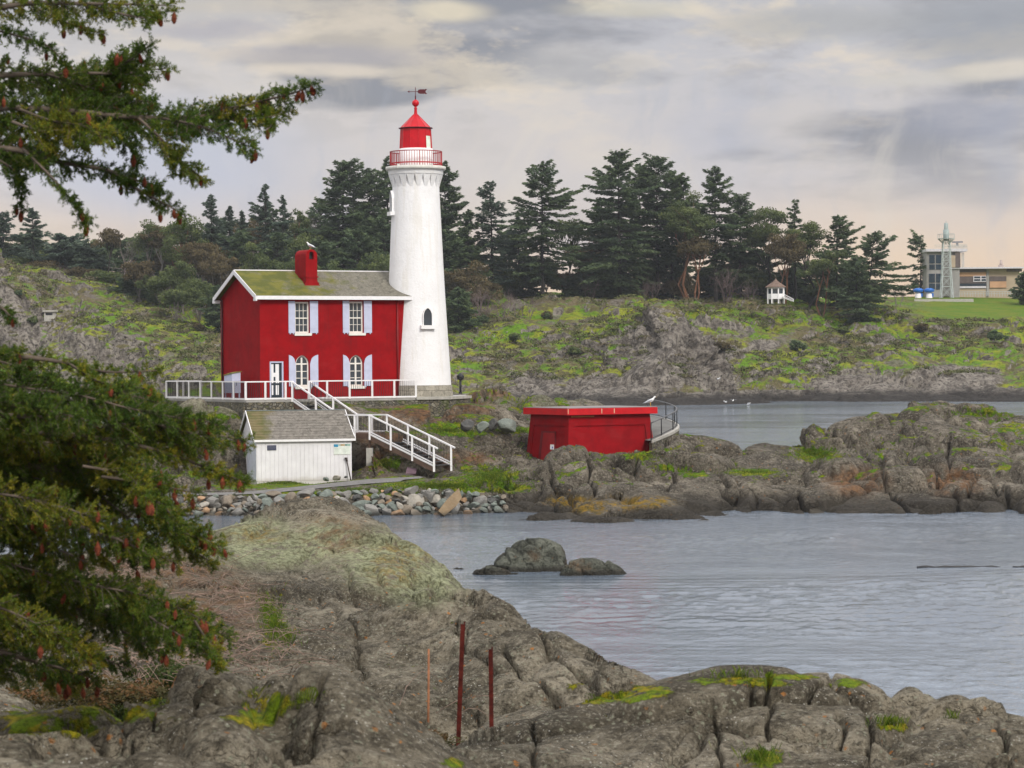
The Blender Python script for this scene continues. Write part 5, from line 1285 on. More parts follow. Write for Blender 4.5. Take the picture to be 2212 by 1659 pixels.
    m = MB(); m.tube([(c.x, dm, zz(520)), (c.x, dm, zz(496))], .7, 8); m.tube([(c.x, dm, zz(497)), (c.x, dm, zz(482.5))], .42 * 1.0 + .02, 12); m.tube([(c.x, dm, zz(483)), (c.x, dm, zz(476.5))], .06, 6)
    m.lathe((c.x, dm, 0), [(.48, zz(496.5)), (.48, zz(482.5)), (.1, zz(481))], 12)
    m.build('antenna_drum', plain('grey green drum', (.3, .36, .35), .5), r2)
    pr = 18 * dm / F
    m = MB(); m.lathe((c.x, dm, 0), [(.5, zz(516)), (pr, zz(516)), (pr, zz(515)), (.5, zz(515))], 12, False)
    for k in range(8):
        a = 2 * math.pi * k / 8; q = Vector((c.x + pr * math.cos(a), dm + pr * math.sin(a), 0)); m.bar(q + Vector((0, 0, zz(515))), q + Vector((0, 0, zz(505.5))), .1)
        m.bar(q + Vector((0, 0, zz(516))), Vector((c.x + .8 * math.cos(a), dm + .8 * math.sin(a), zz(526))), .14)
    m.lathe((c.x, dm, 0), [(pr - .05, zz(505.8)), (pr + .05, zz(505.5)), (pr - .05, zz(505.2))], 16, False); m.build('platform', ms, r2)
    # blue and white buoys
    for k, (px, lb) in enumerate(((1983.5, 'blue topped white navigation buoy at the left end of the concrete pad'), (2007, 'blue topped white navigation buoy beside the dark glazed block'))):
        q = W(px, 640, d - 14); m = MB()
        r3 = thing('display_buoy', (q.x, q.y, W(px, 643, d - 14).z), lb, 'buoy', 'buoys by the station')
        zz_ = lambda py: W(px, py, d - 14).z
        m.lathe((q.x, q.y, 0), [(.75, zz_(644)), (.7, zz_(636)), (.45, zz_(632))], 10); m.build('float', WHITE, r3)
        m = MB(); m.lathe((q.x, q.y, 0), [(.5, zz_(632)), (1.1, zz_(630.5)), (1.25, zz_(625)), (.5, zz_(622.5))], 10); m.box((q.x + .75, q.y, zz_(637)), .5, .6, .8); m.build('top_mark', plain('bright blue paint', (.01, .13, .5), .4), r3)
    m = MB(); a = W(1975, 648, d - 14); b = W(2110, 646, d - 14)
    V = [W(1975, 647, d - 16), W(2103, 647.5, d - 16), W(2070, 641, d - 4), W(1990, 641, d - 4)]
    zt = sum(drop(bF, v.x, v.y) for v in V) / 4 + .05
    m.prism([Vector((v.x, v.y, zt)) for v in V], Vector((0, 0, -1.5))); o = m.build('concrete_pad', CONC, None, (0, 0, 0)); tag(o, kind='structure')
make_station()

def small_far_things():
    # old concrete emplacements on the left hillside
    for px0, px1, y0, y1, d, mt, lb in ((62, 90, 674, 685, 506, plain('dark concrete', (.12, .11, .1), .9), 'dark low concrete bunker on the left hillside'), (95, 118, 670, 683, 503, CONC, 'pale low concrete bunker to the right of the dark one on the left hillside')):
        a, b = W(px0, y1, d), W(px1, y0, d); p = W((px0 + px1) / 2, y1, d)
        r = thing('bunker', p, lb, 'bunker', 'bunkers on the hillside')
        w = b.x - a.x; h = b.z - a.z
        m = MB(); m.fbox(lambda s, t, z: Vector((a.x + s, d + t, a.z + z)), 0, w, 0, 2, -1, h * .72); m.build('bunker_body', mt, r)
        m = MB(); m.fbox(lambda s, t, z: Vector((a.x + s, d + t, a.z + z)), -.2, w + .25, -.35, 2.2, h * .722, h); m.build('bunker_roof', mt, r)
        m = MB(); m.fbox(lambda s, t, z: Vector((a.x + s, d + t, a.z + z)), w * .15, w * .8, -.02, -.004, h * .15, h * .55); m.build('embrasure', BLACKM, r)
    for px, c, lb, w in ((1466, (.75, .75, .72), 'small white hull lying on the far grass, left of the red ones', 2.0), (1493, (.4, .02, .02), 'small red hull lying on the far grass, left one of the red pair', 1.3), (1504, (.4, .02, .02), 'small red hull lying on the far grass, right one of the red pair', 1.3), (1514, (.75, .75, .72), 'small white hull lying on the far grass, right of the red ones', 1.1)):
        p = W(px, 656, 552.0); z = max(drop(bF, p.x, p.y), W(px, 660, 552).z); m = MB()
        n = 9
        for i in range(n - 1):
            u0, u1 = i / (n - 1) * 2 - 1, (i + 1) / (n - 1) * 2 - 1
            s = lambda u: (1 - u * u) ** .5 * .38 + .03
            A = [Vector((p.x + u0 * w / 1.4, p.y + s(u0) * math.cos(q), z + s(u0) * 1.1 * math.sin(q))) for q in np.linspace(0, math.pi, 7)]
            B = [Vector((p.x + u1 * w / 1.4, p.y + s(u1) * math.cos(q), z + s(u1) * 1.1 * math.sin(q))) for q in np.linspace(0, math.pi, 7)]
            m.add(A + B, [(k, k + 1, 8 + k, 7 + k) for k in range(6)], True)
        o = m.build('overturned_hull', plain('hull paint', c, .4), None, (p.x, p.y, z)); tag(o, lb, 'boat', 'hulls lying on the far grass')
small_far_things()

# ---------------------------------------------------------------- gulls
GW = plain('white feathers', (.78, .78, .78), .8, .2, .04); GG = plain('grey feathers', (.36, .38, .42), .8, .2, .08); GY = plain('yellow beak', (.6, .35, .05), .5)
def gull(p, s, face, label, flying=False, tilt=0.0, group=None):
    """body runs along x towards the beak"""
    root = thing('gull', p, label, 'gull', group)
    R_ = Matrix.Rotation(face, 3, 'Z')
    q = lambda x, y, z: Vector(p) + R_ @ Vector((x * s, y * s, z * s))
    m = MB(); up = .34 if not flying else 0.0; lean = .35 if not flying else .05
    sp = [(-.42, .012, -.06), (-.3, .05, -.02), (-.12, .105, .0), (.05, .12, .04), (.18, .1, .1), (.25, .065, .17), (.29, .06, .235), (.34, .062, .26), (.39, .04, .26), (.42, .012, .255)]
    m.tube([q(x, 0, up + z + x * lean * .4) for x, r, z in sp], [r * s for x, r, z in sp], 12); m.build('body', GW, root)
    m = MB(); m.tube([q(.41, 0, up + .255 + .41 * lean * .4), q(.5, 0, up + .235 + .41 * lean * .4)], [.016 * s, .004 * s], 6); m.build('beak', GY, root)
    if not flying:
        for sy in (-1, 1):
            m = MB(); m.tube([q(.12, sy * .085, up + .1), q(-.1, sy * .125, up + .03), q(-.38, sy * .05, up - .1), q(-.55, sy * .02, up - .13)], [.05 * s, .07 * s, .035 * s, .006 * s], 8); m.build('wing', GG, root)
            m = MB(); m.tube([q(.02, sy * .05, up - .08), q(.03, sy * .05, .0)], [.016 * s, .014 * s], 6); m.bar(q(-.01, sy * .05, .008), q(.1, sy * .05, .008), .05 * s, .012 * s); m.build('leg', GY, root)
    else:
        for sy in (-1, 1):
            m = MB(); pts = [(.12, .1, .05), (.16, .38, .2 + tilt * .1), (.02, .78, .12)]
            tr = [(-.1, .08, .03), (-.06, .4, .17 + tilt * .1), (-.04, .8, .11)]
            A = [q(x, sy * y, z + .012) for x, y, z in pts]; B = [q(x, sy * y, z) for x, y, z in tr]; A2 = [a - Vector((0, 0, .03 * s)) for a in A]
            m.add(A + B + A2, [(0, 1, 4, 3), (1, 2, 5, 4), (6, 7, 4, 3), (7, 8, 5, 4), (0, 1, 7, 6), (1, 2, 8, 7)]); m.build('wing', GG, root)
    return root
fr_, s1, t1, zt = FOG
gp = fr_(s1 - .3, 1.2, zt + .4); gp = on_plane(1404.5, 880, gp, Vector((0, 1, 0))); gp.z = zt + .4
gull(gp, .8, .15, 'white and grey gull standing on the right end of the low red building roof')
cp = HF(*[(hs(671, 540, 1.9)[0]), 1.9, 0]); cp.z = hs(671, 538.5, 1.2)[1] - .02
gull(cp, .7, 2.6, 'white gull perched on top of the red chimney')
for k, (px, py, d, fc, lb) in enumerate(((1552, 818.5, 455, .5, 'white gull flying before the far cliff, highest of the group'), (1567, 868.5, 452, 2.4, 'white gull flying just above the far waterline, leftmost of the low three'), (1583.5, 865.5, 452, 1.2, 'white gull flying just above the far waterline, middle of the low three'), (1617, 873, 450, .2, 'white gull gliding low over the water, rightmost of the low three'))):
    gull(W(px, py, d), .85, fc, lb, True, k * .3, 'gulls over the far water')
# ================================================================ STONES
def stone_mesh(name, seed, mat, flat=.75, facet=.32, sub=3):
    import bmesh
    bm = bmesh.new(); bmesh.ops.create_icosphere(bm, subdivisions=sub, radius=1.0)
    P = np.array([v.co[:] for v in bm.verts]); r = np.random.default_rng(seed)
    # cut by random planes for faceted, broken stone
    Q = P.copy()
    for k in range(9):
        n = r.normal(size=3); n /= np.linalg.norm(n); h = r.uniform(.42, .78)
        d = Q @ n - h; Q -= np.where(d > 0, d, 0)[:, None] * n * .97
    Q += P * (.08 * fbm(P * 1.7 + seed, 3, seed))[:, None] + P * (.025 * fbm(P * 7 + seed, 2, seed + 4))[:, None]
    Q *= np.array([1, .85, flat])
    for v, q in zip(bm.verts, Q): v.co = q
    me = bpy.data.meshes.new(name); bm.to_mesh(me); bm.free()
    me.materials.append(mat); return me
def stone_mat(name, a, b, lich):
    t = NT(name); oc = t.n('ShaderNodeTexCoord').outputs['Object']
    n = t.noise(1.4, 5, .65, v=t.vec(t.pos, 1)); f = t.noise(9, 4, .7); v = t.noise(26, 3, .7)
    c = t.mix(t.mapr(n, .3, .7), a, b); c = t.mix(t.math('MULTIPLY', t.mapr(f, .5, .7), .6), c, lich); c = t.mix(t.math('MULTIPLY', t.mapr(v, .52, .7), .5), c, [x * .4 for x in a])
    z = t.xyz(t.pos)[2]; c = t.mix(t.mapr(t.math('ADD', z, t.math('MULTIPLY', n, .3)), .5, .2, 0, .75), c, (.035, .033, .028))
    t.bump(t.math('ADD', f, t.math('MULTIPLY', v, .5)), .6, .04); return t.done(c, .88, .2)
SK = [('grey', stone_mat('grey bank stone', (.17, .165, .155), (.25, .24, .22), (.34, .33, .3)), 'mid grey broken stone in the rubble bank between path and water'),
      ('green', stone_mat('green grey bank stone', (.13, .15, .135), (.19, .215, .19), (.3, .33, .28)), 'greenish grey broken stone in the rubble bank between path and water'),
      ('brown', stone_mat('brown bank stone', (.16, .135, .105), (.24, .2, .155), (.32, .28, .22)), 'brownish broken stone in the rubble bank between path and water'),
      ('pale', stone_mat('pale bank stone', (.3, .28, .24), (.4, .37, .32), (.48, .46, .4)), 'pale whitish stone in the rubble bank between path and water'),
      ('orange', stone_mat('orange bank stone', (.33, .2, .11), (.42, .27, .16), (.46, .36, .26)), 'orange tinted stone in the rubble bank between path and water'),
      ('dark', stone_mat('dark bank stone', (.06, .06, .058), (.1, .1, .095), (.17, .165, .15)), 'dark charcoal stone in the rubble bank between path and water')]
SMESH = {k: [stone_mesh('bank_stone', 20 * i + j, m) for j in range(4)] for i, (k, m, _) in enumerate(SK)}
def make_bank():
    rr = random.Random(5); made = 0
    wts = [.32, .24, .2, .1, .06, .08]
    for row in range(6):
        px = 352 + rr.uniform(0, 10)
        while px < 1092:
            big = rr.random() < .16
            sz = rr.uniform(.4, .62) if big else rr.uniform(.15, .36)
            if px < 560: sz *= .8
            if px > 940 and 945 < px < 1002 and False: pass
            yw = np.interp(px, [352, 560, 760, 950, 1092], [1114, 1118, 1116, 1111, 1108]); yt = np.interp(px, [352, 480, 560, 760, 950, 1010, 1092], [1078, 1078, 1076, 1066, 1064, 1068, 1078])
            u = (row + rr.uniform(-.35, .35)) / 5
            py = yw + (yt - yw) * u
            a, b = (px - CX) / F, -(py - CY) / F
            r = bI.ray_cast(Vector((0, 0, CAMZ)), Vector((a * CR + b * SR, 1, -a * SR + b * CR)).normalized())
            if r[0] is not None and r[0].y < 140:
                k, m, lb = rr.choices(SK, wts if px > 480 else [.2, .15, .25, .2, .15, .05])[0]
                me = rr.choice(SMESH[k]); o = bpy.data.objects.new('bank_stone', me); COL.objects.link(o)
                o.location = r[0] + Vector((0, -.02, sz * .12)); o.scale = (sz * rr.uniform(.85, 1.35), sz * rr.uniform(.8, 1.1), sz * rr.uniform(.75, 1.05))
                o.rotation_euler = (rr.uniform(-.5, .5), rr.uniform(-.5, .5), rr.uniform(0, 6.28))
                tag(o, lb, 'stone', 'stones of the rubble bank'); made += 1
            px += sz * 41 * rr.uniform(1.15, 1.75)
    return made
print('bank stones', make_bank())
def lone_stone(px, py, w, h, d, k, label, name='boulder', seed=3, group=None, z=None):
    p = W(px, py, d)
    me = stone_mesh(name, seed, dict((a, m) for a, m, _ in SK)[k], .8)
    o = bpy.data.objects.new(name, me); COL.objects.link(o); s = d / F
    o.location = p - Vector((0, 0, h * s * .1)); o.scale = (w / 2 * s * 1.15, w / 2 * s, h / 2 * s * 1.12); o.rotation_euler = (.25, .2, seed * 1.3)
    return tag(o, label, 'boulder', group)
lone_stone(1008, 914, 34, 38, 149.2, 'dark', 'dark square boulder on the grass ledge right of the stairs, leftmost of the row', seed=31, group='boulders on the grass ledge')
lone_stone(1040, 920, 36, 34, 149.6, 'green', 'green grey boulder in the middle of the row on the grass ledge', seed=32, group='boulders on the grass ledge')
lone_stone(1066, 916, 26, 36, 150.2, 'dark', 'dark upright boulder between two greener ones on the grass ledge', seed=33, group='boulders on the grass ledge')
lone_stone(1098, 916, 44, 34, 150.6, 'green', 'widest green grey boulder at the right end of the row on the grass ledge', seed=34, group='boulders on the grass ledge')
lone_stone(704, 1033, 18, 12, 142.6, 'green', 'small grey stone at the foot of the shed wall, left of a larger one', seed=35)
lone_stone(729, 1030, 22, 14, 142.9, 'pale', 'small pale stone at the foot of the shed wall near the leaning pole', seed=36)
lone_stone(748, 1030, 10, 9, 142.9, 'dark', 'tiny dark stone at the foot of the leaning pole by the shed', seed=37)

def sea_rock(pts, d, depth, label, seed, name='sea_rock', mat=None):
    """outline of its top seen from the shore; rounded to the back and front"""
    n = 90; m = 46; X = np.linspace(pts[0][0], pts[-1][0], n)
    top = np.interp(X, [p[0] for p in pts], [p[1] for p in pts])
    V = np.zeros((n, m, 3))
    for i in range(n):
        w = W(X[i], top[i], d); h = max(w.z, 0) + .3
        for j in range(m):
            v = j / (m - 1) * 2 - 1
            V[i, j] = (w.x * 1.0, d + v * depth * (.35 + .65 * min(1, h / 1.2)), max(0, 1 - abs(v) ** 2.4) ** .8 * h - .3)
    P = V.reshape(-1, 3); N = grid_normals(V[..., 0], V[..., 1], V[..., 2]).reshape(-1, 3)
    d1, c1 = rocky(P, N, 1.5, .1, seed, stretch=(.8, 1, 1.8), tilt=(.2, .6, .4), sharp=.1)
    P2 = P + N * d1[:, None]
    c = Vector((float(P2[:, 0].mean()), d, 0)); P2 = P2 - np.array(c)
    mk = np.zeros((len(P), 4)); mk[:, 1] = .35 * sstep(.1, .5, vnoise(P * .9, 4))
    o = link(name, np_mesh(name, P2, grid_faces(n, m), mk, True, 'mask'), None, mat, c); return tag(o, label, 'rock', 'rocks in the bay')
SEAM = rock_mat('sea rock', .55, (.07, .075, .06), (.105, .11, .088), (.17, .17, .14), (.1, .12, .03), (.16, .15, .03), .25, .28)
sea_rock([(1022, 1240), (1050, 1222), (1072, 1210), (1100, 1180), (1130, 1166), (1165, 1163), (1195, 1166), (1210, 1172), (1220, 1190), (1226, 1212), (1234, 1238)], 98.9, 1.5, 'largest dark rounded rock standing out of the bay', 61, mat=SEAM)
sea_rock([(1203, 1241), (1210, 1224), (1225, 1208), (1255, 1202), (1290, 1201), (1320, 1209), (1345, 1226), (1358, 1241)], 96.2, .8, 'low rounded rock in the bay, right beside the largest one', 62, mat=SEAM)
sea_rock([(1024, 1240), (1032, 1228), (1050, 1219), (1075, 1221), (1100, 1229), (1120, 1238)], 96.6, .7, 'small jagged rock in the bay at the left foot of the largest one', 63, mat=SEAM)
sea_rock([(975, 1231), (985, 1224), (998, 1224), (1012, 1230)], 99, .5, 'tiny wet rock in the bay at far left of the group', 64, mat=SEAM)
# leaning slab and floating logs
def slab():
    a, b = W(953, 1112, 133.0), W(993, 1064, 134.2)
    m = MB(); ax = (b - a).normalized(); x = ax.cross(Vector((0, 1, 0))).normalized(); y = x.cross(ax)
    L = (b - a).length
    A = [a + x * s * w + y * t for s, w, t in ((-1, .16, -.1), (1, .24, -.1), (1, .24, .1), (-1, .16, .1))]
    Mi = [a + ax * L * .55 + x * s * w + y * t for s, w, t in ((-1, .3, -.12), (1, .27, -.12), (1, .27, .1), (-1, .3, .1))]
    Bq = [b + x * s * w + y * t + ax * e for s, w, t, e in ((-1, .24, -.1, -.22), (1, .18, -.1, .1), (1, .18, .08, .1), (-1, .24, .08, -.22))]
    m.hexa(A + Mi); m.hexa(Mi + Bq)
    o = m.build('stone_slab', stone_mat('tan slab', (.19, .135, .08), (.26, .19, .115), (.3, .26, .19)), None, a); tag(o, 'tan elongated stone slab leaning upright at the right end of the rubble bank', 'slab')
slab()
def log(px0, px1, py, label):
    a, b = Wz(px0, py, .0), Wz(px1, py, .0); b.y = a.y; rr = random.Random(int(px0)); m = MB(); n = 9
    m.tube([a.lerp(b, k / n) + Vector((0, rr.uniform(-.06, .06), rr.uniform(-.02, .015))) for k in range(n + 1)], [.05] + [rr.uniform(.045, .07) for _ in range(n - 1)] + [.02], 7)
    o = m.build('floating_log', plain('wet dark wood', (.02, .019, .02), .5), None, a); tag(o, label, 'log', 'driftwood in the bay')
log(1981, 2166, 1226, 'long thin dark log floating in the bay on the right'); log(2188, 2290, 1225.5, 'thin dark log floating at the right edge of the bay')

# ================================================================ PLANTS
def leaf_mat(name, dark, mid, light, rough=.75, trans=.3):
    t = NT(name); a = t.attr('tint'); x = t.xyz(a)
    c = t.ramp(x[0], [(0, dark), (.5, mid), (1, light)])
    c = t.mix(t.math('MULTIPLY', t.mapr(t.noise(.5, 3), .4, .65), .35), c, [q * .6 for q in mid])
    t.done(c, rough, .2)
    tr = t.n('ShaderNodeBsdfTranslucent'); t.put(tr.inputs[0], c); mx = t.n('ShaderNodeMixShader'); mx.inputs[0].default_value = trans
    t.t.links.new(t.b.outputs[0], mx.inputs[1]); t.t.links.new(tr.outputs[0], mx.inputs[2]); t.t.links.new(mx.outputs[0], t.out.inputs[0])
    return t.m
def rhombs(C, A, B):
    """diamond leaves: centres, half length and half width vectors"""
    n = len(C); V = np.stack([C - A, C + B - A * .1, C + A, C - B - A * .1], 1).reshape(-1, 3)
    return V, np.arange(4 * n).reshape(n, 4)
def limb_tubes(paths, n=6):
    m = MB()
    for p, r in paths: m.tube(p, r, n, caps=False)
    return m
FIRM = leaf_mat('fir foliage', (.042, .074, .042), (.095, .14, .066), (.165, .21, .085))
FIRM2 = leaf_mat('bluish fir foliage', (.048, .08, .064), (.1, .142, .1), (.16, .2, .135))
ARBM = leaf_mat('olive broadleaf foliage', (.042, .068, .024), (.098, .13, .044), (.17, .2, .065))
ARBM2 = leaf_mat('brown green foliage', (.05, .042, .024), (.11, .085, .042), (.16, .13, .06))
BARKD = plain('dark bark', (.035, .03, .027), .9, .15, .3, 1.5)
BARKO = plain('orange arbutus bark', (.16, .075, .042), .8, .2, .3, .6)
BARKG = plain('grey bark', (.2, .18, .165), .9, .15, .25, 1.0)

def conifer(seed, H, R, t0=.22, p=.7, gap=.25, asym=0.0, lean=0.0, dens=1.0, droop=.25, flat_top=0.0, leaf=1.0):
    r = np.random.default_rng(seed); R = R * 1.55; t0 = t0 * .8; p = p * .78; flat_top = min(.5, flat_top + .06)
    trunk = [(Vector((lean * H * (k / 8) ** 1.5 + r.normal() * .05 * (k > 0), r.normal() * .05, H * k / 8)), .014 * H * (1 - k / 8) + .04) for k in range(9)]
    tx = lambda t: lean * H * t ** 1.5
    Cs, As, Bs, Ts = [], [], [], []; br = []
    nb = int(130 * dens * (1 - t0) * max(1, H / 22))
    rnd = r.uniform(.3, .85); sector = r.uniform(.42, 1.2, (9, 6))                      # uneven outline: some sides of some heights stick out
    for b in range(nb):
        t = t0 + (1 - t0) * ((b + r.uniform()) / nb) ** .95
        u = (t - t0) / (1 - t0); az = r.uniform(0, 2 * math.pi); ca, sa = math.cos(az), math.sin(az)
        rad = R * (max(0, 1 - u) ** p) * (.6 + .4 * min(1, u / .15)) * (1 - flat_top) + flat_top * R * (1 if u < .85 else (1 - u) / .15)
        oval = R * .92 * (.5 + .5 * min(1, u / .35)) * max(0, 1 - u ** 2.1) ** .75
        rad = rad * (1 - rnd) + oval * rnd
        rad *= sector[int(u * 8.99), int(az / (2 * math.pi) * 5.99)]
        if r.uniform() < gap: rad *= r.uniform(.35, .7)
        rad = max(rad * r.uniform(.78, 1.15) * (1 + asym * ca), .4)
        z0 = H * t; el = np.interp(u, [0, .5, 1], [-.1, .06, .7]) + r.normal() * .1
        zf = lambda s: z0 + rad * s * el - droop * rad * s ** 1.6 * .55 + .2 * rad * np.maximum(0, s - .65)
        if rad > 1.2:
            ss = np.linspace(0, .9, 5); br.append(([Vector((tx(t) + ca * rad * q, sa * rad * q, zf(q))) for q in ss], np.linspace(.04 * rad ** .5, .012, 5)))
        n = int((14 + 26 * rad ** 1.25) * .62 / leaf); s = r.uniform(.12 if u > .8 else .2, 1, n) ** .8; d = rad * s
        w = rad * .34 * (1.12 - s * .8) + .16
        side = r.choice([-1., 1.], n); off = side * r.uniform(0, 1, n) * w
        c = np.stack([tx(t) + ca * d - sa * off, sa * d + ca * off, zf(s) - np.abs(off) * .2 + r.normal(size=n) * .12], 1)
        ang = az + side * r.uniform(.15, 1.0, n); ln = r.uniform(.26, .56, n) * leaf
        A = np.stack([np.cos(ang), np.sin(ang), r.normal(size=n) * .25 - .1], 1) * ln[:, None]
        rl = r.normal(size=n) * .7; B = np.stack([-np.sin(ang) * np.cos(rl), np.cos(ang) * np.cos(rl), np.sin(rl)], 1) * (r.uniform(.1, .19, n) * leaf)[:, None]
        cl = r.uniform(.1, .8)
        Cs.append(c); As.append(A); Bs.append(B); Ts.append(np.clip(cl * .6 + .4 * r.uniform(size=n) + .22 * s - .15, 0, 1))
    V, Fq = rhombs(np.concatenate(Cs), np.concatenate(As), np.concatenate(Bs))
    return V, Fq, np.repeat(np.concatenate(Ts), 4), [trunk_path(trunk)] + br
def trunk_path(t): return ([p for p, _ in t], [q for _, q in t])
def broadleaf(seed, H, R, t0=.35, dens=1.0, stems=1, leaf=1.0, dome=.8, openness=.3, spread=.6):
    r = np.random.default_rng(seed); br = []; Cs, As, Bs, Ts = [], [], [], []
    tips = []
    for s in range(stems):
        az = r.uniform(0, 6.28); b = Vector((r.normal() * .12 * H * .1, r.normal() * .1, 0)); top = Vector((math.cos(az) * R * .25 * (stems > 1), math.sin(az) * R * .25, H * t0 * r.uniform(.85, 1.1)))
        mid = (b + top) / 2 + Vector((r.normal() * .05 * H, r.normal() * .04 * H, 0)); r0 = .0155 * H / stems ** .4
        br.append(([b, mid, top], [r0, r0 * .85, r0 * .7]))
        nl = max(3, int(r.integers(5, 8) / stems ** .5))
        for k in range(nl):
            a = 2 * math.pi * (k + r.uniform(-.3, .3)) / nl; q = r.uniform(.35, 1.0)
            e = Vector((math.cos(a) * R * spread * q, math.sin(a) * R * spread * q, H * (t0 + (1 - t0) * (dome * math.sqrt(max(0, 1 - .7 * q * q)) * r.uniform(.75, 1)))))
            e.x += top.x * .5; e.y += top.y * .5
            m = top.lerp(e, .5) + Vector((r.normal() * .04 * H, r.normal() * .04 * H, .03 * H))
            br.append(([top, m, e], [r0 * .55, r0 * .35, r0 * .14])); tips.append(e)
            for j in range(2):
                e2 = m + Vector((r.normal() * R * .3, r.normal() * R * .3, abs(r.normal()) * H * .14 + .05 * H)); br.append(([m, (m + e2) / 2 + Vector((0, 0, .02 * H)), e2], [r0 * .28, r0 * .2, r0 * .08])); tips.append(e2)
    for e in tips:
        for c in range(int(r.integers(2, 4))):
            cr = R * r.uniform(.2, .36); cc = np.array(e) + r.normal(size=3) * np.array([.16, .16, .1]) * R
            cl = r.uniform(.1, .85); n = int(105 * dens * (cr / 1.2) ** 1.4 / leaf ** 1.6 * (1 - openness * .5))
            d = r.normal(size=(n, 3)); d /= np.linalg.norm(d, axis=1)[:, None]; q = cr * r.uniform(.35, 1.05, n) ** .6
            a = r.normal(size=(n, 3)); a /= np.linalg.norm(a, axis=1)[:, None]; bq = np.cross(a, d + r.normal(size=(n, 3)) * .4); bq /= np.linalg.norm(bq, axis=1)[:, None] + 1e-6
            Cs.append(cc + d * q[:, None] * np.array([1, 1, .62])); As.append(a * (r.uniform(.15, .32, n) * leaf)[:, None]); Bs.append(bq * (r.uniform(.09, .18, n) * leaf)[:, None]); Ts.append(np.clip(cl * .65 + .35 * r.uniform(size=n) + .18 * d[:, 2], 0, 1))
    V, Fq = rhombs(np.concatenate(Cs), np.concatenate(As), np.concatenate(Bs)); return V, Fq, np.repeat(np.concatenate(Ts), 4), br
def bare(seed, H, R, n=34, fine=1.0):
    r = np.random.default_rng(seed); br = []
    def grow(p, d, L, rad, lv):
        q = p + d * L * .5 + Vector(r.normal(size=3)) * L * .06; e = p + d * L + Vector(r.normal(size=3)) * L * .1
        br.append(([p, q, e], [rad, rad * .8, rad * .55]))
        if lv == 0: return
        for k in range(int(r.integers(3, 5))):
            nd = (d + Vector(r.normal(size=3)) * .55 + Vector((0, 0, .12))).normalized(); grow(p.lerp(e, r.uniform(.45, 1)), nd, L * r.uniform(.5, .75), rad * .5, lv - 1)
    for s in range(int(n / 12)):
        a = r.uniform(0, 6.28); grow(Vector((math.cos(a) * R * .15, math.sin(a) * R * .15, 0)), Vector((math.cos(a) * R / H * .6, math.sin(a) * R / H * .6, 1)).normalized(), H * .45, .012 * H * fine, 3)
    return br
def put_tree(name, px, py_top, hw, d, kind, label, seed, cat='tree', group=None, mat=None, bark=None, base_py=None, **kw):
    x = W(px, 600, d).x; zb = drop(bF, x, d) - .3
    zt = W(px, py_top, d).z; H = zt - zb; R_ = hw * d / F
    if kind == 'fir': V, Fq, T, br = conifer(seed, H, R_, **kw); mat = mat or FIRM; bark = bark or BARKD
    elif kind == 'arb': V, Fq, T, br = broadleaf(seed, H, R_, **kw); mat = mat or ARBM; bark = bark or BARKO
    else:
        br = bare(seed, H, R_, **kw); bark = bark or BARKG; V = None
    if V is not None:
        s = H / V[:, 2].max() if kind != 'fir' else 1.0
        V[:, 2] *= s
    else: s = 1
    r = thing(name, (x, d, zb), label, cat, group)
    m = MB()
    for p, q in br: m.tube([Vector((a[0], a[1], a[2] * s)) for a in p], list(q), 5, caps=False)
    me = bpy.data.meshes.new('trunk'); me.from_pydata(m.v, [], m.f); me.update(); link('trunk', me, r, bark)
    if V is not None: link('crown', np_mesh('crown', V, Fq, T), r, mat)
    return r

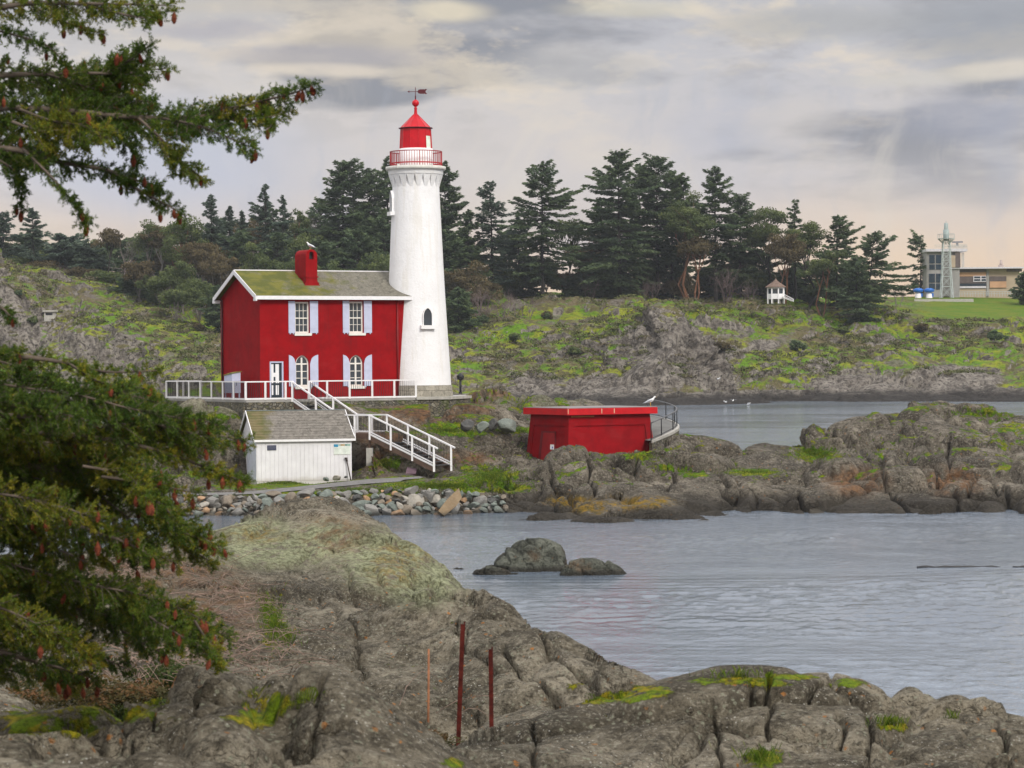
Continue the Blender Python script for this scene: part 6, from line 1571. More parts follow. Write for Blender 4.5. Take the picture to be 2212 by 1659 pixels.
FG = 'trees on the far headland'
TREES = [
 # px, top, half width, distance, kind, label, options
 (8, 462, 44, 570, 'fir', 'dark conifer cut by the left edge of the photo behind the hillside', dict(mat=FIRM2, p=.5, t0=.3, gap=.4)),
 (72, 452, 30, 560, 'fir', 'thin dark spire conifer with sparse flat tiers near the left edge', dict(mat=FIRM2, p=.6, t0=.25, gap=.45, dens=.8)),
 (140, 512, 56, 566, 'fir', 'low spreading dark conifer right of the thin spire on the left skyline', dict(mat=FIRM2, p=.35, t0=.2, gap=.3, flat_top=.3)),
 (188, 528, 34, 560, 'fir', 'small flat topped dark conifer left of the brownish round tree', dict(mat=FIRM2, p=.4, t0=.2, flat_top=.3)),
 (238, 490, 34, 556, 'arb', 'brown green round crowned tree at the left end of the broadleaf row', dict(mat=ARBM2, bark=BARKD, t0=.4)),
 (273, 498, 20, 556, 'bare', 'bare thin twigged tree between the brown and the green round trees on the left', dict(n=36)),
 (320, 472, 50, 552, 'arb', 'wide airy green tree with visible forked limbs on the left skyline', dict(bark=BARKG, t0=.38, openness=.5)),
 (352, 484, 36, 550, 'arb', 'brownish airy tree close behind the wide forked one', dict(mat=ARBM2, bark=BARKG, t0=.4, openness=.5)),
 (400, 466, 56, 546, 'arb', 'large olive round tree left of the pointed conifers behind the red house', dict(t0=.25, dens=1.15)),
 (458, 422, 36, 550, 'fir', 'pointed dark conifer standing first left of the lighthouse group', dict(mat=FIRM2, p=.75, t0=.25)),
 (496, 448, 26, 556, 'fir', 'small conifer just right of the first pointed one', dict(mat=FIRM2, p=.8)),
 (524, 458, 24, 562, 'fir', 'small faint conifer between the first pointed one and the tall ragged one', dict(mat=FIRM2, p=.8)),
 (574, 400, 36, 552, 'fir', 'tall ragged conifer with blunt round top behind the house gable', dict(mat=FIRM2, p=.42, t0=.25, gap=.4, flat_top=.15)),
 (612, 426, 28, 556, 'fir', 'ragged conifer leaning beside the blunt topped one', dict(mat=FIRM2, p=.5, gap=.35)),
 (646, 448, 24, 560, 'arb', 'light green slim tree left of the big conifer by the lighthouse', dict(t0=.2, openness=.4)),
 (672, 430, 34, 566, 'bare', 'bare pale twigged tree behind the slim light green one', dict(n=48)),
 (742, 352, 68, 556, 'fir', 'largest bushy conifer left of the lighthouse above the red chimney', dict(p=.35, t0=.1, dens=1.4, flat_top=.3)),
 (800, 372, 50, 562, 'fir', 'big conifer between the bushy one and the lighthouse', dict(p=.35, t0=.12, dens=1.3, flat_top=.35)),
 (838, 340, 40, 570, 'fir', 'conifer half hidden behind the left side of the lighthouse', dict(p=.6, t0=.15)),
 (962, 350, 54, 556, 'fir', 'tall dark conifer rising close behind the right side of the lighthouse', dict(p=.72, t0=.1, dens=1.35)),
 (1012, 455, 34, 550, 'fir', 'shorter conifer right of the tall one behind the lighthouse', dict(p=.7, t0=.2)),
 (1062, 394, 48, 552, 'fir', 'ragged pale conifer left of the classic tiered one', dict(mat=FIRM2, p=.5, t0=.22, gap=.35)),
 (1172, 352, 68, 548, 'fir', 'broad tiered conifer with bare dark trunk standing alone right of the lighthouse', dict(p=.35, t0=.2, gap=.3, dens=1.2, flat_top=.2)),
 (1120, 470, 44, 560, 'fir', 'lower conifer behind the left side of the tiered one', dict(mat=FIRM2, p=.5, t0=.25)),
 (1232, 470, 40, 560, 'arb', 'airy grey green tree between the tiered conifer and the tallest one', dict(t0=.3, openness=.5, bark=BARKD)),
 (1338, 330, 78, 548, 'fir', 'tallest ragged conifer of the headland with wide drooping skirts', dict(p=.35, t0=.15, gap=.35, dens=1.4, droop=.35, flat_top=.3)),
 (1300, 430, 66, 556, 'fir', 'wide low conifer behind the left skirts of the tallest one', dict(p=.45, t0=.2, gap=.3)),
 (1420, 340, 62, 556, 'fir', 'dense dark conifer with rounded top right of the tallest one', dict(p=.35, t0=.3, dens=1.3, flat_top=.38)),
 (1382, 356, 50, 562, 'fir', 'dark conifer filling the gap between the tallest one and the round topped one', dict(p=.4, t0=.3, flat_top=.3)),
 (1452, 372, 46, 562, 'fir', 'dark conifer sloping down right of the round topped one', dict(p=.4, t0=.35, flat_top=.3)),
 (1478, 384, 44, 560, 'fir', 'dark conifer behind the orange trunked tree', dict(p=.5, t0=.4)),
 (1492, 408, 60, 544, 'arb', 'olive domed tree on tall orange branching trunks', dict(t0=.5, stems=3, dome=.95, dens=1.2)),
 (1500, 490, 50, 542, 'arb', 'brown dead looking crown below the olive domed tree', dict(mat=ARBM2, t0=.45, stems=2, openness=.6)),
 (1546, 360, 64, 552, 'fir', 'pointed tiered conifer right of the olive domed tree', dict(p=.85, t0=.28, gap=.25, dens=1.15)),
 (1600, 428, 58, 556, 'fir', 'round shouldered dark conifer right of the pointed tiered one', dict(p=.35, t0=.25, flat_top=.35, dens=1.2)),
 (1660, 446, 58, 552, 'arb', 'broad dark green domed tree in the middle of the right hand grove', dict(t0=.4, dens=1.2, dome=.95, bark=BARKD)),
 (1718, 435, 38, 556, 'fir', 'sparse pointed conifer showing above the domed trees', dict(p=.8, t0=.4, gap=.5, dens=.7)),
 (1742, 476, 56, 548, 'arb', 'wide green domed tree above the white gazebo', dict(t0=.42, dens=1.15, dome=.95, bark=BARKD)),
 (1690, 500, 50, 545, 'arb', 'reddish brown understorey tree left behind the gazebo', dict(mat=ARBM2, t0=.4, stems=2)),
 (1775, 540, 44, 540, 'arb', 'olive tree with orange stems right behind the gazebo', dict(t0=.45, stems=2)),
 (1808, 468, 52, 546, 'fir', 'narrow topped conifer, second from the right end of the grove', dict(p=.6, t0=.25)),
 (1872, 503, 52, 540, 'fir', 'wind swept conifer at the right end of the grove leaning right', dict(p=.45, t0=.2, asym=.35, lean=.1, gap=.3)),
 (1850, 560, 44, 536, 'fir', 'low dark conifer under the wind swept one', dict(p=.5, t0=.15)),
 (1989, 512, 44, 630, 'fir', 'ragged one sided conifer left of the station building', dict(mat=FIRM, p=.25, t0=.1, gap=.5, asym=-.4, dens=.7, flat_top=.4)),
 (2216, 588, 24, 600, 'fir', 'dark conifer cut by the right edge of the photo before the station', dict(p=.45, t0=.05)),
 (1938, 604, 30, 560, 'bare', 'bare grey brush at the left edge of the lawn below the station', dict(n=48)),
]
for i, (px, pt, hw, d, kd, lb, kw) in enumerate(TREES):
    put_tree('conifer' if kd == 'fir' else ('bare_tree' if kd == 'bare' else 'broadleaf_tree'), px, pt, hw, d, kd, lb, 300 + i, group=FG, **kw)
# wooded slope behind the house and headland scrub trees, each standing by itself
rr = random.Random(9)
SPOT = [(20, 520, 60, 584, 'arb'), (65, 508, 56, 588, 'fir'), (112, 525, 60, 584, 'arb'), (160, 528, 56, 580, 'fir'), (212, 515, 56, 584, 'arb'), (268, 520, 56, 580, 'fir'), (312, 502, 56, 580, 'arb'), (362, 494, 56, 580, 'fir'), (425, 480, 60, 576, 'arb'), (482, 474, 56, 580, 'fir'), (540, 462, 56, 576, 'arb'), (592, 452, 56, 580, 'fir'), (645, 462, 56, 580, 'arb'), (694, 436, 60, 580, 'fir'), (1100, 500, 56, 584, 'fir'), (1270, 500, 56, 584, 'arb'),
        (1040, 596, 46, 540, 'arb'), (1090, 580, 50, 556, 'arb'), (1130, 592, 46, 560, 'fir'), (1215, 585, 50, 560, 'arb'), (1255, 596, 44, 556, 'fir'), (1310, 560, 50, 566, 'fir'), (1365, 575, 50, 566, 'arb'), (1440, 560, 52, 566, 'fir'), (1470, 590, 46, 556, 'arb'), (1530, 585, 50, 566, 'fir'), (1595, 540, 50, 566, 'fir'), (1665, 580, 46, 566, 'arb'), (1740, 575, 50, 566, 'fir'), (1790, 590, 44, 560, 'arb'), (1830, 575, 46, 562, 'fir'), (1890, 600, 36, 556, 'arb'), (60, 590, 50, 566, 'fir'), (130, 560, 50, 570, 'fir'), (205, 545, 50, 566, 'fir'), (330, 540, 46, 560, 'fir'), (370, 530, 50, 556, 'arb'), (450, 500, 50, 556, 'fir'), (660, 500, 56, 550, 'arb'), (720, 470, 56, 560, 'fir'), (790, 450, 56, 566, 'fir'), (950, 440, 56, 566, 'fir'), (1015, 520, 50, 552, 'fir'),
        (300, 560, 40, 540, 'arb'), (345, 585, 36, 536, 'arb'), (395, 560, 48, 532, 'arb'), (440, 520, 52, 540, 'arb'), (480, 540, 50, 530, 'arb'), (520, 500, 54, 540, 'fir'), (555, 520, 50, 534, 'arb'), (600, 505, 56, 540, 'fir'), (640, 540, 56, 528, 'arb'), (690, 520, 52, 536, 'fir'),
        (730, 560, 50, 524, 'arb'), (775, 500, 56, 540, 'fir'), (820, 540, 56, 530, 'arb'), (830, 470, 56, 550, 'fir'), (960, 500, 60, 542, 'fir'), (1000, 560, 50, 530, 'arb'), (1035, 590, 44, 526, 'arb'), (380, 610, 36, 522, 'arb'), (430, 600, 44, 516, 'arb'), (470, 620, 40, 510, 'fir'),
        (285, 600, 40, 545, 'fir'), (90, 560, 44, 560, 'arb'), (30, 555, 46, 562, 'arb'), (170, 575, 40, 556, 'arb'), (225, 580, 40, 552, 'arb'), (990, 625, 40, 512, 'fir'), (1180, 560, 44, 556, 'arb'), (1280, 560, 44, 560, 'arb'), (1400, 560, 40, 562, 'arb'), (1570, 560, 46, 560, 'arb'), (1620, 580, 44, 556, 'arb'), (1640, 540, 44, 560, 'fir'), (1710, 585, 40, 560, 'fir'), (1330, 590, 36, 552, 'fir')]
NEARW = ['seen over the house gable', 'seen behind the house roof', 'on the slope left of the house', 'in the dark wood left of the lighthouse', 'behind the lighthouse foot', 'under the tall conifers of the headland']
def where(px):
    return ('on the far left skyline' if px < 260 else 'on the slope left of the red house' if px < 450 else 'rising behind the red house roof' if px < 640 else 'between the red chimney and the lighthouse' if px < 850 else 'behind the right foot of the lighthouse' if px < 1060 else 'under the tall conifers right of the lighthouse' if px < 1450 else 'in the understorey of the right hand grove')
seen = {}
ORD = ['first', 'second', 'third', 'fourth', 'fifth', 'sixth', 'seventh', 'eighth', 'ninth', 'tenth', 'eleventh', 'twelfth', 'thirteenth', 'fourteenth', 'fifteenth', 'sixteenth']
for i, (px, pt, hw, d, kd) in enumerate(sorted(SPOT)):
    key = (where(px), kd); seen[key] = seen.get(key, 0) + 1
    br_ = kd == 'arb' and rr.random() < .35
    lb = f"{ORD[seen[key] - 1]} {'dark conifer' if kd == 'fir' else 'low bushy tree'} from the left {where(px)}"
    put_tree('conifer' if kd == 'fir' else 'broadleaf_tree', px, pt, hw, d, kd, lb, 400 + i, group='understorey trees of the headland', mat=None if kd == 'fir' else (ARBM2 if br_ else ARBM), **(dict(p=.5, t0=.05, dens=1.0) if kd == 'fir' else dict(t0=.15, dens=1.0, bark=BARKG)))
# purple bare shrubs before the trees
for i, (px, pt, hw, d, lb) in enumerate([(1040, 600, 42, 520, 'mauve bare shrub right of the lighthouse, leftmost and tallest'), (1085, 618, 40, 518, 'mauve bare shrub in the middle of the thicket right of the lighthouse'), (1135, 626, 44, 522, 'mauve bare shrub at the right end of the thicket by the lighthouse'), (1275, 590, 30, 548, 'grey bare shrub under the tallest conifer'), (1405, 590, 36, 548, 'grey bare shrub left of the orange trunks'), (1570, 560, 40, 548, 'grey bare tree right of the orange trunks'), (1620, 600, 34, 548, 'brown bare shrub in the shade of the right grove'), (300, 545, 40, 550, 'grey bare tree on the left slope'), (120, 560, 60, 556, 'grey brown bare thicket on the left skyline'), (420, 640, 34, 516, 'grey bare shrub left of the red house'), (1900, 630, 40, 552, 'bare brush right of the wind swept conifer')]):
    put_tree('bare_shrub', px, pt, hw, d, 'bare', lb, 500 + i, cat='shrub', group='bare shrubs of the headland', bark=plain('mauve twigs', (.17, .13, .125), .9, .1, .2, .4), n=72, fine=.75)

# rounded bushes standing out on the open slopes
BUSH = [(40, 640, 16, 'on the left slope'), (150, 655, 20, 'on the left slope'), (265, 598, 30, 'on the left slope'), (240, 690, 22, 'on the left slope'), (330, 660, 26, 'on the left slope'), (300, 745, 24, 'on the left slope'), (395, 660, 28, 'on the left slope'), (120, 740, 26, 'on the left slope'), (70, 700, 20, 'on the left slope'), (360, 730, 20, 'on the left slope'), (428, 715, 22, 'on the left slope'), (200, 770, 24, 'on the left slope'),
        (1040, 700, 22, 'on the headland left of the pale cliff'), (1110, 740, 24, 'on the headland left of the pale cliff'), (1180, 690, 20, 'on the headland left of the pale cliff'), (1285, 680, 26, 'on the headland left of the pale cliff'), (1240, 770, 24, 'on the headland left of the pale cliff'), (1350, 735, 20, 'on the headland left of the pale cliff'), (1560, 760, 26, 'on the headland right of the pale cliff'), (1620, 700, 22, 'on the headland right of the pale cliff'), (1720, 760, 28, 'on the headland right of the pale cliff'), (1735, 820, 30, 'on the headland right of the pale cliff'), (1820, 720, 22, 'on the headland right of the pale cliff'), (1930, 690, 26, 'on the headland right of the pale cliff'), (1990, 720, 24, 'on the headland right of the pale cliff'), (2040, 770, 24, 'on the headland right of the pale cliff'), (2150, 740, 30, 'on the headland right of the pale cliff'), (2190, 700, 24, 'on the headland right of the pale cliff')]
seen2 = {}
for i, (px, py, w, lb) in enumerate(sorted(BUSH[::2] + BUSH[13:15])):
    a, b = (px - CX) / F, -(py - CY) / F
    h = bF.ray_cast(Vector((0, 0, CAMZ)), Vector((a * CR + b * SR, 1, -a * SR + b * CR)).normalized())
    if h[0] is None: continue
    d = h[0].y; seen2[lb] = seen2.get(lb, 0) + 1
    put_tree('bush', px, py - w * .95, w * .72, d, 'arb', f"{ORD[seen2[lb] - 1]} dark rounded bush from the left {lb}", 600 + i, cat='bush', group='bushes on the open slopes', mat=(FIRM, ARBM, ARBM2)[i % 3], bark=BARKG, t0=.12, dens=1.5, dome=.9, leaf=.8, openness=.1)

# scrub carpet on the hillside: nobody could count it
def scrub():
    r = np.random.default_rng(77); Cs, As, Bs, Ts = [], [], [], []
    n = 0
    while n < 3800:
        px = r.uniform(-150, 2400); d = 452 + 105 * r.uniform() ** .9
        x = (px - CX) / F * d
        q = np.array([[x, d, 0.]]); g = vnoise(q * .05, 8)[0]
        if g < -.18 + .25 * r.uniform(): continue
        z = drop(bF, x, d)
        if z < 4.5: continue
        _, py = proj(x, d, z)
        if px > 1960 and py < 690: continue
        n += 1
        R_ = r.uniform(.5, 1.5) * (1.3 if r.uniform() < .15 else 1); h = R_ * r.uniform(.35, .65); hue = r.uniform(); k = int(34 * R_ ** 1.4)
        v = r.normal(size=(k, 3)); v /= np.linalg.norm(v, axis=1)[:, None]; v[:, 2] = np.abs(v[:, 2])
        a = r.normal(size=(k, 3)); a /= np.linalg.norm(a, axis=1)[:, None]; b = np.cross(a, r.normal(size=(k, 3))); b /= np.linalg.norm(b, axis=1)[:, None]
        Cs.append(np.array([x, d, z - .15]) + v * np.array([R_ * 1.25, R_, h]) * r.uniform(.4, 1, (k, 1))); As.append(a * r.uniform(.16, .34, (k, 1))); Bs.append(b * r.uniform(.09, .18, (k, 1)))
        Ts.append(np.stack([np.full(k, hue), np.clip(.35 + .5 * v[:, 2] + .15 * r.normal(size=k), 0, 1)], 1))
    V, Fq = rhombs(np.concatenate(Cs), np.concatenate(As), np.concatenate(Bs)); T = np.repeat(np.concatenate(Ts), 4, 0)
    T = np.c_[T, np.zeros(len(T)), np.ones(len(T))]
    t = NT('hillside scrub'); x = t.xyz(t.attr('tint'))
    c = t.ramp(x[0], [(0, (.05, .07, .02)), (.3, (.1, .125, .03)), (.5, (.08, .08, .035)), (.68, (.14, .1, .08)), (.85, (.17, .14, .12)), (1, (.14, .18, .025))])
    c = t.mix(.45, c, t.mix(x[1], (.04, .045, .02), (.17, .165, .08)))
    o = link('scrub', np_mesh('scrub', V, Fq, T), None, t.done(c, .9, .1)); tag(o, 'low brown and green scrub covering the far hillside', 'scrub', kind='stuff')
scrub()
# grass edging on the islet and tufts on the near rocks
def grass(name, spots, bvh, label, seed, hmin, hmax, wd, cols):
    r = np.random.default_rng(seed); V = []; T = []
    for (px, py, rx, ry, n, d0) in spots:
        for _ in range(n):
            a = r.uniform(0, 6.28); q = abs(r.normal()) * .6; x_, y_ = px + rx * q * math.cos(a), py + ry * q * math.sin(a)
            aa, bb = (x_ - CX) / F, -(y_ - CY) / F
            h = bvh.ray_cast(Vector((0, 0, CAMZ)), Vector((aa * CR + bb * SR, 1, -aa * SR + bb * CR)).normalized())
            if h[0] is None or h[0].z < .25: continue
            p = np.array(h[0]); L = r.uniform(hmin, hmax); az = r.uniform(0, 6.28); w = wd * r.uniform(.6, 1.2)
            dv = np.array([math.cos(az), math.sin(az), 0]); sd = np.array([-math.sin(az), math.cos(az), 0]) * w
            t = r.uniform()
            V += [p - sd, p + sd, p + dv * L * .5 + np.array([0, 0, L]), p + dv * L * .18 + sd * .3 + np.array([0, 0, L * .6])]; T += [t] * 4
    V = np.array(V); o = link(name, np_mesh(name, V, np.arange(len(V)).reshape(-1, 4)[:, [0, 1, 2, 3]], T), None, leaf_mat(name + ' blades', *cols)); tag(o, label, 'grass', kind='stuff')
GC = ((.035, .07, .006), (.1, .17, .012), (.2, .22, .03))
grass('grass', [(640, 1071, 120, 3, 900, 0), (800, 1060, 100, 5, 1600, 0), (950, 1050, 120, 10, 3400, 0), (1060, 1032, 70, 24, 3600, 0), (1760, 980, 70, 18, 1300, 0), (1625, 1020, 90, 7, 700, 0), (620, 1044, 110, 3, 900, 0), (970, 930, 90, 10, 1500, 0), (450, 1025, 80, 9, 900, 0), (840, 1000, 40, 14, 700, 0), (1110, 930, 60, 7, 500, 0), (1400, 985, 70, 20, 500, 0), (2130, 893, 110, 12, 900, 0)], bI, 'bright green grass along the path and in the hollows of the islet', 5, .04, .13, .022, GC)
grass('grass_tufts', [(592, 1350, 24, 50, 1300, 0), (575, 1320, 20, 40, 500, 0), (1640, 1640, 45, 16, 260, 0), (1920, 1565, 40, 8, 160, 0), (1600, 1462, 80, 5, 120, 0), (2060, 1552, 20, 3, 40, 0), (620, 1380, 30, 20, 300, 0)], bN, 'green grass tufts between the near boulders', 6, .03, .12, .0035, GC)
def brambles():
    r = np.random.default_rng(15); m = MB()
    zone = [(470, 1310, 60, 60), (540, 1380, 70, 70), (580, 1440, 80, 60), (430, 1400, 90, 70), (300, 1250, 120, 30), (740, 1530, 80, 30), (880, 1570, 60, 25), (350, 1460, 120, 30), (380, 1470, 140, 30)]
    Cs, As, Bs, Ts = [], [], [], []
    for k in range(440):
        z = zone[int(r.integers(len(zone)))]; x_, y_ = z[0] + r.normal() * z[2] * .6, z[1] + r.normal() * z[3] * .6
        aa, bb = (x_ - CX) / F, -(y_ - CY) / F
        h = bN.ray_cast(Vector((0, 0, CAMZ)), Vector((aa * CR + bb * SR, 1, -aa * SR + bb * CR)).normalized())
        if h[0] is None or h[0].z < .5 or h[0].y < 25: continue
        p = h[0]; az = r.uniform(0, 6.28); L = r.uniform(.5, 1.6); up = r.uniform(.03, .3)
        pts = [p + Vector((math.cos(az + .4 * s) * L * s, math.sin(az + .4 * s) * L * s, up * 4 * s * (1 - s) + .03 + r.normal() * .02)) for s in np.linspace(0, 1, 6)]
        m.tube(pts, [.006, .0055, .005, .0045, .0035, .0025], 4, caps=False)
        if r.uniform() < (.45 if y_ > 1425 else .08):
            for q in pts[1:]:
                for _ in range(2):
                    a = r.normal(size=3); a /= np.linalg.norm(a); b = np.cross(a, r.normal(size=3)); b /= np.linalg.norm(b)
                    Cs.append(np.array(q) + r.normal(size=3) * .04); As.append(a * .024); Bs.append(b * .014); Ts.append(r.uniform())
    o = m.build('brambles', plain('dry mauve stems', (.23, .165, .13), .85, .15, .5, 3), None, recalc=False); tag(o, 'tangle of dry mauve bramble stems on the near slope', 'brambles', kind='stuff')
    V, Fq = rhombs(np.array(Cs), np.array(As), np.array(Bs)); lo = link('bramble_leaves', np_mesh('bramble_leaves', V, Fq, np.repeat(Ts, 4)), None, leaf_mat('bramble leaves', (.025, .045, .012), (.06, .085, .02), (.16, .075, .035))); tag(lo, 'small green and reddish bramble leaves among the stems', 'leaves', kind='stuff')
brambles()

def near_bush(px, py, d, H, R, label, mat, seed):
    p = W(px, py, d); z = drop(bN, p.x, p.y) - .03
    V, Fq, T, br = broadleaf(seed, H, R, t0=.12, dens=.5, leaf=.13, dome=.85, spread=.75)
    V[:, 2] *= H / V[:, 2].max()
    r = thing('bramble_bush', (p.x, p.y, z), label, 'bush', 'bushes behind the near boulders'); m = MB()
    for q, rr_ in br: m.tube(q, [x * .5 for x in rr_], 4, caps=False)
    m2 = bpy.data.meshes.new('stems'); m2.from_pydata(m.v, [], m.f); m2.update(); link('stem', m2, r, BARKG); link('foliage', np_mesh('foliage', V, Fq, T), r, mat)
NB1 = leaf_mat('dark bramble foliage', (.02, .04, .012), (.05, .08, .02), (.13, .12, .03)); NB2 = leaf_mat('reddish bramble foliage', (.03, .035, .014), (.08, .07, .025), (.2, .09, .04))
near_bush(395, 1470, 33, .5, .8, 'dark green bramble bush behind the peak of the left boulder', NB1, 71)
near_bush(300, 1490, 32, .5, .85, 'dark bramble bush under the tips of the lowest fir branch', NB1, 72)
near_bush(485, 1450, 34.5, .45, .7, 'brownish green bramble bush right of the dark one behind the left boulder', NB2, 73)
near_bush(200, 1490, 31, .45, .9, 'brownish bramble bush at the left below the fir', NB2, 74)
near_bush(870, 1585, 34.5, .26, .7, 'low reddish bramble bush in the gully left of the iron stakes', NB2, 75)

# ================================================================ THE NEAR FIR
def near_fir():
    r = np.random.default_rng(21); D0 = 20.0
    tx = W(-420, 800, D0).x; zg = gN(tx, D0)[0]
    root = thing('fir_tree', (tx, D0, zg), 'large close fir with red brown hanging cones, its branches reaching in from the left edge', 'tree')
    org = np.array([tx, D0, zg])
    m = MB(); m.tube([(tx, D0, zg - .3), (tx + .05, D0, zg + 3), (tx, D0 + .05, zg + 6.5), (tx + .03, D0, zg + 9)], [.26, .2, .13, .04], 12); m.build('trunk', BARKD, root)
    #  main axis (photo measure), depth offset, foliage width factor
    LIMBS = [
     ([(-420, 60), (-60, 28), (60, 6), (170, 8), (280, 10), (374, 12)], -.3, .8, 'A'),
     ([(60, 6), (120, 40), (180, 62), (225, 74)], -.2, .35, 'b'), ([(-30, 60), (50, 80), (110, 100), (150, 150)], 0, .4, 'b'), ([(170, 8), (260, 30), (310, 40), (345, 30)], -.4, .4, 'b'),
     ([(-420, 190), (-60, 165), (80, 160), (190, 158), (270, 140), (325, 96)], .3, 1.15, 'A'), ([(190, 158), (270, 160), (330, 150), (365, 148)], .5, .9, 'b'), ([(100, 160), (180, 185), (270, 215), (330, 220)], .1, .9, 'b'),
     ([(-420, 300), (-60, 232), (100, 235), (240, 250), (340, 256), (450, 252), (550, 222), (640, 200), (684, 180)], 0, 1.05, 'A'),
     ([(450, 252), (520, 262), (575, 255), (625, 240)], .2, .55, 'b'), ([(350, 256), (430, 270), (490, 295), (552, 322)], -.3, .7, 'b'), ([(300, 256), (350, 300), (390, 350), (438, 384)], -.1, .85, 'b'), ([(230, 250), (270, 300), (300, 350), (285, 390)], .3, .6, 'b'), ([(100, 235), (170, 215), (240, 225), (300, 232)], .6, 1.1, 'b'), ([(40, 235), (110, 262), (180, 270), (240, 300)], -.5, 1.1, 'b'), ([(550, 222), (570, 245), (590, 270), (570, 285)], .1, .4, 'b'),
     ([(-420, 380), (-60, 318), (40, 322), (130, 352), (230, 366), (300, 412), (360, 442), (402, 468)], .2, .75, 'A'), ([(50, 322), (120, 390), (160, 440), (190, 490)], -.2, .4, 'b'), ([(-30, 330), (30, 365), (50, 400), (45, 455)], .1, .6, 'b'), ([(230, 366), (280, 385), (330, 400), (345, 408)], .2, .4, 'b'), ([(-60, 318), (0, 300), (60, 320), (110, 336)], .5, 1.0, 'b'),
     ([(-420, 700), (-60, 640), (0, 660), (30, 690)], .3, .35, 'A'),
     ([(-420, 800), (-60, 765), (70, 772), (150, 786), (230, 806), (350, 800)], .4, .42, 'A'), ([(150, 786), (220, 830), (300, 835), (345, 850)], .3, .3, 'b'), ([(-60, 765), (0, 780), (60, 800), (120, 830)], .0, .8, 'b'),
     ([(-420, 880), (-60, 850), (80, 860), (190, 872), (300, 905), (400, 935), (470, 940), (532, 952)], .1, 1.05, 'A'), ([(190, 872), (280, 880), (330, 885), (380, 900)], .5, .9, 'b'),
     ([(-420, 930), (-60, 930), (100, 935), (220, 945), (330, 970), (420, 1000), (470, 1020), (530, 1042)], -.2, .8, 'A'), ([(220, 945), (300, 940), (370, 960), (450, 968)], .2, .8, 'b'),
     ([(-420, 1000), (-60, 1000), (100, 1010), (220, 1030), (320, 1075), (400, 1130), (440, 1165), (488, 1186)], .2, 1.1, 'A'), ([(220, 1030), (300, 1040), (340, 1060), (360, 1085)], -.3, .9, 'b'), ([(300, 1060), (350, 1140), (400, 1180), (460, 1215)], .0, .9, 'b'),
     ([(-420, 1060), (-60, 1075), (80, 1100), (180, 1140), (270, 1170), (340, 1205)], -.4, 1.05, 'A'), ([(-60, 1075), (40, 1130), (110, 1180), (190, 1215)], -.1, .9, 'b'), ([(-420, 960), (-60, 895), (60, 900), (150, 905), (240, 930)], -.5, 1.1, 'A'), ([(-420, 1040), (-60, 965), (50, 975), (160, 990), (260, 1000)], .4, 1.1, 'A'), ([(-420, 1060), (-60, 1040), (40, 1050), (150, 1075), (240, 1090)], .6, 1.1, 'A'),
     ([(-420, 1200), (-60, 1215), (40, 1240), (140, 1262), (250, 1290), (340, 1310), (420, 1335), (498, 1382)], .2, 1.05, 'A'), ([(250, 1290), (330, 1340), (400, 1370), (450, 1400)], -.2, .9, 'b'), ([(140, 1262), (220, 1330), (290, 1380), (360, 1415)], .3, .9, 'b'),
     ([(-420, 1280), (-60, 1320), (60, 1350), (160, 1400), (220, 1430)], -.2, 1.0, 'A'), ([(-420, 1330), (-60, 1390), (40, 1420), (140, 1445), (210, 1470)], .2, .9, 'A'), ([(-60, 1320), (20, 1290), (80, 1275), (140, 1290)], .4, .9, 'b'), ([(420, 1340), (450, 1390), (470, 1430), (480, 1440)], .2, .5, 'b'),
    ]
    wood = []; NC, NA, NB, NTn = [], [], [], []; cones = []
    HUE = {}
    more = []
    for li, (pts, dz, wf, ty) in enumerate(LIMBS):
        if pts[-1][1] < 520:
            if wf >= .9: more.append(([(x if x < -50 else -60 + (x + 60) * .86, y + 20 + 8 * math.sin(li + x * .02)) for x, y in pts], dz + .4, wf * .75, 'b'))
            LIMBS[li] = (pts, dz, wf * .9, ty)
        elif pts[-1][1] > 860 and wf > .75:
            for q in ((-1, 1) if wf >= 1.0 else (-1,) if li % 2 else (1,)):
                k = .9 if q < 0 else .8
                more.append(([(x if x < -50 else -60 + (x + 60) * k + 14 * math.sin(li * 3 + y), y + q * 26 + 10 * math.sin(li * 2.1 + x * .01)) for x, y in pts], dz + q * .45, wf * .9, 'b'))
    LIMBS += more
    for li, (pts, dz, wf, ty) in enumerate(LIMBS):
        n = len(pts)
        P = [W(px, py, D0 + dz + .35 * math.sin(i * 1.3 + li)) for i, (px, py) in enumerate(pts)]
        # finer path
        Q = []
        for i in range(n - 1):
            for k in range(6): Q.append(P[i].lerp(P[i + 1], k / 6))
        Q.append(P[-1])
        for _ in range(4): Q = [Q[0]] + [(a + 2 * b + c) / 4 for a, b, c in zip(Q, Q[1:], Q[2:])] + [Q[-1]]
        rad0 = .032 if ty == 'A' else .012
        wood.append((Q, np.linspace(rad0, .004, len(Q))))
        L = np.cumsum([0] + [(b - a).length for a, b in zip(Q, Q[1:])]); T = L[-1]
        step = .034; s = .1
        hue = r.uniform(.2, .75)
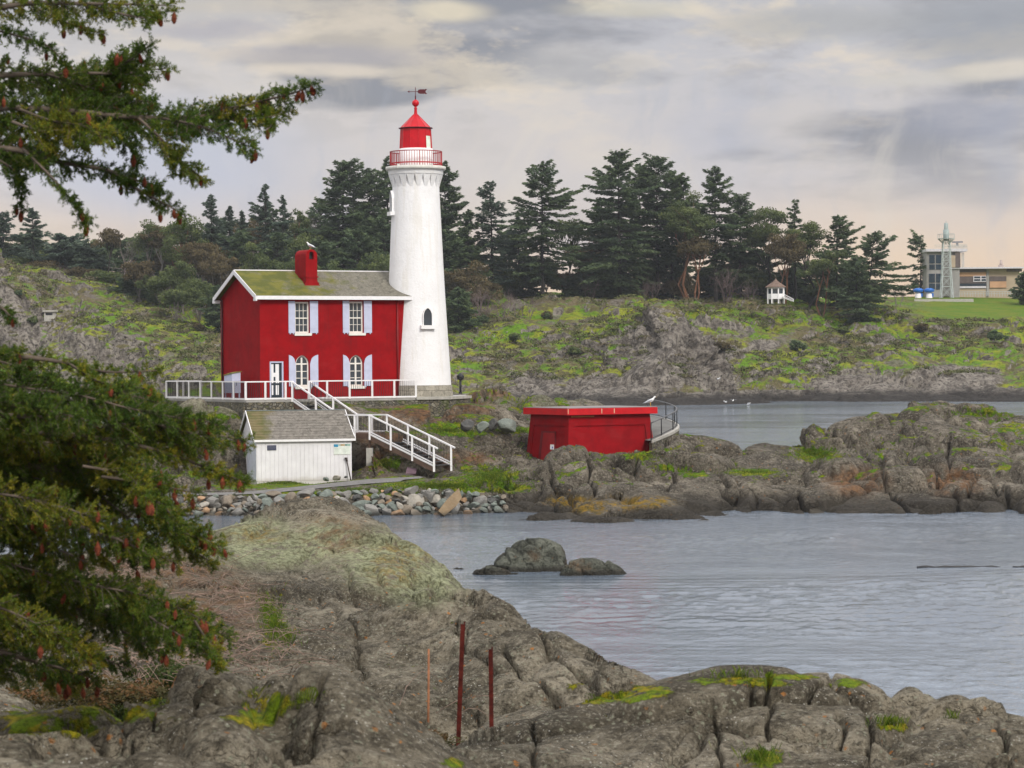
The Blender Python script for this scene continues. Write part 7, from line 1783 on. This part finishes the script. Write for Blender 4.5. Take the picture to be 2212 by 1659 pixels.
        while s < T:
            i = min(np.searchsorted(L, s), len(Q) - 1); i = max(i, 1)
            p = Q[i - 1].lerp(Q[i], (s - L[i - 1]) / max(1e-6, L[i] - L[i - 1]))
            x_, y_ = proj(p.x, p.y, p.z)
            u = s / T; s += step * r.uniform(.7, 1.3)
            if x_ < -260: continue
            d = np.array((Q[i] - Q[i - 1]).normalized())
            tw = (.32 * (1 - u) ** .6 + .1) * wf * r.uniform(.55, 1.15)
            for side in (-1, 1):
                if r.uniform() < .12: continue
                up = np.array([0, 0, 1.]); lat = np.cross(d, up); lat /= np.linalg.norm(lat) + 1e-6
                lat = lat * r.normal() * .55 + np.array([0, 0, side * r.uniform(.25, 1)]) * (.75 if side > 0 else 1.0)
                lat /= np.linalg.norm(lat)
                dv = d * r.uniform(.45, .9) + lat * r.uniform(.5, .85); dv /= np.linalg.norm(dv)
                ln = tw * (.85 if side < 0 else .7)
                a = np.array(p); hu = np.clip(hue + r.normal() * .14, 0, 1)
                k = max(2, int(ln / .05)); path = [a]
                for q in range(k):
                    dv = dv + np.array([0, 0, -.06 if side < 0 else -.02]) + r.normal(size=3) * .06; dv /= np.linalg.norm(dv); path.append(path[-1] + dv * ln / k)
                if ln > .1: wood.append(([Vector(x) for x in path], np.linspace(.0045, .002, len(path))))
                shoots = [(path[0], path[-1], path)]
                segs = []
                for q in range(k): segs.append((path[q], path[q + 1], 1.0))
                for q in range(1, k):    # side shoots
                    for sd in (-1, 1):
                        if r.uniform() < .12: continue
                        e = path[q + 1] - path[q]; e /= np.linalg.norm(e); lt = np.cross(e, r.normal(size=3)); lt /= np.linalg.norm(lt) + 1e-6
                        v = e * .7 + lt * .75; v[2] -= .12; v /= np.linalg.norm(v); l2 = r.uniform(.04, .1) * (1.1 - .4 * q / k); segs.append((path[q], path[q] + v * l2, .9))
                for (a0, a1, f) in segs:
                    e = a1 - a0; l = np.linalg.norm(e); e /= l + 1e-9; nn = max(4, int(l * 420))
                    tt = r.uniform(size=nn); rv = r.normal(size=(nn, 3)); rv -= (rv @ e)[:, None] * e; rv /= np.linalg.norm(rv, axis=1)[:, None] + 1e-9
                    dirn = rv * .8 + e * .62; dirn /= np.linalg.norm(dirn, axis=1)[:, None]
                    ll = r.uniform(.016, .03, nn)[:, None]; c = a0 + e * (tt * l)[:, None] + dirn * ll * .5
                    w = np.cross(dirn, r.normal(size=(nn, 3))); w /= np.linalg.norm(w, axis=1)[:, None] + 1e-9
                    NC.append(c); NA.append(dirn * ll * .55); NB.append(w * .0034); NTn.append(np.clip(hu + r.normal(size=nn) * .16, 0, 1))
                if r.uniform() < (.07 if u > .35 else .045) and x_ > -15: cones.append((path[-1], r.uniform(.8, 1.2)))
            if u > .93 and r.uniform() < .5: cones.append((np.array(p), r.uniform(.8, 1.15)))
    C = np.concatenate(NC) - org; A = np.concatenate(NA); B = np.concatenate(NB); T = np.concatenate(NTn)
    V, Fq = rhombs(C, A, B)
    print('needles', len(C), 'cones', len(cones))
    fm = leaf_mat('fir needles', (.03, .066, .012), (.1, .16, .018), (.32, .26, .022), .65)
    m = MB()
    for p, q in wood: m.tube(p, list(q), 5, caps=False)
    br = m.build('branch', plain('grey brown twigs', (.12, .095, .075), .85, .15, .25, 6), root, recalc=False)
    link('needles', np_mesh('needles', V, Fq, np.repeat(T, 4)), br, fm)
    # cones: overlapping scales round a spindle
    cm = MB()
    for i in range(9):
        z = -.008 - i * .0085; rr_ = .0155 * math.sin(math.pi * (.16 + .78 * i / 9)) + .002
        for k in range(8):
            a = 2 * math.pi * (k + .5 * (i % 2)) / 8; c, s_ = math.cos(a), math.sin(a); t_ = np.array([-s_, c])
            w = rr_ * .48
            cm.add([(c * rr_ * .5 - s_ * w * .6, s_ * rr_ * .5 + c * w * .6, z + .004), (c * rr_ * .5 + s_ * w * .6, s_ * rr_ * .5 - c * w * .6, z + .004), (c * rr_ * 1.12 + s_ * w, s_ * rr_ * 1.12 - c * w, z - .009), (c * rr_ * 1.2, s_ * rr_ * 1.2, z - .014), (c * rr_ * 1.12 - s_ * w, s_ * rr_ * 1.12 + c * w, z - .009)], [(0, 1, 2, 3, 4)])
    cm.tube([(0, 0, .004), (0, 0, -.03), (0, 0, -.08)], [.004, .011, .003], 8)
    t = NT('red brown cone'); ri = t.n('ShaderNodeObjectInfo').outputs['Random']
    conem = t.done(t.mix(t.mapr(t.noise(60, 2), .4, .6), (.12, .026, .013), (.22, .058, .026)), .75, .2)
    me = bpy.data.meshes.new('cone'); me.from_pydata([tuple(v) for v in cm.v], [], cm.f); me.update(); me.materials.append(conem)
    r.shuffle(cones)
    def key(c):
        x_, y_ = proj(*c[0]); return 0 if (0 < x_ < 700 and 0 < y_ < 1659) else 1
    cones.sort(key=key)
    for c, s in cones[:100]:
        o = bpy.data.objects.new('cone', me); COL.objects.link(o); o.parent = root; o.location = Vector(c - org) + Vector((0, 0, -.004)); o.scale = (s * .98,) * 3; o.rotation_euler = (r.normal() * .22, r.normal() * .22, r.uniform(0, 6))
    rest = cones[100:260]
    if rest:
        bv = np.array([v[:] for v in cm.v]); VV = []; FF = []
        m2 = MB()
        for c, s in rest: m2.add([tuple(x * s * .98 + (c - org)) for x in bv], cm.f)
        me2 = bpy.data.meshes.new('cone'); me2.from_pydata(m2.v, [], m2.f); me2.update(); me2.materials.append(conem)
        o = bpy.data.objects.new('cone', me2); COL.objects.link(o); o.parent = root; o['kind'] = 'stuff'
near_fir()
# ================================================================ SKY, SUN, CAMERA
SUN_EL, SUN_AZ = math.radians(38), math.radians(150)      # behind the camera, to the right
def make_world():
    w = bpy.data.worlds.new('World'); scene.world = w; w.use_nodes = True
    t = w.node_tree; t.nodes.clear()
    h = NT.__new__(NT); h.t = t; h._pos = None; h.m = None
    out = h.n('ShaderNodeOutputWorld')
    sky = h.n('ShaderNodeTexSky', sky_type='NISHITA'); sky.sun_disc = False; sky.sun_elevation = SUN_EL; sky.sun_rotation = SUN_AZ; sky.air_density = 1.2; sky.dust_density = 3
    co = h.n('ShaderNodeTexCoord').outputs['Generated']
    x, y, z = h.xyz(co)[:3]
    wv = h.noise(5, 3, .5, v=h.vec(co, (1, 1, 2.5)), col=True)
    off = h.n('ShaderNodeVectorMath', operation='MULTIPLY_ADD'); h.put(off.inputs[0], wv); off.inputs[1].default_value = (.05, .05, .012); h.put(off.inputs[2], co); v = off.outputs[0]
    n1 = h.noise(6.5, 6, .52, v=h.vec(v, (1, 1, 3.6))); n2 = h.noise(13, 6, .58, v=h.vec(v, (1, 1, 3.0), (3, 1, 2))); n3 = h.noise(4, 5, .5, v=h.vec(v, (1, 1, 2.0), (8, 2, 5)))
    C = lambda *c: lin(*c)
    n4 = h.noise(26, 6, .62, v=h.vec(v, (1, 1, 2.4), (5, 4, 7)))
    base = h.ramp(h.mapr(z, 0, .16, smooth=False), [(0, C(238, 200, 158)), (.24, C(229, 205, 180)), (.42, C(212, 203, 198)), (.7, C(200, 195, 194)), (.88, C(184, 180, 178)), (1, C(160, 157, 154))])
    lav = C(178, 182, 197); dk = C(132, 135, 145); cream = C(238, 221, 194)
    mid = h.mapr(z, .02, .05)
    c = h.mix(h.math('MULTIPLY', h.mapr(n3, .46, .62), h.math('MULTIPLY', mid, .4)), base, lav)
    c = h.mix(h.math('MULTIPLY', h.mapr(n1, .5, .62), h.math('MULTIPLY', h.mapr(z, .035, .09), .9)), c, dk)
    c = h.mix(h.math('MULTIPLY', h.mapr(n2, .5, .62), h.math('MULTIPLY', h.mapr(z, .05, .12), .5)), c, cream)
    c = h.mix(h.math('MULTIPLY', h.mapr(n4, .5, .64), h.math('MULTIPLY', h.mapr(z, .06, .12), .35)), c, C(150, 148, 150))
    c = h.mix(h.math('MULTIPLY', h.mapr(n4, .48, .38), h.math('MULTIPLY', h.mapr(z, .06, .12), .3)), c, cream)
    n5 = h.noise(1, 5, .6, v=h.vec(v, (26, 26, 7), (3, 3, 1)), dist=.6); vz = h.math('MULTIPLY', h.mapr(z, .025, .05), h.mapr(z, .125, .09))
    c = h.mix(h.math('MULTIPLY', h.mapr(n5, .5, .68), h.math('MULTIPLY', vz, .5)), c, C(172, 176, 190)); c = h.mix(h.math('MULTIPLY', h.mapr(n5, .48, .34), h.math('MULTIPLY', vz, .45)), c, C(216, 208, 198))
    def spot(px, py, rx, ry, col, k):
        nonlocal c
        ax, az = (px - CX) / F, (CY - py) / F
        d = h.math('SQRT', h.math('ADD', h.math('POWER', h.math('DIVIDE', h.math('SUBTRACT', h.math('DIVIDE', h.xyz(v)[0], h.math('MAXIMUM', y, .05)), ax + .025), rx / F), 2), h.math('POWER', h.math('DIVIDE', h.math('SUBTRACT', h.xyz(v)[2], az + .006), ry / F), 2)))
        f = h.math('MULTIPLY', h.mapr(d, 1.25, .35), h.math('MULTIPLY', h.math('GREATER_THAN', y, .05), k)); c = h.mix(f, c, col)
    spot(300, 350, 420, 150, C(178, 188, 212), .55); spot(1560, 285, 110, 75, C(180, 182, 196), .35); spot(2110, 270, 210, 62, C(156, 159, 174), .6); spot(1720, 270, 120, 60, C(206, 198, 192), .4)
    spot(2130, 90, 260, 90, C(144, 148, 156), .7); spot(700, 120, 260, 28, C(160, 158, 168), .6); spot(480, 70, 160, 26, C(165, 162, 172), .5); spot(960, 28, 110, 26, C(224, 212, 188), .8); spot(1380, 22, 180, 22, C(214, 206, 186), .6)
    spot(700, 150, 160, 16, C(222, 210, 196), .6); spot(2160, 175, 130, 22, C(220, 210, 196), .7); spot(2000, 185, 240, 20, C(206, 200, 190), .5); spot(1240, 150, 220, 60, C(196, 192, 190), .5); spot(560, 20, 220, 18, C(196, 188, 178), .6); spot(1750, 60, 260, 40, C(166, 166, 166), .6)
    # unseen sky above the frame, brightened to put more light on the land
    up = h.mapr(z, .15, .5); c = h.mix(up, c, (1.28, 1.27, 1.3))
    c = h.mix(h.mapr(z, -.02, -.2), c, (.25, .27, .3))
    sk = h.n('ShaderNodeMix', data_type='RGBA', blend_type='MULTIPLY'); sk.inputs[0].default_value = 1; h.put(sk.inputs[6], sky.outputs[0]); sk.inputs[7].default_value = (.09, .09, .09, 1)
    fin = h.mix(.93, sk.outputs[2], c)
    bg = h.n('ShaderNodeBackground'); h.put(bg.inputs[0], fin); bg.inputs[1].default_value = .75
    t.links.new(bg.outputs[0], out.inputs[0])
make_world()
sun = bpy.data.lights.new('sun', 'SUN'); sun.energy = 1.5; sun.angle = math.radians(14); sun.color = (1, .95, .87)
so = bpy.data.objects.new('sun', sun); COL.objects.link(so)
sd = Vector((math.sin(SUN_AZ) * math.cos(SUN_EL), math.cos(SUN_AZ) * math.cos(SUN_EL), math.sin(SUN_EL)))
so.rotation_euler = (-sd).to_track_quat('-Z', 'Y').to_euler(); so.location = (40, -40, 60)

# thin sea air between the camera and the far headland
t = bpy.data.materials.new('sea air'); t.use_nodes = True; nt = t.node_tree; nt.nodes.clear()
mo = nt.nodes.new('ShaderNodeOutputMaterial'); pv = nt.nodes.new('ShaderNodeVolumePrincipled')
pv.inputs['Color'].default_value = (.86, .92, 1, 1); pv.inputs['Density'].default_value = .0001; pv.inputs['Anisotropy'].default_value = .2
nt.links.new(pv.outputs[0], mo.inputs['Volume'])
m = MB(); m.box((0, 4400, 14), 10400, 9600, 106); hz = m.build('haze', t, None, (0, 0, 0)); tag(hz, kind='stuff', label='thin pale sea haze filling the air over the bay', cat='haze')

cam = bpy.data.cameras.new('camera'); co = bpy.data.objects.new('camera', cam); COL.objects.link(co)
cam.sensor_width = 36; cam.lens = 36 * F / 2212; cam.clip_start = .5; cam.clip_end = 20000
cam.shift_y = (CY - 1659 / 2) / 2212
co.location = (0, 0, CAMZ)
right = Vector((CR, 0, -SR)); up = Vector((SR, 0, CR)); back = right.cross(up)
co.matrix_world = Matrix.Translation((0, 0, CAMZ)) @ Matrix((right, up, back)).transposed().to_4x4()
cam.dof.use_dof = True; cam.dof.focus_distance = 150; cam.dof.aperture_fstop = 6.5
scene.camera = co
scene.view_settings.view_transform = 'Standard'; scene.view_settings.look = 'None'; scene.view_settings.exposure = 0.58; scene.view_settings.gamma = 1
scene.cycles.use_denoising = True
scene.cycles.max_bounces = 6; scene.cycles.diffuse_bounces = 3; scene.cycles.glossy_bounces = 3
